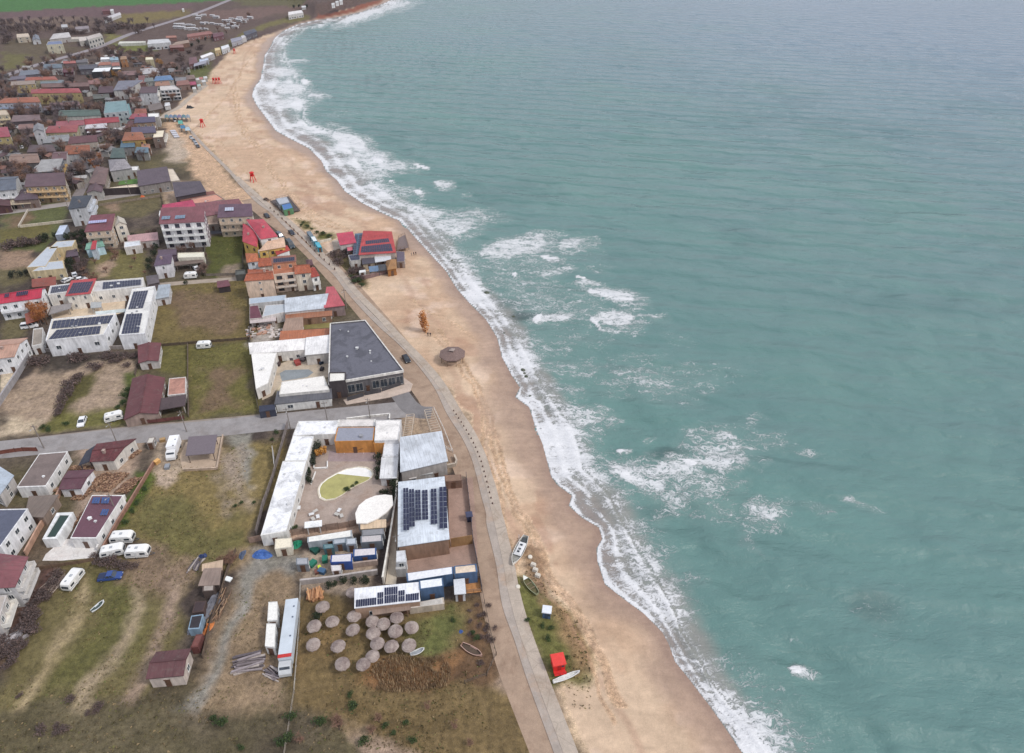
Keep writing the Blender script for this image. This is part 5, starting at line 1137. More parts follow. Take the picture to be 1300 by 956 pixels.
slab('lawn', [(152,228),(175,227),(174,233.5),(150,234.5)], .03, mground('lawn_grass', (92,128,66), (80,108,56), .4), .02)
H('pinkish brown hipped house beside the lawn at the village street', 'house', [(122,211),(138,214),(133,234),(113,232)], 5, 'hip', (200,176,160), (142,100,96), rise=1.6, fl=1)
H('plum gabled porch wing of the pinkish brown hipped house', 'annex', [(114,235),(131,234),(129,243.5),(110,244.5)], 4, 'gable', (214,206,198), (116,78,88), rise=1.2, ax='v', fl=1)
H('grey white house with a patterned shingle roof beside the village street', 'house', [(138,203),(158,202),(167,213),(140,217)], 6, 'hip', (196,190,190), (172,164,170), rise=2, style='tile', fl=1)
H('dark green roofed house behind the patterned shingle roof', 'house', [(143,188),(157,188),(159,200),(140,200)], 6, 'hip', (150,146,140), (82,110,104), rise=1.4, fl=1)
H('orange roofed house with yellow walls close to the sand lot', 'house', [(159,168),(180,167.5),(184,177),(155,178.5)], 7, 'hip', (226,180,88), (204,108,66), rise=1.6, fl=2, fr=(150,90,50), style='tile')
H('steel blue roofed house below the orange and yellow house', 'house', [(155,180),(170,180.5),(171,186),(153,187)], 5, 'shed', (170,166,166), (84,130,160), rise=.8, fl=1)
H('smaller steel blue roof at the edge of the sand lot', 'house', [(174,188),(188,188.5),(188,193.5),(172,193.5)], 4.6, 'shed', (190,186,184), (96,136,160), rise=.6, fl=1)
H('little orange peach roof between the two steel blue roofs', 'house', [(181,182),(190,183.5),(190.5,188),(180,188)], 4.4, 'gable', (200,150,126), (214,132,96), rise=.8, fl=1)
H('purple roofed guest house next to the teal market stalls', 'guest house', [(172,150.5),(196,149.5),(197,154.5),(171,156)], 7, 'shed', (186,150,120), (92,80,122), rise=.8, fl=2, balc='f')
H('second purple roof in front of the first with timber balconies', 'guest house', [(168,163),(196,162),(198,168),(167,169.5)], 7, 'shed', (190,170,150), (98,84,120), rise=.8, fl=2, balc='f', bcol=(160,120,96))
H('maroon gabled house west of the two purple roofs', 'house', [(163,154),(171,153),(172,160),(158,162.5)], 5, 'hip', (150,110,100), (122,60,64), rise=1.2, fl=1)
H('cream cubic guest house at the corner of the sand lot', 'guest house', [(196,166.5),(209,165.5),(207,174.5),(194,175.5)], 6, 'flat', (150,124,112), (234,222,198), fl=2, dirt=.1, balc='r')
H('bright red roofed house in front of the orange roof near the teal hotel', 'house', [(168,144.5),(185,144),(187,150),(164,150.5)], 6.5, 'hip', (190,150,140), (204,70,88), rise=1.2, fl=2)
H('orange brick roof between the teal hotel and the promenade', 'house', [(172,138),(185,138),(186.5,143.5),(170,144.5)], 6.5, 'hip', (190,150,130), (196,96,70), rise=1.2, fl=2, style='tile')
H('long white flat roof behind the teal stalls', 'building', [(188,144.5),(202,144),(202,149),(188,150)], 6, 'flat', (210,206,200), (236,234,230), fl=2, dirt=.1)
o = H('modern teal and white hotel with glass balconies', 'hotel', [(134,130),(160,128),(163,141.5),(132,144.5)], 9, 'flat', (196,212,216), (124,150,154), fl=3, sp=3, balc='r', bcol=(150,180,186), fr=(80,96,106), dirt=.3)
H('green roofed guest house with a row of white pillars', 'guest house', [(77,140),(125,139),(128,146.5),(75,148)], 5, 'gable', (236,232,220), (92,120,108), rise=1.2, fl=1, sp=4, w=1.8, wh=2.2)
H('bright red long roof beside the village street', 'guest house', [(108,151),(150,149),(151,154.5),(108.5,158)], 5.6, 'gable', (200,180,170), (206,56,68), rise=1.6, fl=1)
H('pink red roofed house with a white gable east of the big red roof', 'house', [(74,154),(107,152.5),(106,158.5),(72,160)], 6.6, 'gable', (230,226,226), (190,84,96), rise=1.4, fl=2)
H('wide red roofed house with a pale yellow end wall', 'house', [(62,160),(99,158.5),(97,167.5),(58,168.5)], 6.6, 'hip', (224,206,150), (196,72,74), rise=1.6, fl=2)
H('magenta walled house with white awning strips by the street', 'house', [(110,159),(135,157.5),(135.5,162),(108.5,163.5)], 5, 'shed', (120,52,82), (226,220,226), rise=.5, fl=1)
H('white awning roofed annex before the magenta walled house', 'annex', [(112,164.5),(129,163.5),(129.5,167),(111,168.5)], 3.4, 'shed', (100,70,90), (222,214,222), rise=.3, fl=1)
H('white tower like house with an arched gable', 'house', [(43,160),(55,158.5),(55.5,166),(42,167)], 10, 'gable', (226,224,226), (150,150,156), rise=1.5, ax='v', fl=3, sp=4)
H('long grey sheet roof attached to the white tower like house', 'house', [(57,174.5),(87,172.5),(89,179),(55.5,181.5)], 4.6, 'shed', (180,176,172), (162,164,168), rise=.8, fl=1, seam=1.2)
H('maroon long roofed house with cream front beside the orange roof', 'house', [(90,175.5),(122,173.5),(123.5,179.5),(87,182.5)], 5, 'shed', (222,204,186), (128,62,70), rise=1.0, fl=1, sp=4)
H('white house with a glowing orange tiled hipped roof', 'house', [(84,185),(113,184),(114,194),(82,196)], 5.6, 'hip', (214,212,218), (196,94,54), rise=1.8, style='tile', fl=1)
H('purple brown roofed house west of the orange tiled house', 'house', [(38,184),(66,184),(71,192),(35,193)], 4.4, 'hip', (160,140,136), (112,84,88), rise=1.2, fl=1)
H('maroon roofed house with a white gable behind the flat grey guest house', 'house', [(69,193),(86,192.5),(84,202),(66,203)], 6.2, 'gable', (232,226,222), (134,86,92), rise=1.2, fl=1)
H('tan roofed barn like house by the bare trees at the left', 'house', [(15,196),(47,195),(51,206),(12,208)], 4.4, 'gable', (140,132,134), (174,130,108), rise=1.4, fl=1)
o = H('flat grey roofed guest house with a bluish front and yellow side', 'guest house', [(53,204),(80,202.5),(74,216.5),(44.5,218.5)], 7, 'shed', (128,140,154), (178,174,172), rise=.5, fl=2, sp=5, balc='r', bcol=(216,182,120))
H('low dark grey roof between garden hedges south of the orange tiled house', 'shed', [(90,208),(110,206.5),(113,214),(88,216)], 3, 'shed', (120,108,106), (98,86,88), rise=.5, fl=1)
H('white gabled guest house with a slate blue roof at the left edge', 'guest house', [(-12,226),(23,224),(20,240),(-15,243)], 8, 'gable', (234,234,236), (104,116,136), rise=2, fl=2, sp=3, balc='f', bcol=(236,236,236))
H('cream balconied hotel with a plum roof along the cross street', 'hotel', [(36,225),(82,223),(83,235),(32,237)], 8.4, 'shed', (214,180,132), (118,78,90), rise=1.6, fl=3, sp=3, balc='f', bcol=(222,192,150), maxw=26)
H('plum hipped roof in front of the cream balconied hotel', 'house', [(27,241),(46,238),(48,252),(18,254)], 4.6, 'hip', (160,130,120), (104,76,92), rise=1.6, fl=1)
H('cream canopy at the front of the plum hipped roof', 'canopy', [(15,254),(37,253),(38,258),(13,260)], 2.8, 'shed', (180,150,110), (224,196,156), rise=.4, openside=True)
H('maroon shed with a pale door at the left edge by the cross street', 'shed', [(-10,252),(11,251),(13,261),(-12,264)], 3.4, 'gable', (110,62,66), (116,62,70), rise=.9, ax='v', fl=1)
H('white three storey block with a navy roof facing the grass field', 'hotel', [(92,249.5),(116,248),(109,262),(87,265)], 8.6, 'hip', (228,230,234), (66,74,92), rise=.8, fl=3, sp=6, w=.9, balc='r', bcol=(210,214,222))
wall_run('pale boundary wall along the south side of the grass field', [(26,289),(70,284),(108,279)], 1.1, .3, (206,194,176)); wall_run('thin pale wall across the grass field', [(24,289),(36,268)], .9, .25, (200,190,176))
wall_run('pale wall on the seaward side of the white three storey block', [(115,278),(124,257)], 1.6, .25, (214,206,200))
o = H('beige hotel with a maroon roof and a long white solar heater', 'hotel', [(118,279),(147,277),(141,291.5),(108,294)], 8.4, 'shed', (206,188,168), (126,66,76), rise=2.0, fl=3, sp=3, balc='f', bcol=(200,184,168), maxw=22)
solar(o, [(113,281.5),(136,279.5),(135.5,283),(112,285)], 8, 1, lift=.4, name='solar_heater', mat=mpl('collector_glass', (170,170,206), .25, .15, .8))
H('pale stepped apartment house with dark loggias next to the maroon hotel', 'apartment house', [(145,280),(157,278),(160,284),(146,287)], 8, 'gable', (222,214,200), (196,186,172), rise=1.6, ax='v', fl=3, sp=2.4, w=1.4)
H('teal and white striped house with a red roof band', 'house', [(114,308),(128,306),(132,312),(109,316.5)], 3.8, 'gable', (196,222,232), (120,170,150), rise=.9, fl=1)
H('red tin strip roof over the middle of the teal striped house', 'annex', [(118,307),(123,306.6),(121,315.5),(115,316)], 5.0, 'shed', (200,210,220), (196,60,70), rise=.3, fl=0)
H('long grey white sheet roofed building wrapping a cream courtyard', 'building', [(72,307),(96,305),(92,313),(62,316)], 4.6, 'flat', (214,196,158), (188,194,202), fl=1, sp=3, dirt=.15, parapet=.12)
H('wide western part of the grey white roof by the dark hedge', 'building', [(60,314),(74,313),(58,338),(34,340)], 4.6, 'flat', (206,188,156), (188,194,202), fl=1, dirt=.15, parapet=.12, sp=3.4)
H('southern end of the grey white roof with a blue heater', 'building', [(59,333),(80,331),(82,341),(40,345)], 4.4, 'flat', (214,196,158), (186,192,200), fl=1, dirt=.15, parapet=.12, sp=3)
slab('courtyard', [(68,318),(86,314),(82,334),(62,334)], .05, mground('cream_paving', (210,188,152), (170,140,110), .5, .5), .05)
H('dark plum cabin at the end of the cream courtyard', 'cabin', [(85,318),(97,316),(99,324),(84,326)], 3, 'hip', (120,100,104), (92,72,84), rise=.8, fl=1)
H('pale blue roofed container shed at the field corner', 'container', [(76,286.5),(86,285.5),(80,297.5),(70,298.5)], 2.8, 'flat', (150,158,170), (196,206,224), fl=0, parapet=.05)
H('small white house with a plum hipped roof facing the empty lots', 'house', [(200,324),(218,323),(216.5,334),(196,337)], 6, 'hip', (226,224,228), (96,76,98), rise=1.4, fl=2, sp=2.6, w=.8)
H('dark plum strip roof behind the small white plum roofed house', 'annex', [(202,318.5),(223,317.5),(223,323),(202,324)], 4, 'shed', (120,100,110), (96,76,92), rise=.4, fl=1)
H('white porch building at the south foot of the large white hotel', 'building', [(226,322),(259,321),(259,327),(226,328)], 3.4, 'flat', (226,220,204), (228,224,206), fl=1, sp=4, dirt=.1)
H('row of bare concrete pillars under a thin roof beside the hotel yard', 'pergola', [(222,333),(257,329.5),(258,333),(223,337.5)], 2.4, 'flat', (120,106,100), (120,104,96), openside=True, parapet=0, name='colonnade')
H('low lilac roofed garages west of the large white hotel', 'garage', [(163,300),(199,296),(200,304),(164,308)], 3.2, 'shed', (190,180,176), (196,150,150), rise=.4, fl=1)
H('white flat roofed bungalow between the teal house and the large hotel', 'bungalow', [(158,308),(178,306),(179,312),(158,315)], 3.2, 'flat', (220,214,210), (222,226,232), fl=1)
H('grey sheet roofed hut where the lane meets the solar guest houses', 'hut', [(202,363),(216,362),(214,376),(198,379)], 3.2, 'shed', (206,204,206), (166,176,186), rise=.3, fl=1, sp=2.6)
H('low grey roofed hut beside the white hotel yard wall', 'hut', [(186,351),(200,349),(201,358),(188,361)], 2.8, 'hip', (110,100,104), (102,92,98), rise=.5, fl=0)
H('dark red hut with a black front at the top of the brown lot', 'hut', [(276.5,358.5),(289,357),(291.5,362.5),(277,364.5)], 2.6, 'shed', (62,54,56), (120,66,76), rise=.4, fl=0)
H('dark sheds along the edge of the green lot by the pink guest house', 'shed', [(299,344),(311,343),(312,348.5),(299,350)], 2.4, 'flat', (88,88,86), (96,98,94), fl=0)
# -- village beyond the market square
H('tall yellow hotel with a bright red roof', 'hotel', [(40,113.5),(99,112),(103,117.5),(40,118.5)], 7.5, 'hip', (228,200,126), (206,70,74), rise=1.6, fl=2, sp=4, w=1.0, fr=(180,150,90))
H('orange roofed hotel with pale blue balconies at the left', 'hotel', [(6,124.5),(47,123),(51,129.5),(-4,131)], 7, 'hip', (206,208,222), (206,98,58), rise=1.4, fl=2, balc='f', bcol=(170,184,208))
H('cream apartment block with balconies at the left edge', 'apartment house', [(-14,141),(8,140),(12,146),(-14,148)], 8, 'flat', (222,204,168), (196,180,160), fl=3, balc='f', bcol=(226,210,176))
H('hot pink roofed house at the left edge with yellow walls', 'house', [(-16,163),(9,161),(13,173),(-16,175)], 7, 'hip', (224,196,120), (204,66,86), rise=1.8, fl=2)
H('brown roofed terrace with purplish grey walls south of the orange hotel', 'house', [(18,148),(50,147),(51,152.5),(14,154.5)], 4.6, 'shed', (110,92,100), (146,112,114), rise=.8, fl=1)  # walls have one even purplish grey
H('salmon brown roofed house beside the white tower', 'house', [(25,158),(42,157),(43,162.5),(24,164)], 5, 'gable', (140,116,110), (172,118,108), rise=1, fl=1)
H('long brick brown roof with small gables behind the yellow hotel', 'guest house', [(52,106.5),(112,104.5),(113,109.5),(54,111)], 5, 'gable', (120,90,90), (142,98,92), rise=1.4, fl=1)
H('row of grey blue roofs between the two orange roofed hotels', 'house', [(52,103.5),(80,102.5),(81,105.5),(52,106.5)], 4.5, 'shed', (150,150,156), (130,150,160), rise=.6, fl=1)
H('cream fronted hotel with a long orange red roof', 'hotel', [(34,98),(69,97),(73,101),(32,102)], 6, 'hip', (226,214,176), (206,88,62), rise=1.2, fl=2, sp=4)
H('yellow walled house with a pale brown roof at the left', 'house', [(15,104.5),(44,103),(44,106.5),(14,108.5)], 6, 'shed', (222,190,120), (178,150,130), rise=.6, fl=2)
H('slate coloured low roofs near the far road', 'house', [(27,91),(50,89),(52,93.5),(24,96)], 4, 'shed', (130,124,140), (122,130,150), rise=.6, fl=1)
H('violet grey house row beside the orange red roof', 'house', [(14,97.5),(32,95.5),(33,99.5),(14,101.5)], 5, 'gable', (170,164,190), (124,112,134), rise=.8, fl=1)
H('wide white fronted villa with a steel blue roof', 'villa', [(56,81.5),(78,81),(79,86),(54,87)], 5.4, 'hip', (234,232,230), (104,124,144), rise=1.2, fl=1)
H('deep crimson shed next to the steel blue villa', 'shed', [(80,88),(93,87.5),(93,91.5),(80,92)], 3.4, 'shed', (120,46,64), (128,50,68), rise=.4, fl=1)
H('small coral roofed house near the far road', 'house', [(81,78),(95,77.5),(96,80),(81,80.5)], 5, 'gable', (150,120,120), (214,100,92), rise=1, fl=1)
H('dark slate roofs left of the big white canopy', 'house', [(101,83),(123,81.5),(124,87),(101,88)], 4.6, 'gable', (120,114,124), (96,94,112), rise=1, fl=1)
H('grey gabled house beyond the dark slate roofs', 'house', [(98,76),(110,75.5),(111,79),(97,79.5)], 5, 'gable', (170,166,166), (118,112,118), rise=1, fl=1)
H('big white canopy roof over a dark hall', 'hall', [(120,86.5),(142,85.5),(139,91),(116,92)], 5, 'flat', (64,60,66), (236,238,240), fl=0, dirt=.05)
H('smaller white flat roof joined to the big white canopy', 'hall', [(143,85.8),(153,85.6),(154,88),(142,88.4)], 5, 'flat', (96,92,98), (234,234,232), fl=0, dirt=.05)
H('orange tiled house with white walls behind the white canopy', 'house', [(127,79),(140,78.5),(141,82),(125,82.8)], 5.6, 'hip', (232,230,230), (202,110,80), rise=1.2, fl=1)
H('second orange tiled house with a white gable beside it', 'house', [(143,79.5),(151,79),(152,83),(142,83.5)], 5.6, 'gable', (230,226,226), (208,108,88), rise=1.2, fl=1)
H('white roofed villa in the row beyond the orange tiled houses', 'villa', [(128,73),(139,72.8),(139.5,75.5),(127.5,76)], 5, 'flat', (226,226,230), (240,240,240), fl=1, dirt=.05)
H('pale sky blue roofed villa in the row beyond the orange tiled houses', 'villa', [(140.5,72.6),(149.5,72.4),(150.5,76),(140,76.5)], 6, 'gable', (214,222,230), (150,190,214), rise=1, fl=1)
H('bright orange walled house at the end of the far villa row', 'house', [(153.5,71.5),(160,71.2),(161,75),(152.5,75.6)], 6.5, 'hip', (214,140,82), (198,140,90), rise=1, fl=2, w=.9)
H('lemon yellow house with white corner near the orange tree', 'house', [(185,73),(194,72.8),(195,76),(184.5,76.4)], 6, 'flat', (228,214,160), (226,218,196), fl=1, dirt=.1)
H('long whitish curved greenhouse like roof beyond the blue roofed hotel', 'hall', [(178,87.5),(196,86),(204,92),(182,94)], 4, 'gable', (214,206,206), (206,198,200), rise=1.2, fl=1)
H('rose brick roof behind the salmon cottage', 'house', [(150,91),(172,90),(174,95),(150,96)], 4.6, 'gable', (150,120,114), (158,108,104), rise=1, fl=1)
H('salmon cottage with a white gable end', 'cottage', [(113,102),(126,101.5),(127.5,106.5),(112,107)], 4.6, 'gable', (234,232,230), (178,112,106), rise=1.1, fl=1)
H('wide flat slate roof over a white walled store', 'store', [(151,103.5),(181,102.5),(162,114),(144,114.5)], 6.6, 'shed', (238,232,226), (132,132,154), rise=.5, fl=1, sp=9)
H('blue hipped roof above a beach hotel with orange attic', 'hotel', [(198,97),(216,95.5),(220,101),(195.5,102.5)], 9, 'hip', (214,206,200), (88,140,204), rise=1.4, fl=3, sp=3)
H('orange gabled front below the blue hipped roof', 'hotel', [(199,104),(213,103),(216,108),(197,109)], 8, 'gable', (226,216,206), (196,128,96), rise=1.2, fl=2, sp=3)
H('white framed hotel with black glass balconies on the bend of the promenade', 'hotel', [(203,110),(222,109),(228,113.5),(203.5,115)], 7.4, 'flat', (232,232,234), (206,200,196), fl=3, sp=2.4, w=1.8, wh=1.8, balc='f', bcol=(214,214,216), fr=(60,60,66))
H('white block with a plum roof and a blank white wall', 'hotel', [(180,112),(200,111.5),(199,117.5),(177,118)], 8.6, 'shed', (238,238,242), (112,76,84), rise=1, fl=3, sp=12, w=1.0, balc='r')
H('green grey house with small turret beside the blue roof', 'house', [(184,99),(194,98.5),(195,103),(183,103.8)], 6.4, 'hip', (206,206,196), (132,142,138), rise=1.4, fl=2)
H('red brown roof between the slate roofed store and the turret house', 'house', [(176,97.5),(184,97),(185,105),(176,106)], 6, 'shed', (150,110,100), (158,80,72), rise=.8, fl=1)
H('terracotta terrace roofs behind the promenade stalls', 'house', [(225,104),(239,102.5),(241,107),(224,108.5)], 4, 'shed', (180,140,126), (182,106,88), rise=.6, fl=1)
H('hot pink awning with a white parasol top beside the promenade bend', 'awning', [(240.5,104.5),(248,104),(249,107),(240,108)], 3, 'shed', (220,120,150), (218,56,104), rise=.3, openside=True)
H('grey roofed beach store left of the hot pink awning', 'store', [(223,99.5),(236,98.5),(238,102),(223,103)], 4, 'shed', (150,140,138), (146,140,146), rise=.5, fl=1)
H('brown hipped roof next to the dark hedge near the promenade', 'house', [(236,96),(246,95),(248,99.5),(237,101)], 4.6, 'hip', (150,120,110), (150,112,98), rise=1.2, fl=1)
for k, (x, y, c) in enumerate([(250,100.5,(236,230,226)),(254.5,99.5,(226,120,110)),(258,103,(236,236,236)),(252,108.5,(180,214,206)),(260,98.5,(232,232,228)),(246,112,(230,228,222))]):
    nm = ['white beach stall furthest up the promenade row', 'coral beach stall in the promenade row', 'bright white stall nearest the sand in the promenade row', 'mint green stall in the promenade row', 'pale stall at the far end of the promenade row', 'white stall at the bend of the promenade'][k]
    bld(nm, 'stall', [(x - 2, y - 1.4), (x + 2.4, y - 1.8), (x + 3.2, y + .6), (x - 1.6, y + 1.2)], 2.8, 'pyr', (200,196,190), c, 'stall', rise=.5, fl=0, ov=.1)
H('white dome topped kiosk on the promenade by the plum roofed hotel', 'kiosk', [(209.5,130.5),(215,130),(216,133.5),(209,134.5)], 3, 'pyr', (232,228,226), (236,236,238), rise=.8, fl=0)
H('timber yard roofs between the teal hotel and the plum roofed block', 'shed', [(188,134),(204,131),(207,137),(190,141)], 3, 'shed', (120,100,92), (140,120,114), rise=.4, fl=1)
H('small green and orange roofed bungalow row beside the teal hotel', 'bungalow', [(165,124.5),(178,124),(180,128),(166,129)], 4, 'shed', (226,224,220), (176,120,110), rise=.5, fl=1)
H('low olive roofed garden house east of the yellow hotel', 'house', [(118,120),(138,119),(139,124),(119,125.5)], 3.6, 'gable', (120,116,104), (104,108,98), rise=.8, fl=1)
H('maroon shed roof beside the slate roofed store', 'shed', [(126,111),(143,110.5),(144,117),(125,118)], 4, 'shed', (100,70,76), (104,64,76), rise=.6, fl=1)
H('rose roofed row of garages south of the yellow hotel', 'garage', [(64,131.5),(100,130),(101,133.5),(64,135)], 3.4, 'shed', (130,100,96), (156,108,108), rise=.4, fl=1)
H('narrow purple roof below the rose roofed garages', 'shed', [(56,135.5),(80,135),(81,138.5),(56,140)], 3, 'shed', (100,90,100), (112,96,110), rise=.4, fl=1)
# -- teal market stalls on the square
for k in range(6):
    x = 209 + k * 5.4; c = [(96,150,160), (120,150,196), (88,134,170), (140,120,170), (80,150,170), (150,170,190)][k]
    bld(['teal grey', 'periwinkle', 'denim blue', 'mauve', 'turquoise', 'powder blue'][k] + ' market stall roof in the short row at the top of the sand lot', 'stall', [(x, 146.2), (x + 4.6, 146), (x + 5, 149.4), (x, 149.8)], 2.8, 'gable', (120,130,140), c, 'stall', rise=.4, openside=True, ax='v', ov=.1)
for k, (x, y, c, nm) in enumerate([(226,155,(96,176,160),'mint green roofed stall turning the corner of the square'),(229,161,(70,124,160),'deep blue roofed stall behind the white car'),(235,163.5,(176,196,206),'pale blue roofed stall beside the promenade start')]):
    bld(nm, 'stall', [(x, y - 1.5), (x + 5, y - 1.8), (x + 6.4, y + 1.8), (x + .6, y + 2.2)], 2.6, 'flat', (90,110,120), c, 'stall', openside=True, parapet=0)
for k in range(4):
    bld(['topmost', 'second', 'third', 'lowest'][k] + ' of four white ground frames on the square by the cream cubic guest house', 'trampoline frame', [(215.5 + k * 1.6, 165.5 + k * 2.4), (222 + k * 1.5, 165 + k * 2.4), (223.5 + k * 1.5, 166.6 + k * 2.4), (216.6 + k * 1.6, 167.2 + k * 2.4)], .7, 'flat', (190,186,182), (206,206,214), 'low_platform', openside=False, parapet=0, fl=0, ov=.1)
# -- far side, along the upper road
H('cream cube house standing alone beyond the far road', 'house', [(21,43.6),(36,42.6),(38,46.8),(21.5,48)], 5, 'flat', (226,208,182), (206,190,172), fl=2, sp=5, w=1.6)
H('grey roofed white cottage east of the cream cube house', 'cottage', [(42,45.6),(49,45.2),(51,50.5),(41,51.2)], 4, 'gable', (226,226,230), (132,140,160), rise=1.6, ax='v', fl=1)
H('large white hipped barn beyond the far road', 'barn', [(68,43),(87,41),(90,47),(63,50)], 4.6, 'hip', (206,198,194), (222,214,212), rise=2, fl=1, sp=8)
H('cream three bay house with dark slit windows in front of the white barn', 'house', [(61,53),(78,52),(80,56),(59,57.5)], 8, 'flat', (232,222,188), (120,130,160), fl=2, sp=5, w=1.1, wh=2.4)
H('long unfinished white building with rows of empty window openings', 'building', [(109,47),(127,42),(130,45.5),(112,51)], 8, 'flat', (222,218,208), (196,186,180), fl=2, sp=4.4, w=2.4, wh=1.9, fr=(120,116,116), maxw=30)
H('pale wing of the long unfinished building', 'building', [(99,47.5),(110,46.5),(112,51.5),(101,53)], 4.4, 'flat', (212,206,196), (206,196,188), fl=1, sp=5)
H('pale low walls of the farm yard beside the white barn', 'building', [(88,47.5),(104,47),(104,49.5),(88,50.5)], 2.2, 'flat', (222,214,200), (206,196,184), fl=0)
H('grey white shed group beyond the white barn', 'shed', [(78,31),(85,30.8),(86,34),(78,34.5)], 4, 'gable', (214,210,212), (206,204,208), rise=.8, fl=1)
H('lilac roofed farmhouse among the far trees', 'farmhouse', [(96,34),(112,32.6),(113,36),(96,37.5)], 4, 'gable', (206,194,196), (166,146,154), rise=1, fl=1)
H('long white greenhouse roofs in the far scrub', 'greenhouse', [(136,21),(152,15.5),(153.5,18.6),(133,26.5)], 3, 'gable', (226,222,224), (226,220,224), rise=.8, fl=0)
H('dark red roofed cabin beside the far white greenhouse', 'cabin', [(130,12),(138,11.5),(139,13.6),(130,14.2)], 4, 'gable', (150,90,90), (140,60,66), rise=.8, fl=0)
H('tiny white hut beside the far dark red cabin', 'hut', [(140,12),(144,11.8),(144.4,13.6),(140,14)], 4, 'flat', (230,228,230), (230,228,230), fl=0)
H('lone white hut in the far field near the road', 'hut', [(231,11),(233.6,10.9),(233.8,12),(231,12.2)], 3, 'flat', (236,236,236), (236,236,236), fl=0)
H('modern white villa with long glass front by the upper road', 'villa', [(188,51),(214,49.5),(217,54),(187,56.5)], 5.5, 'flat', (226,228,232), (206,206,208), fl=1, sp=3, w=2.2, fr=(90,94,104))
H('low white wall like building around a lawn by the upper road', 'building', [(152,53),(185,52.5),(185,54.2),(150,55.8)], 2.4, 'flat', (230,228,218), (216,214,204), fl=0)
H('long tan roof of the big brown barn', 'barn', [(224,54.5),(239,51.5),(240,54),(217,58)], 4, 'shed', (160,110,90), (186,146,122), rise=.8, fl=0)
H('brick red front barn beside the long tan roof', 'barn', [(216,57.5),(232,57),(233,60),(215.5,60.5)], 3.4, 'shed', (150,74,64), (178,112,100), rise=.5, fl=0)
H('small coral roofed cabin left of the long tan roof', 'cabin', [(211,45.5),(223,45),(224,47.5),(211,48)], 3.6, 'gable', (170,120,110), (206,120,96), rise=.8, fl=0)
H('long brick pink terrace roof among the mobile homes', 'terrace', [(238,43.5),(264,39.5),(270,42.5),(238,47)], 4, 'gable', (180,120,110), (190,104,92), rise=1, fl=1)
H('crimson terrace roof at the seaward end of the brick pink one', 'terrace', [(270,42.5),(283,40.5),(284,44.5),(271,47.5)], 4, 'gable', (150,90,100), (136,62,78), rise=.9, fl=1)
H('white flat roofed beach club on a low rise at the sand edge', 'beach club', [(254,71.5),(268,66.5),(272,68.5),(256,74.5)], 4.4, 'flat', (206,200,200), (238,236,236), fl=1, dirt=.05)
H('grey pavilion roof on white legs below the beach club', 'pavilion', [(247,80.5),(261,77),(262,80),(246,84.5)], 3.6, 'flat', (214,212,212), (156,156,168), openside=True, parapet=0)
H('pale blue roofed middle part of the beach club', 'beach club', [(253,75.5),(264,73),(265,76.5),(253,79)], 3.4, 'flat', (180,184,196), (196,206,224), fl=1)
H('dark red building behind the grey pavilion', 'building', [(240,73.5),(249,72),(251,79),(240,82)], 4, 'hip', (140,90,96), (140,76,84), rise=1, fl=1)
H('yellow beach hut with white trim at the sand edge', 'hut', [(272.5,61.5),(279,60.5),(280,63.5),(273,65)], 4.4, 'flat', (222,190,130), (226,206,160), fl=1, sp=3)
H('white and blue lifeguard station beside the yellow beach hut', 'hut', [(280.5,59.5),(290,56.5),(291.5,60),(281.5,63.5)], 4, 'flat', (222,226,232), (226,228,232), fl=1)
H('slate roofed beach restaurant on the far promenade', 'restaurant', [(309,40.5),(323,36.5),(326,40),(312,45)], 5, 'hip', (110,106,124), (84,88,112), rise=.8, fl=1)
H('lilac grey restaurant roofs next to the slate one', 'restaurant', [(293,49.5),(305,46.5),(307,50),(294,54)], 4, 'gable', (206,204,216), (166,164,186), rise=.7, fl=1)
H('white and grey stalls between the two far restaurants', 'stall', [(306,45.8),(311,44.5),(312.5,47.5),(307,49)], 4, 'flat', (220,216,220), (206,204,208), fl=0)
H('white hotel with a glass front on the hill above the bay', 'hotel', [(366,15.5),(383,13),(385,16.2),(366,19.5)], 5, 'flat', (232,230,230), (232,228,226), fl=1, sp=4, w=2.6)
H('small white shed left of the hill hotel', 'shed', [(383,7.5),(388,7),(388.5,9.2),(383,9.6)], 3, 'gable', (230,230,230), (230,230,230), rise=.6, fl=0)
for k, (x, y) in enumerate([(421,5.5),(426,3),(431,1.5)]):
    bld(['lowest', 'middle', 'uppermost'][k] + ' of three white chalets on the headland above the red cliff', 'chalet', [(x, y - 1.6), (x + 3.4, y - 2.2), (x + 4, y), (x, y + .6)], 13, 'gable', (236,236,236), (226,226,226), 'chalet', rise=.8, fl=0, z0=9)
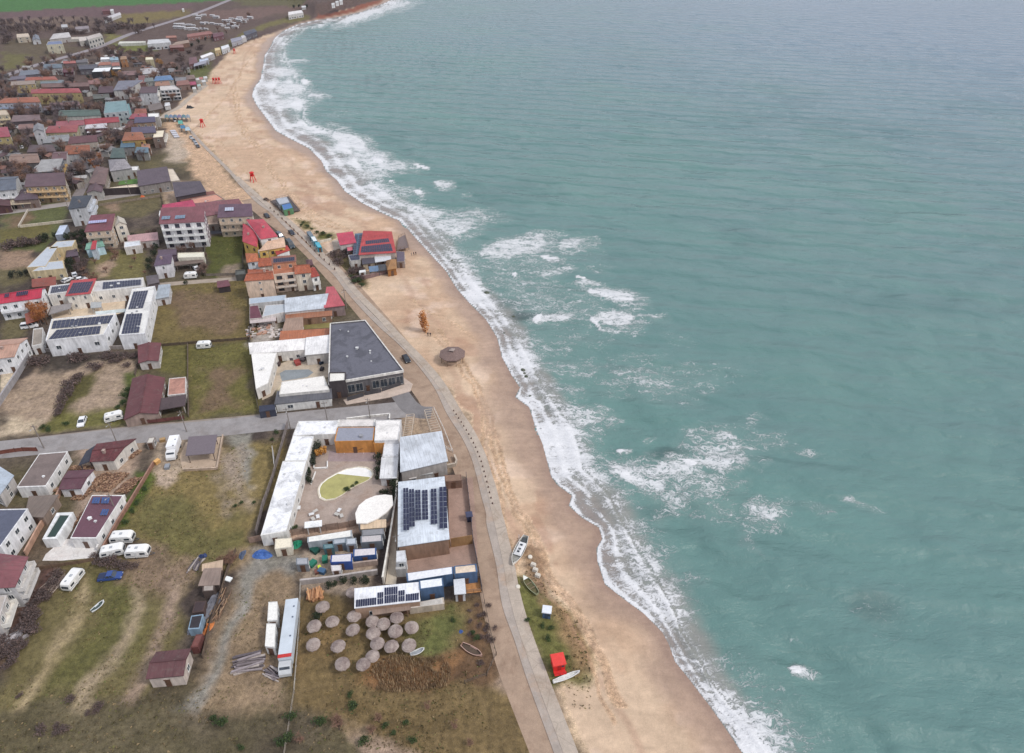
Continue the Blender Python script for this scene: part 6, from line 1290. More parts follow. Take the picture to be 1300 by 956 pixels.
# ================================================================== vegetation
def tri_crown(mb, n, c, r, size, flat=.25, rnd=random, shell=.35, mi=None, nm=2):
    for _ in range(n):
        while True:
            p = Vector((rnd.uniform(-1, 1), rnd.uniform(-1, 1), rnd.uniform(-1, 1)))
            if shell < p.length < 1: break
        q = Vector((c[0] + p.x * r[0], c[1] + p.y * r[1], c[2] + p.z * r[2])); a = Vector((rnd.gauss(0, 1), rnd.gauss(0, 1), rnd.gauss(0, flat * 2))).normalized(); b = a.cross(Vector((rnd.gauss(0, 1), rnd.gauss(0, 1), rnd.gauss(0, 1)))).normalized()
        s = size * rnd.uniform(.6, 1.4); mb.face([q - a * s, q + b * s * .7, q + a * s, q - b * s * .7], rnd.randrange(nm) if mi is None else mi)
def bare_tree(seed, cols, h=6.5, twigs=170, spread=2.4):
    rnd = random.Random(seed); o = thing('bare_tree', 'proto', 'tree'); tk = MB(); tk.tube([(0, 0, 0), (.08, 0, h * .22), (-.05, .1, h * .42)], [.22, .17, .12], 6)
    ends = []
    for i in range(7):
        a = rnd.uniform(0, 6.28); e = Vector((math.cos(a) * spread * rnd.uniform(.4, .8), math.sin(a) * spread * rnd.uniform(.4, .8), h * rnd.uniform(.62, .9))); s0 = Vector((0, 0, h * rnd.uniform(.2, .42)))
        m = s0.lerp(e, .5) + Vector((0, 0, .3)); tk.tube([s0, m, e], [.1, .065, .03], 4, cap=False); ends += [m, e]
    tk.build('trunk', mpl('bark', cols[0], .9, .2), o)
    cr = MB()
    for i in range(twigs):
        s0 = rnd.choice(ends); d = Vector((rnd.gauss(0, 1), rnd.gauss(0, 1), rnd.gauss(.5, .7))).normalized(); L = rnd.uniform(.7, 1.7); e = s0 + d * L; x = d.cross(Vector((rnd.gauss(0, 1), rnd.gauss(0, 1), 1))).normalized() * rnd.uniform(.03, .07)
        mi = rnd.randrange(2); cr.face([s0 - x, s0 + x, e + x * .4, e - x * .4], mi)
        for _ in range(3):
            t0 = s0.lerp(e, rnd.uniform(.3, 1)); dd = (d + Vector((rnd.gauss(0, .7), rnd.gauss(0, .7), rnd.gauss(.1, .6)))).normalized() * rnd.uniform(.3, .8); xx = dd.cross(d).normalized() * .035 if dd.cross(d).length > .01 else x * .5; cr.face([t0 - xx, t0 + xx, t0 + dd], mi)
    cr.build('crown', [mpl('twigs', cols[1], .95, .25), mpl('twigs', cols[2], .95, .25)], o); PROTOS.append(o); return o
def leafy(seed, cols, name='leafy_shrub', h=3.5, w=1.8, n=420, size=.2, cat='shrub', trunk=True, top=1.0):
    rnd = random.Random(seed); o = thing(name, 'proto', cat); 
    if trunk:
        tk = MB(); tk.tube([(0, 0, 0), (.05, 0, h * .35), (0, .05, h * .6)], [.14, .1, .06], 5); tk.build('trunk', mpl('bark', (84,66,54), .9, .2), o)
    cr = MB()
    for i in range(7):
        a = rnd.uniform(0, 6.28); rr = rnd.uniform(.2, .62) * w; zc = h * rnd.uniform(.35, .75); tri_crown(cr, n // 7, (math.cos(a) * rr, math.sin(a) * rr, zc), (w * .5, w * .5, h * .27 * top), size, rnd=rnd, mi=i % 3)
    cr.build('crown', [mpl('leaves', c, .9, .2) for c in cols], o); PROTOS.append(o); return o
bt = [bare_tree(1, ((84,70,64),(118,96,88),(142,116,104)), 6.5, 260), bare_tree(2, ((84,70,64),(126,96,84),(150,118,98)), 5.5, 240, 2.8), bare_tree(3, ((84,74,72),(108,94,96),(128,114,114)), 7, 280, 2.2)]
rust = bare_tree(4, ((84,60,44),(158,98,54),(180,122,76)), 6.5, 260, 2.0)
green = leafy(5, ((44,54,34),(56,66,40),(38,46,32))); green2 = leafy(6, ((60,78,40),(74,90,48),(52,66,38)), 'leafy_shrub', 2.6, 1.9, 380, .18)
hedge = leafy(7, ((100,84,80),(116,96,90),(84,72,70)), 'thicket', 2.2, 2.6, 360, .2, 'thicket', False); dark = leafy(8, ((52,58,48),(64,68,52),(42,48,42)), 'evergreen_tree', 6, 2.2, 560, .26, 'tree')
amber = leafy(9, ((170,126,70),(150,108,62),(188,146,90)), 'amber_tree', 4.5, 2.2, 480, .22, 'tree')
rr = random.Random(11)
def put(proto, spots, label, group, s0=.8, s1=1.2, **k):
    for q in spots:
        x, y = q[:2]; s = q[2] if len(q) > 2 else rr.uniform(s0, s1); place(proto, x, y, rr.uniform(0, 6.28), s, label, group=group, **k)
def scatter(n, poly, avoid=2.5):
    out = []; xs = [p[0] for p in poly]; ys = [p[1] for p in poly]; t_ = 0
    pw = np.array([0])
    while len(out) < n and t_ < n * 30:
        t_ += 1; x = rr.uniform(min(xs), max(xs)); y = rr.uniform(min(ys), max(ys))
        if not inside(np.array([x]), np.array([y]), poly)[0]: continue
        wpt = P(x, y)
        if any(a <= wpt[0] <= b and c <= wpt[1] <= d for a, b, c, d in BBS): continue
        out.append((x, y))
    return out
BBS = []
for nme, (c0, pl, hh) in INFO.items():
    ob = bpy.data.objects[nme]; xs = []; ys = []
    for ch in ob.children:
        if ch.name.split('.')[0] in ('wall', 'roof'):
            for b in ch.bound_box: xs.append(b[0] + c0.x); ys.append(b[1] + c0.y)
    if xs: BBS.append((min(xs) - .5, max(xs) + .5, min(ys) - .5, max(ys) + .5))
VT = [(0,100),(60,80),(150,66),(240,90),(236,110),(205,150),(190,205),(130,212),(125,240),(90,250),(0,256)]
for i, p_ in enumerate(bt):
    put(p_, scatter(64, VT), ['brownish bare winter tree in the gardens between the village houses', 'reddish bare winter tree in the gardens between the village houses', 'greyish bare winter tree in the gardens between the village houses'][i], ['brownish garden trees', 'reddish garden trees', 'greyish garden trees'][i], .9, 1.6)
put(hedge, scatter(70, VT), 'dark bare thicket in a garden between the village houses', 'garden thickets', .8, 1.5)
put(hedge, scatter(44, [(0,28),(60,34),(110,30),(190,34),(200,44),(130,44),(60,44),(0,60)]), 'dark thicket in the tree belt beyond the far road', 'far belt thickets', 1.6, 3.0)
put(bt[2], scatter(90, [(0,30),(110,26),(200,30),(200,40),(130,42),(60,42),(0,56)]), 'grey bare tree in the belt beyond the far road', 'far belt trees', .8, 1.3)
put(hedge, scatter(30, [(130,60),(262,58),(240,84),(130,72)]), 'dark scrub thicket between the far road and the village', 'mid belt thickets', 1.2, 2.0)
put(bt[0], scatter(14, [(240,42),(320,20),(330,28),(250,62)]), 'bare tree among the far mobile homes', 'camp trees', .7, 1.0)
put(dark, [(112,101,.8),(91,203,.75),(87,200,.6),(233,92,.7),(226,90,.8),(240,97,.6),(221,84,.7),(262,52,.8),(252,55,.9),(244,60,.8),(186,92,.5)], 'dense dark evergreen between village houses', 'village evergreens')
put(dark, [(374,11,1),(380,10,.9),(390,11,1.1),(398,10,1),(405,9,.9)], 'dark conifer in the clump behind the hill hotel', 'hill conifers')
put(amber, [(145,97,1.2),(152,98,1.3),(160,99,1.1),(168,97,.9),(205,82,1.1),(200,80,.9)], 'amber coloured willow clump near the slate roofed store', 'amber willows')
put(rust, [(120,215,.9),(128,207,.9),(126,222,.8),(46,404,1.0),(54,408,1.1),(60,412,1.0),(50,414,.8),(61,402,.9)], 'rusty brown bare tree beside a house', 'rusty bare trees')
put(hedge, [(2,186,2.0),(8,190,1.8),(2,200,2.2),(14,186,1.5),(6,212,1.6),(10,220,1.8),(20,219,1.6),(34,222,1.5),(28,216,1.4)], 'brown thicket at the left edge above the slate roofed guest house', 'left edge thickets')
put(hedge, [(x, y, rr.uniform(1.0, 1.6)) for x, y in [(14,314),(20,313),(28,312),(36,311),(44,311),(50,308),(56,306),(10,318)]], 'dark hedge bush in the row behind the long grey white roof', 'hedge behind the grey roof')
put(green, [(58,308,1.3),(72,303,1.0),(88,306,1.2),(96,303,1.0),(104,301,1.1),(110,303,1.0),(103,310,1.0),(98,328,1.1),(92,338,1.2),(90,345,1.0),(104,318,.8)], 'dark green shrub beside the long grey white roof', 'shrubs at the grey roof')
put(dark, [(18,354,.7),(26,352,.6),(34,350,.55),(58,368,.6),(62,366,.5),(78,352,.5)], 'dark evergreen behind the red roofed white house', 'evergreens at the red roof')
put(green, [(136,300,.8),(170,303,.8),(199,318,.9),(196,326,.9),(192,336,1.0),(190,344,.9),(237,362,.6)], 'low dark green shrub near the hotel yards', 'hotel yard shrubs')
put(hedge, scatter(16, [(44,452),(172,446),(176,470),(120,470),(60,462),(40,470)]), 'brown winter bush below the solar guest houses', 'bushes below the guest houses', .7, 1.2)
put(hedge, [(96,484,1.0),(92,490,1.1),(88,496,1.0),(84,504,1.1),(80,512,1.0),(76,520,.9),(74,526,.8),(100,480,.8)], 'brown bush in the strip through the gravel lot', 'gravel lot bushes')
put(green2, [(64,547,.6),(56,545,.6),(84,540,.6),(160,505,.9),(156,515,.8),(162,498,.8),(150,520,.6)], 'small green bush on the gravel lot', 'gravel lot green bushes', .6, .9)
place(leafy(44, ((192,130,76),(168,108,62),(206,150,96)), 'tamarisk', 6.6, 1.9, 900, .2, 'tree', True, 1.5), 540, 422, .4, 1.2, 'tall rust orange poplar standing alone on the sand')
put(hedge, scatter(16, [(418,325),(446,322),(466,352),(452,362)]), 'brown thicket between the promenade and the beach restaurant', 'restaurant thickets', .7, 1.2)
put(green2, [(402,297,.7),(410,299,.8),(417,302,.7),(382,288,.6),(390,289,.7),(386,284,.5),(396,292,.5),(455,358,.9),(449,360,.9),(446,354,.8),(459,364,.8)], 'green dune shrub near the kiosks and the restaurant', 'dune shrubs', .5, .8)
put(hedge, [(340,255,.7),(336,254,.5),(412,297,.5),(420,300,.4)], 'small dry dune bush beside the beach bar', 'dry dune bushes')
# resort planting
put(dark, [(398,590,.5),(397,584,.55),(401,577,.6),(404,570,.6)], 'dark evergreen in the planter beside the grey pink deck', 'planter evergreens')
put(leafy(21, ((196,140,66),(176,120,56),(210,160,90)), 'bamboo_clump', 4, 1.2, 380, .2, 'bamboo', False, 1.2), [(404,581,.75),(409,579,.8),(413,577,.7)], 'orange bamboo clump in the white edged planter', 'orange bamboo')
put(green, [(392,610,.55),(393,604,.55),(391,600,.5),(395,614,.5)], 'dark green hedge bush along the white western wing', 'western hedge')
put(green, [(480,585,.75),(481,592,.55),(480,603,.75),(479,609,.5)], 'potted green tree at the eastern poolside', 'potted trees')
put(green, [(497,612,.9),(500,618,.9),(502,627,1.0),(501,634,.9),(498,640,.9),(492,629,.6),(486,628,.5)], 'dark green tree beside the rounded white roof', 'trees by the rounded roof')
put(green2, [(439,624,.5),(443,622,.4),(448,619,.35),(452,615,.4)], 'low bush at the edge of the oval pool', 'pool edge bushes')
put(green2, [(366,673,.5),(371,672,.5),(376,672,.45)], 'low green bush at the end of the white western wing', 'wing end bushes')
put(green, [(402,790,.7),(405,784,.6),(418,748,.6),(436,741,.6),(450,742,.6),(462,740,.6),(466,742,.5),(424,745,.5)], 'dark bush at the edge of the parasol field', 'parasol field bushes')
put(hedge, scatter(18, [(590,756),(616,752),(630,800),(632,836),(606,856),(596,810)]), 'brown bush along the fence inland of the dirt road', 'roadside bushes', .25, .42)
put(green2, [(604,812,.5),(600,806,.4),(576,788,.4),(700,800,.4),(690,796,.4),(670,790,.4),(697,812,.45),(720,838,.4)], 'small green bush in rough grass by the shore road', 'shore road bushes', .4, .6)
put(hedge, scatter(40, [(44,728),(78,720),(74,752),(44,800),(10,850),(-20,866),(-20,830),(14,790)]), 'reddish brown bush below the stepped houses', 'bushes below the stepped houses', .5, .9)
put(hedge, [(126,713,.7),(134,715,.8),(142,717,.8),(150,719,.8),(160,720,.7),(170,721,.6),(120,708,.6)], 'dry brown bush in the row under the caravans', 'bushes under the caravans')
put(bt[1], scatter(12, [(264,720),(300,700),(300,712),(290,730),(278,760),(270,760)]), 'leafless shrub in the junk strip', 'junk strip shrubs', .25, .4)
put(green2, [(176,640,.5),(170,650,.5),(160,664,.5),(186,622,.5),(346,560,.4),(352,550,.5),(322,640,.4),(306,640,.4),(298,644,.4)], 'green weed clump along the lot edges', 'weed clumps', .4, .6)
# ---- tufts of dry grass and reeds (nobody could count them)
def tufts(name, label, regions, size, cols, seed, cat, wd=1.0, lean=.35):
    g = np.random.default_rng(seed); vs = []; fs = []; mi = []; k = 0; rs = random.Random(seed)
    for poly, dens, hs in regions:
        pw = [P(x, y) for x, y in poly]; xs = [p[0] for p in pw]; ys = [p[1] for p in pw]; ar = (max(xs) - min(xs)) * (max(ys) - min(ys)); n = int(ar * dens)
        X_ = g.uniform(min(xs), max(xs), n); Y_ = g.uniform(min(ys), max(ys), n)
        m = inside(X_, Y_, pw) & (fbm(X_, Y_, 7, 3, seed) > .47)
        for b in BBS: m &= ~((X_ > b[0]) & (X_ < b[1]) & (Y_ > b[2]) & (Y_ < b[3]))
        for x, y in zip(X_[m], Y_[m]):
            s = size * rs.uniform(.5, 1.3); a = rs.uniform(0, 3.14); c, d = math.cos(a) * s, math.sin(a) * s; hz = s * hs; c *= wd; d *= wd; lx, ly = rs.gauss(0, lean) * hz, rs.gauss(0, lean) * hz
            vs += [(x - c, y - d, .0), (x + c, y + d, .0), (x + lx + c * .5, y + ly + d * .5, hz), (x + lx - c * .5, y + ly - d * .5, hz)]; fs.append((k, k + 1, k + 2, k + 3)); mi.append(rs.randrange(len(cols))); k += 4
    me = bpy.data.meshes.new(name); me.from_pydata(vs, [], fs)
    for c in cols: me.materials.append(mpl('grass_blades', c, .95, .3, .8))
    me.polygons.foreach_set('material_index', mi); me.update(); return tag(link(name, me), label, cat, None, 'stuff')
tufts('rough_grass', 'rough winter grass and weeds on the empty lots', [([(205,580),(360,558),(340,640),(318,694),(262,730),(160,700),(150,664)], 1.6, 1.0), ([(90,712),(250,722),(236,800),(190,900),(-20,900),(60,780)], 1.6, 1.0), ([(380,776),(470,776),(600,760),(618,760),(630,836),(600,866),(640,980),(380,980)], 1.8, 1.2),
    ([(190,366),(316,356),(320,432),(206,438)], .9, 1.0), ([(208,442),(318,434),(326,520),(242,530)], 1.0, 1.0), ([(270,740),(376,760),(376,900),(240,900)], 1.2, 1.0), ([(650,740),(690,735),(744,830),(752,900),(700,900)], 1.6, 1.2), ([(262,300),(308,298),(310,350),(262,352)], .7, 1.0), ([(0,400),(34,398),(36,426),(0,436)], .8, 1)],
    .2, [(124,114,76), (108,104,66), (146,126,94), (104,92,68), (102,108,62)], 31, 'grass')
tufts('reed_bed', 'tall straw coloured reeds below the parasol field', [([(478,842),(500,832),(540,836),(580,832),(606,836),(612,852),(580,866),(560,874),(500,880),(462,874)], 42, 7.0)], .13, [(176,150,116), (150,124,96), (196,172,138), (118,98,78)], 37, 'reeds', .3, .12)
tufts('marram_grass', 'sparse dune grass on the beach edge', [([(654,736),(668,724),(700,742),(740,800),(756,880),(740,866),(716,800),(690,760)], 1.4, 1.4), ([(374,276),(398,282),(402,292),(386,292)], .8, 1.6), ([(396,294),(420,297),(422,308),(404,306)], .8, 1.6)], .22, [(120,116,66), (142,120,84), (96,86,60)], 41, 'grass')

# ---- small outbuildings between the village houses
def outb(wc, rc, g):
    global FARR
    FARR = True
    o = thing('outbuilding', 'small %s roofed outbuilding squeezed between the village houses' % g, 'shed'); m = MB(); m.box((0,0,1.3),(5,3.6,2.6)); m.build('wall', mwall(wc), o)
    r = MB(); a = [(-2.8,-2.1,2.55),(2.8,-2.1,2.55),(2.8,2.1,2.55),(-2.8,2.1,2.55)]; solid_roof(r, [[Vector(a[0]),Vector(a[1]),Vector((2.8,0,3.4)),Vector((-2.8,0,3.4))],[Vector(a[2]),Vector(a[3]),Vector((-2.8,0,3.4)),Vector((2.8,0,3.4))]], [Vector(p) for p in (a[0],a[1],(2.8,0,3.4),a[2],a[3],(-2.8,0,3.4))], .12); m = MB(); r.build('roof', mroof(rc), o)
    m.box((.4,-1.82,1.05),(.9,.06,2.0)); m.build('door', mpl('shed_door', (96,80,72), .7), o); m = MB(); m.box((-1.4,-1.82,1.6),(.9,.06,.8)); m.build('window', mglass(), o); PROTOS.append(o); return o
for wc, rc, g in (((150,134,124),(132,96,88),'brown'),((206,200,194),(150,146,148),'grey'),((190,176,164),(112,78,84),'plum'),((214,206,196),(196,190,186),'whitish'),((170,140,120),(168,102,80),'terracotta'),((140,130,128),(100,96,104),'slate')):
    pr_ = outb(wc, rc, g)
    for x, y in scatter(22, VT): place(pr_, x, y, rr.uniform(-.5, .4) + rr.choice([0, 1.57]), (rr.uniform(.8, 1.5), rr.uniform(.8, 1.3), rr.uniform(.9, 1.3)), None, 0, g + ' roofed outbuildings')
FARR = False

# ---- lot boundaries
for lb, pts, h, col in [('dark board fence along the seaward side of the brown lot', [(317,366),(318,437)], 1.6, (96,86,78)),('dark board fence between the green lot and the white courtyard wing', [(319,440),(322,480),(328,520)], 1.6, (104,96,90)),('grey post fence running through the green brown lot', [(239,439),(239,480),(240,530)], 1.3, (120,104,94)),
    ('brown fence between the brown lot and the caravan lot', [(206,440),(240,437),(280,434),(317,431)], 1.1, (92,78,64)),('dark fence on the west side of the mown green lot', [(261,300),(260,351)], 1.6, (110,102,96)),('low fence at the foot of the mown green lot', [(262,351),(308,349)], 1.2, (120,110,100)),('weathered fence east of the gravel lot', [(176,462),(172,478)], 1.4, (110,96,88)),
    ('board fence between the cross street and the hotel field', [(126,262),(165,256),(205,250)], 1.3, (140,126,112)),('dark fence beside the lane behind the large hotel', [(205,250),(208,262)], 1.4, (100,90,84)),('broken board fence down the right side of the junk strip', [(300,700),(288,730),(276,770),(266,800),(258,836)], 1.2, (104,88,76)),
    ('wire and post fence across the field below the caravans', [(50,723),(100,716),(120,712)], 1.1, (120,98,80)),('dark fence west of the terracotta hotel group', [(310,300),(309,330),(309,345)], 1.7, (84,80,78)),('rusty fence at the road side of the sunken garden', [(0,577),(20,574),(30,573),(48,573)], 1.4, (120,70,58))]:
    fence_run(lb, pts, h, col, 2.6)
put(bt[1], scatter(22, [(108,296),(200,300),(200,356),(104,360)]), 'bare shrub in the plots around the teal striped house', 'plot shrubs', .3, .6)
put(hedge, scatter(30, [(84,296),(112,292),(110,352),(60,360),(84,340),(98,320)]), 'dark winter bush in the overgrown strip beside the cream courtyard', 'overgrown strip bushes', .5, .9)
put(bt[0], scatter(20, [(186,296),(262,256),(262,352),(200,352)]), 'slim bare tree around the large white hotel', 'hotel garden trees', .35, .7)

tufts('beach_debris', 'sparse dark wrack, twigs and litter on the dry sand', [([(586,496),(612,520),(640,600),(660,690),(700,760),(760,860),(720,860),(690,800),(664,700),(632,640),(606,560)], .22, .5), ([(500,380),(560,400),(600,440),(560,450),(520,420)], .3, .5), ([(330,240),(400,280),(430,292),(520,340),(520,370),(470,372),(400,300)], .12, .5)], .16, [(110,86,70), (140,110,88), (84,66,56), (196,180,160)], 57, 'debris')

tufts('field_grass', 'coarse grass and weeds on the open ground at the near edge', [([(-60,866),(470,880),(640,1000),(640,1040),(-60,1040)], 1.5, 1.1)], .22, [(124,114,76), (108,104,66), (146,126,94), (104,92,68)], 71, 'grass')
put(hedge, scatter(9, [(-20,872),(120,868),(160,950),(-20,950)]), 'brown bush on the open ground at the bottom left', 'bottom left bushes', .3, .6)
put(green2, scatter(14, [(270,880),(470,880),(560,950),(270,950)]), 'small bush on the open ground at the bottom centre', 'bottom centre bushes', .4, .8)
put(bt[1], scatter(8, [(380,885),(560,900),(600,950),(380,950)]), 'low bare shrub on the open ground at the bottom centre', 'bottom shrubs', .3, .55)
fence_run('post and rail fence running on from the trailer truck to the bottom edge', [(374,880),(368,920),(360,970)], 1.3, (150,140,128), 3.0, slat=False)
# ================================================================== vehicles, boats, beach things, people
def tyre(parent, x, y, r=.32, w=.2, name='wheel'):
    a = MB(); a.tube([(x, y - w / 2, r), (x, y + w / 2, r)], r, 12); o = a.build(name, mpl('rubber', (38,38,40), .8, .1), parent)
    b = MB(); b.tube([(x, y - w / 2 - .01, r), (x, y + w / 2 + .01, r)], r * .55, 8); b.build('rim', mpl('wheel_rim', (160,160,164), .35, .1, 1, .6), o)
def extr(mb, prof, y0, y1, mi=0):
    """closed side profile (x,z) extruded across y"""
    n = len(prof); a = [(x, y0, z) for x, z in prof]; b = [(x, y1, z) for x, z in prof]
    mb.face(a, mi); mb.face(b[::-1], mi)
    for i in range(n):
        j = (i + 1) % n; mb.face([a[i], b[i], b[j], a[j]], mi)
def car(col, kind='hatch'):
    o = thing('car' if kind != 'van' else 'van', 'proto', 'car' if kind != 'van' else 'van'); pt = mpl('car_paint', col, .3, .04); gl = mglass()
    L = {'hatch': 4.2, 'van': 5.2, 'pickup': 4.9}[kind]; W_ = 1.78; h = L / 2
    body = MB()
    if kind == 'van': pr = [(-h,.35),(-h,.9),(-h+.05,1.3),(h-1.2,1.25),(h-.3,1.0),(h,.8),(h,.35)]
    else: pr = [(-h,.35),(-h,.75),(-h+.15,.95),(-h+.8,1.0),(h-1.3,.98),(h-.25,.82),(h,.65),(h,.35)]
    extr(body, pr, -W_/2, W_/2); b = body.build('body', pt, o)
    top = MB(); q = .16
    tp = {'hatch': [(-h+.12,.95),(-h+.6,1.46),(h-2.0,1.48),(h-1.2,.97)], 'van': [(-h+.02,1.28),(-h+.15,2.1),(h-1.7,2.12),(h-.95,1.22)], 'pickup': [(-.7,.98),(-.5,1.6),(.7,1.6),(1.3,.97)]}[kind]
    lo = [tp[0], tp[3]]; hi = [tp[1], tp[2]]; yl, yh = W_/2 - .04, W_/2 - q
    bq = [(lo[0][0], -yl, lo[0][1]), (lo[1][0], -yl, lo[1][1]), (lo[1][0], yl, lo[1][1]), (lo[0][0], yl, lo[0][1])]; tq = [(hi[0][0], -yh, hi[0][1]), (hi[1][0], -yh, hi[1][1]), (hi[1][0], yh, hi[1][1]), (hi[0][0], yh, hi[0][1])]
    top.hexa(bq, tq); top.build('window', gl, o)
    rf = MB(); rf.hexa([(x * .99 + .0, y * 1.02, z - .03) for x, y, z in tq], [(x * .97, y * .97, z + .04) for x, y, z in tq])
    for i in range(4): rf.beam(bq[i], tq[i], .08)
    rf.beam(((bq[0][0]+bq[1][0])/2, -yl, bq[0][2]), ((tq[0][0]+tq[1][0])/2, -yh, tq[0][2]), .08); rf.beam(((bq[0][0]+bq[1][0])/2, yl, bq[0][2]), ((tq[0][0]+tq[1][0])/2, yh, tq[0][2]), .08)
    rf.build('roof', pt, o)
    for x in (-h + .8, h - .85):
        for y in (-W_/2 + .08, W_/2 - .08): tyre(o, x, y)
    for y in (-.62, .62):
        m = MB(); m.box((h + .005, y, .68), (.05, .3, .14)); m.build('headlight', mpl('lamp_glass', (230,230,225), .15, 0), o); m = MB(); m.box((-h - .005, y, .78), (.05, .24, .16)); m.build('tail_light', mpl('tail_lamp', (150,30,30), .3, 0), o)
    if kind == 'pickup':
        m = MB(); m.box((-1.6, 0, 1.02), (1.5, 1.5, .06)); m.build('cargo_bed', mpl('bed_liner', (40,50,80), .6, .1), o)
    PROTOS.append(o); return o
def car_at(col, kind, px, py, hd, label, group=None, s=1.0):
    k = (col, kind)
    if k not in CARS: CARS[k] = car(col, kind)
    return place(CARS[k], px, py, hd, s, label, .0, group)
CARS = {}
BLK = (44,46,54); SIL = (176,180,186); WH = (236,236,238)
beach = ang((506,440),(530,475))
car_at(BLK, 'hatch', 516, 457.5, beach, 'black car driving on the dirt road past the dark roofed corner building')
car_at(BLK, 'hatch', 339, 275.5, ang((330,268),(350,285)), 'small dark car on the dirt road above the red roofed hotel'); car_at((40,44,60), 'hatch', 370.5, 297, ang((360,288),(380,306)), 'dark blue car parked beside the promenade kerb opposite the teal kiosks')
car_at((66,76,84), 'van', 369, 313, ang((362,303),(376,318)), 'dark green grey van parked in front of the white annex', None, 1.25); car_at((90,100,112), 'van', 356, 301.5, ang((350,296),(362,306)), 'blue grey van beside the red hotel wall')
car_at(WH, 'hatch', 105, 537.5, ang((102,545),(108,530)) + math.pi, 'white car standing on the weedy gravel lot')
c_ = car_at((52,78,140), 'pickup', 141, 734, ang((128,735),(154,732)), 'bright blue pickup parked below the white caravans')
for i, (x, y, col, lb) in enumerate([(222,154,WH,'white car under the mint green stall'),(243,176,SIL,'silver car at the head of the short parked row by the promenade'),(246.5,179.5,(120,130,140),'grey car second in the parked row by the promenade'),(249,183.5,SIL,'light car third in the parked row by the promenade'),(251.5,187,(70,70,76),'dark car last in the parked row by the promenade'),(147,167,WH,'white van like car at the top of the village street'),(150,172.5,(190,206,226),'pale blue car on the village street beside the blue roof'),(141,180,(150,80,80),'reddish car parked at the street bend'),
    (28,188,WH,'white car in a yard beside the purple brown roof'),(115,219,BLK,'black car on the village street below the dark grey roof'),(188,240,(150,70,90),'rose red car on the cross street'),(197,237.5,BLK,'black box van on the cross street'),(39,416,WH,'white van under the terracotta lean-to'),(249.5,342,WH,'white car in the sandy hotel yard'),(101,202,WH,'white car in the garden by the dark tree'),
    (86,357,WH,'white car with dust cover left of the three behind the solar roofs'),(95,350,(214,216,222),'pale car behind the two others near the solar roofs'),(104,356,WH,'white car right of the three behind the solar roofs'),(131,362,(206,206,210),'light grey car on the grass edge behind the solar roofs')]):
    car_at(col, 'van' if 'van' in lb else 'hatch', x, y, rr.choice([.3, .6, 2.2, 1.2]) if i > 4 else ang((236,168),(256,190)), lb)
def caravan():
    o = thing('caravan', 'proto', 'caravan'); b = MB(); W_ = 2.15; L = 5.0
    pr = [(-L/2+.1,.5),(-L/2,1.2),(-L/2+.25,2.25),(-L/2+.7,2.5),(L/2-.8,2.52),(L/2-.25,2.2),(L/2,1.3),(L/2-.15,.5)]
    extr(b, pr, -W_/2, W_/2); b.build('body', mpl('caravan_skin', (238,237,234), .35, .06, .8), o)
    for y, s in ((-W_/2 - .02, -1), (W_/2 + .02, 1)):
        for x, w in ((-1.5, 1.0), (1.4, 1.1)): m = MB(); m.box((x, y, 1.65), (w, .05, .55)); m.build('window', mglass(), o)
    m = MB(); m.box((0, -W_/2 - .025, 1.4), (.65, .05, 1.7)); m.build('door', mpl('caravan_door', (220,220,218), .4, .05), o)
    for x, a in ((-L/2 - .0, 0), (L/2 - .02, 0)): m = MB(); m.box((x, 0, 1.6), (.12, 1.5, .6)); m.build('window', mglass(), o)
    m = MB(); m.box((0, 0, 2.56), (.6, .6, .1)); m.box((-1.5, .2, 2.55), (.4, .4, .08)); m.build('roof_hatch', mpl('hatch', (170,174,180), .4, .1), o)
    m = MB(); m.box((0, 0, .98), (4.9, W_ + .03, .12)); m.build('stripe', mpl('stripe', (120,124,134), .5, .1), o)
    for y in (-.95, .95): tyre(o, -.1, y)
    m = MB(); m.beam((L/2 - .3, .5, .5), (L/2 + 1, 0, .45), .1); m.beam((L/2 - .3, -.5, .5), (L/2 + 1, 0, .45), .1); m.build('drawbar', mpl('drawbar_metal', (90,90,92), .5, .1), o)
    PROTOS.append(o); return o
cv = caravan()
for x, y, a, b, s, lb in [(157.5,687,(142,687),(173,685),1.0,'white caravan highest of the three beside the rusty boundary wall'),(145,704,(131,707),(159,701),.98,'white caravan lower left of the three beside the rusty boundary wall'),(177,705,(161,706),(193,704),1.0,'white caravan lower right of the three beside the rusty boundary wall'),(95,740,(85,750),(105,724),.98,'white caravan parked slantwise near the pile of sticks'),(146,533,(133,536),(158,530),.95,'long white caravan against the maroon barn'),(260,441.5,(252,442),(268,441),.9,'white caravan alone on the green brown lot'),(243,353,(235,353),(251,352),.95,'white caravan in the sandy hotel yard'),(62,424,(60,420),(64,428),.1,'')]:
    if lb: place(cv, x, y, ang(a, b), (s * 1.02, s, s), lb)
# mobile homes of the far camp
mh = thing('mobile_home', 'proto', 'mobile home'); m = MB(); m.box((0,0,1.5),(8.5,3.4,2.6)); m.build('wall', mpl('home_cladding', (190,186,186), .6, .1), mh)
m = MB(); g = [(-4.5,-1.9,2.8),(4.5,-1.9,2.8),(4.5,1.9,2.8),(-4.5,1.9,2.8)]; m.face([g[0],g[1],(4.5,0,3.5),(-4.5,0,3.5)]); m.face([g[2],g[3],(-4.5,0,3.5),(4.5,0,3.5)]); m.face([g[1],g[2],(4.5,0,3.5)]); m.face([g[3],g[0],(-4.5,0,3.5)]); m.build('roof', mpl('home_roof', (196,195,198), .5, .12), mh)
m = MB()
for x in (-3, -.8, 2.6): m.box((x,-1.72,1.8),(1.1,.06,.9))
m.build('window', mglass(), mh); m = MB(); m.box((1,-1.72,1.25),(.9,.06,2)); m.build('door', mpl('home_door', (150,140,136), .5), mh); PROTOS.append(mh)
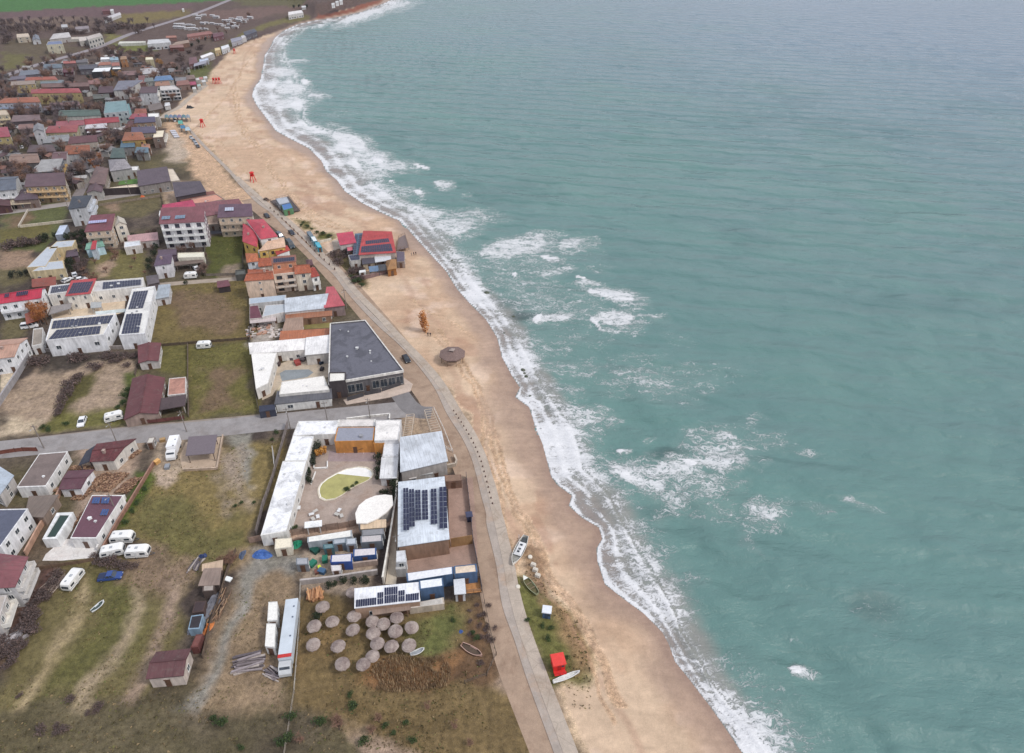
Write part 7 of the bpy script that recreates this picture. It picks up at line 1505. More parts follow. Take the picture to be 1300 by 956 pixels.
def home(x, y, lb, g): place(mh, x, y, rr.uniform(-.5, .3), rr.uniform(.5, .95), lb, 0, g)
for x, y in [(225,32.5),(230,33),(235.5,33),(241,33.2),(246,33.4),(225,36.5),(232,37),(238,38),(244,38.5),(250,38.5),(257,37.8),(262,38)]: home(x, y, 'small white mobile home in the two long rows behind the brick pink terrace', 'mobile homes in rows')
for x, y in [(248,20.5),(253,22),(259,20.5),(270,21),(275,23.5),(252,25)]: home(x, y, 'small white mobile home in the loose line beside the far road', 'mobile homes by the far road')
for x, y in [(258,31),(263,30.5),(270,31),(276,32),(281,32),(286,28),(291,28),(294,30),(297,31),(300,25),(304,27.5),(307,26.5),(313,26),(318,24),(294,25),(301,33),(299,36),(289,37),(284,34),(292,33),(310,29),(305,24.5)]: home(x, y, 'small white mobile home in the crowded corner of the camp nearest the bay', 'mobile homes near the bay')
# straw parasols
us = thing('straw_parasol', 'proto', 'parasol'); m = MB(); n = 20
n = 22
def thatch(seed, drop):
    rg = random.Random(seed); m = MB(); pr = [(0,2.66),(.18,2.56),(.2,2.50),(.5,2.42),(.52,2.36),(.85,2.27),(.87,2.2),(1.15,2.1),(1.17,2.04),(1.38,1.93),(1.41,1.8)]
    rg_ = [[(r * (1 + (rg.uniform(-.05,.05) if r > .4 else 0)), z + rg.uniform(-.03,.03) - (rg.random() * drop if k >= 9 else 0)) for _ in range(n)] for k, (r, z) in enumerate(pr)]
    P_ = lambda k, i: (rg_[k][i % n][0] * math.cos(6.2832 * i / n), rg_[k][i % n][0] * math.sin(6.2832 * i / n), rg_[k][i % n][1] if k else 2.66)
    for k in range(len(pr) - 1):
        for i in range(n):
            m.face([P_(k, i + 1), P_(k, i), P_(k + 1, i), P_(k + 1, i + 1)] if k else [P_(0, 0), P_(1, i), P_(1, i + 1)])
    m.lathe([(1.38,1.87),(.8,2.1),(0,2.35)], n); return m
m = thatch(1, .12)
t = NT('straw_thatch'); tc_ = t.add('ShaderNodeTexCoord').outputs['Object']; s1 = t.noise(t.mapping(tc_, (14,14,3)), 1.0, 4, .7); s2 = t.noise(t.pos(), .55, 4, .7)
t.out(t.scalec(t.mix(t.mapr(s2, .35, .65, 0, 1), S(128,112,108), S(178,164,156)), t.mapr(s1, .3, .7, .72, 1.22)), .95); t.bump(s1, .6, .08); MTH = t.m
m.build('canopy', MTH, us); thv = [thatch(q, .1 + .05 * q).mesh('canopy', MTH) for q in range(2, 6)]; m = MB(); m.tube([(0,0,0),(0,0,2.4)], .07, 8); m.build('pole', mpl('pole_wood', (112,92,76), .8, .15), us); PROTOS.append(us)
UC = [(690,70),(450,193),(523,313),(383,348),(703,273),(708,380),(855,307),(952,320),(1060,277),(860,410),(1050,387),(1177,357),(375,495),(905,495),(580,518),(1020,520),(1168,505),(863,597),(605,660),(788,662)]
UL = ['partly hidden behind the white solar shed','just below the lumber stack','right of and below the one by the lumber stack','at the left edge halfway down','top one under the left end of the timber lean-to','second one down under the left end of the timber lean-to','upper left of the middle trio','upper right of the middle trio, touching its neighbour','topmost near the right end of the timber lean-to','below the middle trio','under the topmost one by the right end of the lean-to','far right upper one','lowest at the left edge','overlapping the foot of the middle group','standing by itself in the left middle','right of the foot of the middle group','far right lower one beside the small white boat','upper one of the bottom overlapping pair','bottom left one standing apart','lower one of the bottom overlapping pair']
for (x, y), l_ in zip(UC, UL):
    px, py = 340 + x / 6.5, 740 + y / 6.5; w_ = P(px, py, 2.2); c = copy_tree(us); [setattr(k, 'data', rr.choice(thv)) for k in c.children if k.name.startswith('canopy')]; c.location = (w_[0], w_[1], 0); c.rotation_euler = (rr.uniform(-.12,.12), rr.uniform(-.12,.12), rr.uniform(0, 6)); k = rr.uniform(.96, 1.06); c.scale = (k, k, k); c['label'] = 'grey straw parasol, ' + l_; c['group'] = 'straw parasols in the fenced field'
# octagonal beach bar
wb = P(574.5, 459, 0); ob = thing('beach_bar', 'octagonal thatched beach bar with a small cupola standing alone on the sand', 'beach bar', (wb[0], wb[1] + .5, 0))
m = MB(); m.lathe([(0,3.95),(1.0,3.7),(4.3,2.75),(4.35,2.5)], 8, a0=.39); m.lathe([(4.3,2.5),(0,3.3)], 8, a0=.39); m.build('roof', mpl('dark_thatch', (124,104,98), .95, .3, 3.0, 0.0, .6), ob)
m = MB(); m.lathe([(.75,3.6),(.75,4.3)], 4, a0=.5); cu = m.build('cupola', mpl('cupola_wood', (96,80,78), .8), ob); m = MB(); m.lathe([(0,4.75),(1.15,4.3),(1.15,4.22),(0,4.24)], 4, a0=.5); m.build('cupola_roof', MTH, ob)
m = MB(); m.lathe([(2.9,0),(2.9,1.15),(3.1,1.16),(3.1,1.24),(2.7,1.24)], 8, a0=.39); m.build('counter', mpl('bar_boards', (182,160,140), .8, .2), ob); m = MB(); m.lathe([(2.6,1.2),(2.6,2.55)], 8, a0=.39); m.build('shutter', mpl('bar_shutter', (112,100,96), .8, .25, 3), ob)
for i in range(8):
    a = .39 + i * math.pi / 4; m = MB(); m.tube([(3.7 * math.cos(a), 3.7 * math.sin(a), 0), (3.7 * math.cos(a), 3.7 * math.sin(a), 2.7)], .09, 6); m.build('post', mpl('pole_wood', (112,92,76), .8, .15), ob)
# boats
def hull(mb, L, W_, Hh, tr=.5, sheer=.25, n=10, mi=0):
    secs = []
    for i in range(n + 1):
        t = i / n; x = -L / 2 + L * t; w = W_ / 2 * (tr + (1 - tr) * math.sin(min(1, t / .45) * math.pi / 2)) if t < .45 else W_ / 2 * math.cos(((t - .45) / .55) ** 1.7 * math.pi / 2); w = max(w, .02); z = Hh + sheer * (2 * t - .9) ** 2
        secs.append([(x, -w, z), (x, -w * .8, Hh * .35), (x, 0, .02 + .15 * max(0, t - .8)), (x, w * .8, Hh * .35), (x, w, z)])
    for a, b in zip(secs[:-1], secs[1:]):
        for k in range(4): mb.face([a[k], a[k + 1], b[k + 1], b[k]], mi)
    mb.face(secs[0][::-1], mi); return secs
def inner(mb, secs, s=.86, zf=.5, mi=0):
    fl = [(x[0][0] * .96, x[0][1] * s, x[0][2] * zf) for x in secs[:-1]], [(x[4][0] * .96, x[4][1] * s, x[4][2] * zf) for x in secs[:-1]]
    for i in range(len(fl[0]) - 1):
        mb.face([fl[0][i], fl[0][i + 1], fl[1][i + 1], fl[1][i]], mi)
        mb.face([secs[i][0], secs[i + 1][0], fl[0][i + 1], fl[0][i]], mi); mb.face([fl[1][i], fl[1][i + 1], secs[i + 1][4], secs[i][4]], mi)
def boat_at(name, label, cat, x, y, a, b, L, W_, Hh, hc, ic, extra=None):
    w_ = P(x, y); o = thing(name, label, cat, (w_[0], w_[1], .02), ang(a, b)); m = MB(); s_ = hull(m, L, W_, Hh); m.build('hull', mpl('hull_paint', hc, .45, .12), o)
    m = MB(); inner(m, s_, .84, .45); m.build('interior', mpl('boat_inside', ic, .8, .2), o)
    m = MB()
    for k in (0, 4):
        for i in range(len(s_) - 1): m.beam(s_[i][k], s_[i + 1][k], .09)
    m.build('gunwale', mpl('gunwale', tuple(min(255, c + 10) for c in hc), .5, .1), o)
    if extra: extra(o, s_)
    return o
def sail_x(o, s_):
    m = MB(); m.hexa([(-2.2,-.9,.75),(1.6,-.9,.8),(1.6,.9,.8),(-2.2,.9,.75)],[(-2.0,-.7,1.15),(1.2,-.6,1.15),(1.2,.6,1.15),(-2.0,.7,1.15)]); c = m.build('cabin', mpl('cabin_paint', (222,222,222), .4, .1), o)
    for x in (-1.2,0,.8): q = MB(); q.box((x,0,1.17),(.5,.6,.06)); q.build('hatch', mpl('dark_hatch', (50,56,64), .3, .1), c)
    q = MB(); q.tube([(.4,0,.8),(.4,0,6.2)], .06, 6); q.build('mast', mpl('mast_metal', (206,206,206), .4, .05), o); q = MB(); q.box((-3.2,0,.62),(1.4,1.1,.06)); q.build('cockpit', mpl('cockpit', (70,74,76), .7, .1), o)
boat_at('sailboat', 'grey white sailing boat with a bare mast lying on the sand by the promenade', 'sailboat', 659.5, 701, (668,682), (650.5,719), 8.6, 2.3, .8, (216,214,208), (150,148,142), sail_x)
def row_x(o, s_):
    m = MB(); m.face([s_[-1][0], s_[-1][4], s_[-3][4], s_[-3][0]][::-1]); m.build('foredeck', mpl('foredeck', (232,230,224), .5, .1), o)
    for x in (-.8,.5): m = MB(); m.box((x,0,.42),(.3,1.35,.06)); m.build('seat', mpl('boat_seat', (120,104,80), .8), o)
boat_at('rowing_boat', 'old rowing boat filled with greenish water and a white bow deck near the stone blocks', 'rowing boat', 673, 744.5, (683,756), (663,731), 5.4, 1.7, .6, (146,150,120), (98,92,60), row_x)
boat_at('small_boat', 'small white boat among the reeds beside the lowest right parasol', 'boat', 530, 829, (523,832), (539,825), 2.9, 1.0, .4, (226,226,226), (160,164,170)); boat_at('old_boat', 'weathered open boat hull with a pinkish rim in the brown scrub', 'boat', 599, 827, (586,819), (613,834), 4.8, 1.5, .5, (196,160,146), (84,70,58))
boat_at('small_boat', 'white dinghy lying in the grass between the two pale tracks', 'dinghy', 125, 771, (119,776), (132,765), 2.9, 1.1, .4, (226,228,230), (70,84,80)); boat_at('old_boat', 'white wooden boat end beside the red hut at the bottom', 'boat', 719, 861, (705,867), (735,855), 5.6, .9, .5, (226,226,226), (210,210,206))
def hut(label, px, py, w, d, h, wc, rc, rz, legs=0.0, cat='hut'):
    w_ = P(px, py); o = thing('beach_hut', label, cat, (w_[0], w_[1], 0), rz); m = MB(); m.box((0,0,legs + h/2),(w,d,h)); m.build('wall', mpl('hut_paint', wc, .55, .1), o)
    r = MB(); e = .2; g = [(-w/2-e,-d/2-e,legs+h),(w/2+e,-d/2-e,legs+h),(w/2+e,d/2+e,legs+h),(-w/2-e,d/2+e,legs+h)]; t_ = [(x*.92,y*.92,z+.18) for x,y,z in g]; r.hexa(g,t_); r.build('roof', mpl('hut_roof', rc, .5, .08), o)
    m = MB(); m.box((0,-d/2-.02,legs+h*.45),(.7,.05,h*.8)); m.build('door', mpl('hut_door', tuple(int(c*.75) for c in wc), .5), o); m = MB(); m.box((w*.3,-d/2-.03,legs+h*.62),(.5,.05,.5)); m.build('window', mglass(), o)
    if legs:
        for x in (-w/2+.1,w/2-.1):
            for y in (-d/2+.1,d/2-.1): m = MB(); m.box((x,y,legs/2),(.12,.12,legs)); m.build('leg', mpl('hut_paint', wc, .55, .1), o)
        m = MB(); m.box((0,-d/2-.5,legs),(w,1.0,.08)); m.beam((-w/2,-d/2-.95,legs+.8),(w/2,-d/2-.95,legs+.8),.07)
        for x in (-w/2,0,w/2): m.beam((x,-d/2-.95,legs),(x,-d/2-.95,legs+.8),.07)
        m.build('railing', mpl('hut_paint', wc, .55, .1), o)
    return o
hut('blue and white beach hut in the rough grass above the red hut', 694, 781.5, 1.6, 1.5, 2.0, (70,96,130), (226,230,236), -.15); hut('vivid red lifeguard hut on short legs at the edge of the sand', 708, 847, 2.3, 2.2, 1.9, (206,40,36), (226,66,58), .2, .7, 'lifeguard hut')
lt = thing('lifeguard_tower', 'proto', 'lifeguard tower'); RDM = mpl('tower_red', (202,44,38), .55, .1)
for x, y in ((-.9,-.9),(.9,-.9),(.9,.9),(-.9,.9)): m = MB(); m.beam((x*1.3,y*1.3,0),(x*.6,y*.6,2.3),.14); m.build('leg', RDM, lt)
m = MB(); m.box((0,0,2.3),(1.7,1.7,.12)); m.build('platform', RDM, lt); m = MB(); m.box((0,.35,2.9),(1.3,.6,1.0)); m.build('cabin', RDM, lt); m = MB(); m.lathe([(0,4.1),(1.2,3.6),(1.2,3.5),(0,3.55)], 4, a0=.785); m.build('roof', RDM, lt)
m = MB()
for a, b in (((-.8,-.8),(.8,-.8)),((.8,-.8),(.8,.8)),((-.8,-.8),(-.8,.8))): m.beam((*a,3.1),(*b,3.1),.06)
m.beam((0,-.9,2.3),(0,-2.0,0),.3,.08); m.build('railing', RDM, lt); PROTOS.append(lt)
for x, y, lb in [(321.5,230,'red lifeguard tower on the wide sand inland of the surf bend'),(257.5,161,'red lifeguard tower closest to the market stalls'),(298,68,'red lifeguard tower farthest up the bay'),(272,106,'leftmost of the three red lifeguard towers side by side'),(275.5,106,'middle of the three red lifeguard towers side by side'),(279,105.6,'rightmost of the three red lifeguard towers side by side')]:
    c_ = place(lt, x, y, .4, 1.3 if y > 150 else 1.1, lb)
PB = P(678, 719)
for k, (x, y) in enumerate([(677,718),(679.5,724.5),(682.5,731.5)]):
    w_ = P(x, y); o = thing('concrete_block', ['uppermost', 'middle', 'lowest'][k] + ' of the three pale concrete blocks between the two beached boats', 'block', (w_[0], w_[1], 0), -.4); m = MB(); m.hexa([(-.6,-.45,0),(.6,-.45,0),(.6,.45,0),(-.6,.45,0)],[(-.5,-.35,.7),(.5,-.35,.7),(.5,.35,.7),(-.5,.35,.7)]); m.box((0,0,.74),(.5,.1,.08)); m.build('block', mpl('block_concrete', (206,198,186), .85, .15, 2), o)
for (x, y, lb) in [(673,707.5,'round white stone disc near the stern of the sailing boat'),(657.5,745.5,'round pale stone disc beside the old rowing boat')]:
    w_ = P(x, y); o = thing('stone_disc', lb, 'stone disc', (w_[0], w_[1], 0)); m = MB(); m.lathe([(0,.42),(.35,.4),(.5,.3),(.52,0)], 12); m.build('disc', mpl('pale_stone', (222,214,200), .8, .1), o)
# people on the sand
def person(jk, tr):
    me = bpy.data.meshes.new('person'); V_ = [(0,0,.95),(0,0,1.2),(0,0,1.42),(0,0,1.55),(0,.02,1.68),(.19,0,1.4),(.27,.03,1.12),(.25,.1,.88),(-.19,0,1.4),(-.27,.03,1.12),(-.25,.12,.88),(.1,0,.9),(.12,.06,.5),(.13,.0,.08),(.13,.14,.04),(-.1,0,.9),(-.13,-.08,.5),(-.14,-.2,.1),(-.14,-.06,.04)]
    E = [(0,1),(1,2),(2,3),(3,4),(2,5),(5,6),(6,7),(2,8),(8,9),(9,10),(0,11),(11,12),(12,13),(13,14),(0,15),(15,16),(16,17),(17,18)]; rad = [.16,.17,.16,.06,.105,.08,.055,.04,.08,.055,.04,.1,.07,.05,.045,.1,.07,.05,.045]
    me.from_pydata(V_, E, []); o = bpy.data.objects.new('tmp', me); COL.objects.link(o); mo = o.modifiers.new('s', 'SKIN')
    for i, r in enumerate(rad): me.skin_vertices[0].data[i].radius = (r, r * .85)
    me.skin_vertices[0].data[0].use_root = True; o.modifiers.new('d', 'SUBSURF').levels = 1; o.modifiers['d'].render_levels = 1
    dg = bpy.context.evaluated_depsgraph_get(); m2 = bpy.data.meshes.new_from_object(o.evaluated_get(dg)); bpy.data.objects.remove(o)
    for c, nme in ((jk,'jacket'),(tr,'trousers'),((196,150,126),'skin'),((60,44,36),'hair')): m2.materials.append(mpl(nme, c, .85, .1))
    for p in m2.polygons:
        z = p.center.z; p.material_index = 3 if (z > 1.72 or (z > 1.62 and p.center.y < -.02)) else 2 if z > 1.5 or (abs(p.center.x) > .18 and z < .92 and z > .8) else 0 if z > .86 else 1
    m2.polygons.foreach_set('use_smooth', [True] * len(m2.polygons)); return m2
for i, (x, y, jk, tr, a, lb) in enumerate([(525.5,324.5,(40,42,50),(44,48,60),2.6,'person in a black jacket nearest the dark deck of the beach restaurant'),(528,324,(60,40,44),(36,36,40),-.5,'person in a dark wine coloured coat standing seaward of the other walkers'),(522.5,325,(120,120,120),(60,64,80),1.2,'person in a grey top beside the beach restaurant'),(543.5,427,(30,32,38),(36,38,46),.3,'person in black left of the pair under the rust orange tree'),(546.5,427.3,(52,50,60),(40,42,50),.2,'person in dark clothes right of the pair under the rust orange tree')]):
    o = link('person', person(jk, tr)); w_ = P(x, y); o.location = (w_[0], w_[1], 0); o.rotation_euler[2] = a; tag(o, lb, 'person')
# trucks
def lorry(label, px, py, a, b, L, boxc, cabc, open_=None, W_=2.5, H_=3.4, stripe=None, z=0.0):
    w_ = P(px, py); o = thing('truck', label, 'truck', (w_[0], w_[1], 0), ang(a, b)); m = MB(); m.box((-1.1,0,.95+(H_-.95)/2),(L-2.4,W_,H_-.95)); m.build('cargo_box', mpl('box_panels', boxc, .45, .1, .5), o)
    c = MB(); h = L/2; extr(c, [(h-2.1,.6),(h-2.1,2.5),(h-.9,2.5),(h-.2,1.7),(h,1.4),(h,.6)], -W_/2+.1, W_/2-.1); c.build('cab', mpl('cab_paint', cabc, .35, .08), o)
    m = MB(); m.hexa([(h-.88,-W_/2+.25,1.75),(h-.24,-W_/2+.25,1.72),(h-.24,W_/2-.25,1.72),(h-.88,W_/2-.25,1.75)],[(h-.86,-W_/2+.3,2.46),(h-.84,-W_/2+.3,2.46),(h-.84,W_/2-.3,2.46),(h-.86,W_/2-.3,2.46)]); m.build('windscreen', mglass(), o)
    m = MB(); m.box((0,0,.75),(L-.6,1.1,.3)); m.build('chassis', mpl('chassis', (52,52,54), .7), o)
    for x in ([h-1.2,-h+1.4] + ([-h+2.6] if L > 9 else [])):
        for y in (-1.05,1.05): tyre(o, x, y, .48, .3)
    if stripe: m = MB(); m.box((h-2.6,0,H_+.02),(.7,W_+.04,.08)); m.build('stripe', mpl('stripe', stripe, .5), o)
    for x in (-h+2,-h+4.5,1): m = MB(); m.box((x,.6,H_+.04),(.3,.3,.07)); m.build('roof_vent', mpl('vent', (90,100,120), .5), o)
    return o
lorry('white box truck parked beside the purple grey pavilion', 222, 575, (227,560), (217,589), 7.0, (240,240,242), (226,226,226)); lorry('long pale grey trailer truck with a red band parked along the thin fence', 369, 815, (374,775), (365,848), 15.5, (200,208,216), (196,198,200), stripe=(190,50,46))
for k, (q, lb) in enumerate([([(341,764.5),(352,764),(352,787),(339.5,788)], 'white office cabin upper of the two beside the long trailer truck'), ([(338.5,792),(350,792),(348.5,822),(336.5,820)], 'white office cabin lower of the two beside the long trailer truck')]):
    bld(lb, 'cabin', q, 2.7, 'flat', (232,230,226), (238,236,230), 'site_cabin', parapet=.04, fl=1, sp=2.2, w=.8, wh=.7, dirt=.1, ov=0)
o = bld('cream camper box standing between the blue and the green tarpaulins', 'camper', [(349.5,684.5),(370,683),(370,694.5),(349,697)], 2.6, 'flat', (226,218,200), (236,226,204), 'camper', parapet=.04, fl=1, sp=3, dirt=.1, ov=0)
# cloth heaps
def heap(name, label, cat, px, py, rx, ry, hz, col, seed, rough=.6, sub=14):
    w_ = P(px, py); o = thing(name, label, cat, (w_[0], w_[1], 0)); rnd = random.Random(seed); m = MB(); N_ = sub; rows = []
    wb_ = [rnd.uniform(.68, 1.12) for _ in range(9)]; wr_ = lambda x, y: (lambda a: wb_[int(a) % 9] * (1 - a % 1) + wb_[(int(a) + 1) % 9] * (a % 1))((math.atan2(y, x) + math.pi) / (2 * math.pi) * 9)
    pk = [(rnd.uniform(-.6,.6), rnd.uniform(-.5,.5), rnd.uniform(.6,1)) for _ in range(6)]
    for j in range(N_ + 1):
        row = []
        for i in range(N_ + 1):
            u_ = 2 * i / N_ - 1; v_ = 2 * j / N_ - 1; x = u_ * math.sqrt(1 - v_ * v_ / 2); y = v_ * math.sqrt(1 - u_ * u_ / 2); z = max(k * math.exp(-((x - a) ** 2 + (y - b) ** 2) * 7) for a, b, k in pk)
            e = max(0, 1 - (x * x + y * y)) ** .35; k_ = wr_(x, y); row.append((x * rx * k_ * rnd.uniform(.97,1.03), y * ry * k_ * rnd.uniform(.97,1.03), hz * z * e * rnd.uniform(.7,1.25)))
        rows.append(row)
    for j in range(N_):
        for i in range(N_): m.face([rows[j][i], rows[j][i+1], rows[j+1][i+1], rows[j+1][i]])
    m.build(name + '_cloth' if 'tarp' in name else 'pile', mpl(name, col, rough, .25, 2.0), o); return o
heap('tarpaulin', 'bright blue tarpaulin heap in front of the cream camper box', 'tarpaulin', 333, 704, 2.7, 1.5, 1.1, (66,104,170), 3); heap('tarpaulin', 'green tarpaulin heap against the brick coloured wall', 'tarpaulin', 377, 692, 1.4, 1.4, 1.3, (30,130,98), 4)
heap('tarpaulin', 'grey elongated tarpaulin over the spine of the junk strip', 'tarpaulin', 263, 775, 1.3, 5.6, 1.6, (112,112,120), 5).rotation_euler[2] = -.33; heap('tarpaulin', 'orange tarpaulin hanging at the lower end of the junk strip', 'tarpaulin', 264, 799, .7, 2.0, 1.3, (196,118,62), 6).rotation_euler[2] = -.35
heap('tarpaulin', 'orange covered heap on the grass beside the cross street', 'tarpaulin', 182.5, 252, 2.6, 1.6, 1.9, (214,108,60), 7); heap('tarpaulin', 'black covered mound on the open sand near the stalls', 'mound', 242, 137, 3.0, 2.4, 2.2, (36,36,40), 8)
heap('tarpaulin', 'blue grey roll of sheeting at the top of the junk strip', 'tarpaulin', 307.5, 704.5, .8, 1.5, .8, (84,96,120), 9); heap('tarpaulin', 'navy blue sheet heap left of the cream sheeted lean-to', 'tarpaulin', 257, 706, 1.0, .8, .8, (50,66,110), 10)
heap('tarpaulin', 'small blue plastic bundle in the rough ground beyond the parasols', 'bundle', 585.5, 802, .5, .45, .4, (60,90,150), 12)
# scattered piles: sticks, tiles, boards, garden furniture
def sticks(name, label, cat, px, py, n, L, spread, rz, cols, seed, h=.5, part='plank', w=.16):
    w_ = P(px, py); o = thing(name, label, cat, (w_[0], w_[1], 0), rz); rnd = random.Random(seed)
    for i in range(n):
        l = L * rnd.uniform(.6, 1.1); x, y, z = rnd.uniform(-1,1) * spread[0], rnd.uniform(-1,1) * spread[1], .06 + rnd.random() * h; a = rnd.gauss(0, .14); m = MB(); m.beam((x - l/2*math.cos(a), y - l/2*math.sin(a), z), (x + l/2*math.cos(a), y + l/2*math.sin(a), z + rnd.uniform(-.05,.05)), w * rnd.uniform(.7,1.4)); m.build(part, mpl('old_wood', rnd.choice(cols), .9, .2), o)
    return o
GW = [(150,140,142),(176,166,160),(120,110,112),(96,88,92)]; OW = [(190,140,100),(206,160,116),(150,106,76),(168,124,90)]
sticks('board_pile', 'stack of long weathered grey boards at the bottom of the gravel track', 'board pile', 316, 843, 34, 5.6, (.5,1.7), ang((297,846),(334,838)), GW, 1, .9, 'board', .3); sticks('board_pile', 'smaller jumble of dark grey boards left of the truck cab', 'board pile', 347, 855, 20, 3.0, (.6,1.1), ang((338,850),(358,862)), GW, 2, .6, 'board', .24)
sticks('stick_pile', 'heap of pale poles beside the slantwise caravan', 'pole pile', 71, 740, 40, 4.2, (1.0,1.9), ang((58,752),(82,728)), [(176,160,148),(150,134,126),(120,104,98)], 3, .5, 'pole', .1)
sticks('lumber_stack', 'block of orange tinted planks stacked in the corner of the parasol field', 'lumber stack', 400, 757, 40, 2.9, (.25,1.4), ang((397,764),(397,745)), OW, 4, 1.0, 'plank', .3)
sticks('board_pile', 'loose boards beside the navy blue sheet in the junk strip', 'board pile', 249, 718, 16, 3.6, (.5,.8), ang((243,727),(257,706)), GW, 5, .5, 'board', .22); sticks('stick_pile', 'rust brown branches and scrap along the right of the junk strip', 'scrap pile', 278, 772, 70, 1.6, (4.2,1.1), ang((270,790),(286,755)), [(150,120,96),(120,100,86),(90,70,60),(168,140,112)], 6, .5, 'scrap', .12)
sticks('rubble', 'grey broken slabs below the stepped white house', 'rubble', 14, 812, 36, 1.3, (2.6,1.6), .7, [(190,184,186),(150,144,146)], 7, .4, 'slab', .4); sticks('rubble', 'whitish rubble between the pink awning and the white courtyard wing', 'rubble', 330, 420, 60, 1.4, (4.2,3.6), .4, [(214,206,202),(170,158,152),(190,150,130)], 8, .5, 'slab', .5)
sticks('rubble', 'pale rubble beside the rust coloured roofs', 'rubble', 350, 424, 30, 1.2, (2.4,2.2), .2, [(222,212,206),(190,180,172)], 9, .5, 'slab', .5)
def tiles(label, px, py, rx, ry, n, seed):
    w_ = P(px, py); m = MB(); rnd = random.Random(seed)
    for i in range(n):
        x, y = rnd.uniform(-1,1) * rx, rnd.uniform(-1,1) * ry; m.box((x + y * .35, y, .1 + rnd.random() * .5), (.5,.3,.16), rnd.uniform(0,3), rnd.randrange(3))
    o = m.build('vine_bed', [mpl('leaf_litter', c, .9, .2) for c in ((138,106,84),(112,84,68),(164,132,106))]); o.location = (w_[0], w_[1], 0); tag(o, label, 'hedge'); return o
tiles('thick russet hedge between the plum roofed small house and the path', 118, 618, 1.5, 4.6, 420, 1); tiles('russet clipped bed at the south end of the plum roofed small house', 88, 622.5, 3.4, .7, 170, 2); tiles('russet clipped bed at the north end of the plum roofed small house', 105, 595, 3.0, .6, 140, 3)
tiles('broad bed of russet plants inside the walled garden', 143, 613, 1.9, 3.2, 380, 4); tiles('second bed of russet plants next to the rusty wall', 164, 617, 1.5, 2.6, 260, 5); tiles('small russet bed beside the maroon house by the road', 165, 578, 2.0, 1.5, 170, 6); tiles('narrow russet hedge along the plum roof with collectors', 106, 655, .7, 5.2, 260, 7)
def clutter(label, spots, cat='furniture', name='garden_furniture', seed=1, cols=((220,220,220),(190,186,180),(150,146,140))):
    rnd = random.Random(seed)
    for k, (x, y) in enumerate(spots):
        w_ = P(x, y); o = thing(name, label if isinstance(label, str) else label[k], cat, (w_[0], w_[1], 0), rnd.uniform(0,3)); c = rnd.choice(cols); mt = mpl('furniture_paint', c, .7, .15)
        m = MB(); m.box((0,0,.72),(1.2,.8,.06)); m.build('table_top', mt, o)
        for a, b in ((-.5,-.3),(.5,-.3),(.5,.3),(-.5,.3)): m = MB(); m.box((a,b,.35),(.06,.06,.69)); m.build('leg', mt, o)
        tag(o, None, None, 'grey tables' if isinstance(label, str) else None)
clutter('grey garden table on the paved court at the lower end of the pool resort', [(396,655),(401,651),(398,661),(404,658),(394,666),(428,655),(431,650),(434,657),(378,640),(380,647),(377,634)], 'table', 'garden_table')
def crates(label, spots, s=1.0):
    for k, (x, y, col, sz, h, lb) in enumerate(spots):
        w_ = P(x, y); o = thing('crate', lb, 'crate', (w_[0], w_[1], 0), k * .7); m = MB()
        for i in range(5): m.box((-sz/2 + sz * (i + .5) / 5, 0, h/2), (sz/5 - .04, sz * .7, h))
        m.build('crate_side', mpl('crate_paint', col, .7, .1), o); m = MB(); m.box((0,0,h+.03),(sz,sz*.74,.06)); m.build('lid', mpl('crate_paint', tuple(min(255,int(c*1.1)) for c in col), .7, .1), o)
crates('', [(368,451,(150,40,46),1.6,.8,'dark red crate at the top of the courtyard heap'),(374,449.5,(212,60,66),1.9,1.0,'bright red crate at the top of the courtyard heap'),(371,456,(96,90,96),1.8,.9,'grey crate left of the middle of the courtyard heap'),(378,462,(140,60,56),2.4,1.0,'brick red crate at the foot of the courtyard heap'),(384,458,(110,100,100),1.8,.8,'brown grey crate right in the courtyard heap'),(381,452,(216,190,120),1.5,.9,'yellowish crate in the courtyard heap'),(386,451,(226,226,226),1.6,1.0,'white crate at the right of the courtyard heap'),
    (389,455,(60,56,60),1.5,.9,'black crate at the right end of the courtyard heap'),(355,453,(48,66,80),3.2,1.6,'big dark teal box in the corner of the white courtyard'),(352,464,(70,56,58),2.0,1.0,'dark brown box under the western white wing'),(408,462,(40,52,70),1.4,.9,'navy box beside the dark roofed building wall'),(409,470,(52,48,50),1.4,.9,'black box beside the white cap roof'),
    (406,722,(190,200,60),.9,.7,'yellow crate in the heap at the long concrete wall'),(409,727,(60,90,120),1.6,.9,'blue crate in the heap at the long concrete wall'),(404,727,(110,70,60),1.4,.7,'brown crate in the heap at the long concrete wall'),(397,717,(36,110,90),1.8,.8,'dark green box between the small grey container and the yard'),(413,712,(30,104,84),1.6,1.0,'dark green box beside the bright blue container'),
    (400,700,(20,70,60),2.0,.9,'very dark green box under the long white container'),(522,603,(150,60,56),1.2,.7,'red crate among the barrels of the service yard'),(554,598,(130,120,116),2.2,1.0,'grey crate in the middle of the service yard'),(560,600,(80,74,74),1.6,.9,'dark crate at the east end of the service yard'),(515,600,(96,60,62),1.6,.8,'maroon crate at the west end of the service yard'),
    (290,736,(222,226,226),1.5,.3,'flat white panel box beside the junk strip'),(207,560,(160,130,90),1.4,.8,'tan crate beside the white box truck'),(200,588,(206,160,100),1.4,1.0,'orange tan crate behind the white box truck'),(213,594,(130,134,140),1.6,.8,'grey scrap box at the terrace edge'),(446,480,(70,110,150),.9,.9,'first blue bin in the row at the terrace steps'),(449,479.6,(70,110,150),.9,.9,'blue bin in the middle of the row at the terrace steps')])
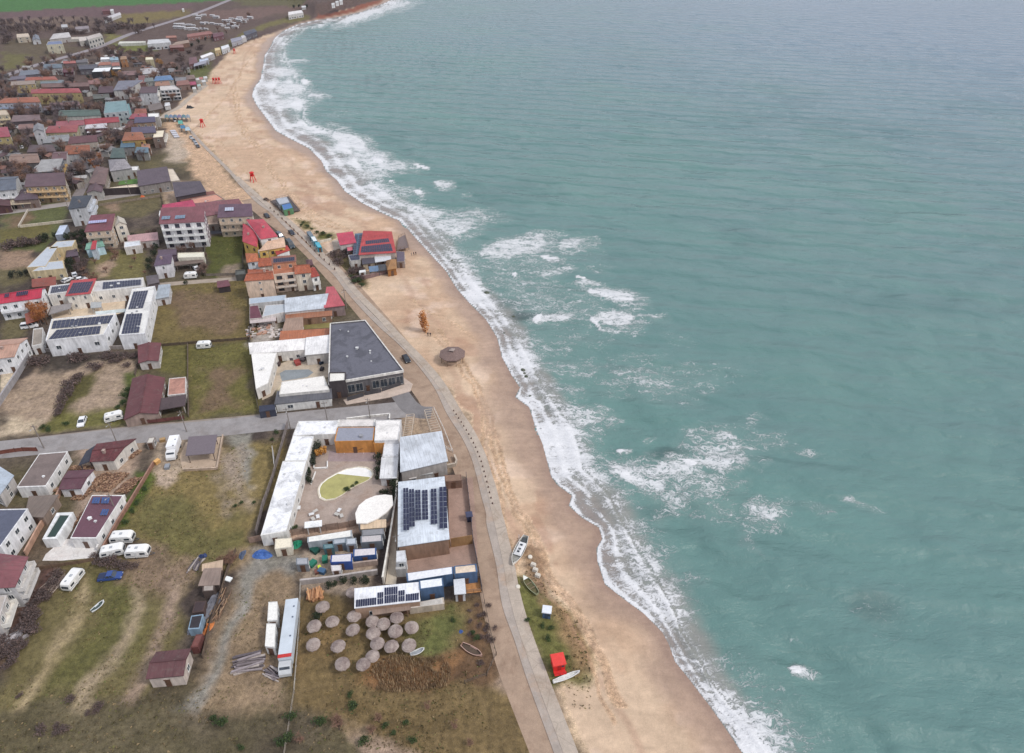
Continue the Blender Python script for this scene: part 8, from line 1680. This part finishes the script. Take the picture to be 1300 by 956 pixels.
# blue bins, poles
pol = thing('utility_pole', 'proto', 'utility pole'); m = MB(); m.tube([(0,0,0),(0,0,8.2)], [.16,.1], 8); m.build('pole', mpl('pole_concrete', (132,124,118), .85), pol); m = MB(); m.box((0,0,7.6),(1.8,.1,.12)); m.build('crossarm', mpl('arm_steel', (110,106,104), .6), pol)
for x in (-.8,0,.8): m = MB(); m.lathe([(.06,7.66),(.08,7.75),(.04,7.86)], 6, (x,0,0)); m.build('insulator', mpl('porcelain', (170,120,100), .4), pol)
m = MB(); m.beam((0,0,7.2),(0,-1.3,7.5),.06); m.box((0,-1.4,7.5),(.2,.5,.1)); m.build('lamp_head', mpl('lamp_case', (170,170,170), .5), pol); PROTOS.append(pol)
for x, y, lb in [(148,561,'utility pole on the road verge above the maroon house'),(369,545,'utility pole at the corner of the white resort roof'),(416,536,'utility pole behind the grey roofed bar'),(470,531,'utility pole beside the white planting bed'),(56,569,'utility pole at the west end of the asphalt road'),(237,548,'utility pole beside the road at the pavilion'),(150,655,'utility pole in the alley of the plum roofed house'),(108,240,'utility pole at the foot of the village street'),(133,196,'utility pole halfway up the village street'),(86,262,'utility pole beside the grass field'),(20,268,'utility pole at the left end of the cross street'),(166,248,'utility pole behind the cream topped garages'),
    (345,340,'lamp pole at the back of the terracotta hotel'),(440,392,'lamp pole inland of the dirt road by the red canopy'),(505,706,'utility pole at the end of the resort passage')]:
    place(pol, x, y, rr.uniform(-.3,.3), rr.uniform(.85,1.05), lb)
# hammock frame and chairs at the pool
w_ = P(450, 574); o = thing('hammock', 'dark hammock slung between white posts before the orange timber front', 'hammock', (w_[0], w_[1], .1)); 
for x in (-2.6, 2.6): m = MB(); m.beam((x,0,0),(x,0,1.7),.08); m.beam((x,-.7,0),(x,.7,0),.08); m.build('stand', mpl('stand_paint', (226,224,220), .5), o)
m = MB()
for i in range(8):
    a0 = -2.5 + 5 * i / 8; a1 = a0 + 5 / 8; z0, z1 = 1.5 - .9 * math.cos(a0 * .6) ** 2, 1.5 - .9 * math.cos(a1 * .6) ** 2; m.hexa([(a0,-.4,z0-.03),(a1,-.4,z1-.03),(a1,.4,z1-.03),(a0,.4,z0-.03)],[(a0,-.4,z0),(a1,-.4,z1),(a1,.4,z1),(a0,.4,z0)])
m.build('sling', mpl('sling_cloth', (60,52,56), .9), o)
# low white planters
for (a, b, c, lb) in [((399,586),(399,596),(416,595),'white edged planter with orange bamboo'),]:
    wall_run(lb, [a, b, c, (416,587)], .5, .2, (228,226,222), name='planter', cat='planter')
wall_run('low white edge of the hedge strip along the western wing', [(401,600),(395,616)], .4, .2, (226,222,216), name='planter', cat='planter')
# rocks in the surf
for k, (x, y, s) in enumerate([(574,331,.7),(578,333,.5),(618,372,1.1),(640,423,.5),(664,470,.8),(668,478,.7),(666,474,.5),(673,503,.6),(652,402,.6)]):
    w_ = P(x, y, -1); rnd = random.Random(k); m = MB(); m.lathe([(0,.6*s),(.5*s,.5*s),(.9*s,.2*s),(1.0*s,-.3*s)], 7, a0=rnd.random()); me = m.mesh('rock', mpl('wet_rock', (70,76,58), .5, .3, 2))
    for v_ in me.vertices: v_.co += Vector((rnd.uniform(-.15,.15), rnd.uniform(-.15,.15), rnd.uniform(-.1,.1))) * s
    o = link('rock', me); o.location = (w_[0], w_[1], -1.0); tag(o, 'small dark weedy rock showing through the surf', 'rock', 'rocks in the surf')
for p_ in PROTOS:
    st_ = [p_]
    while st_:
        q_ = st_.pop(); st_ += list(q_.children); bpy.data.objects.remove(q_)
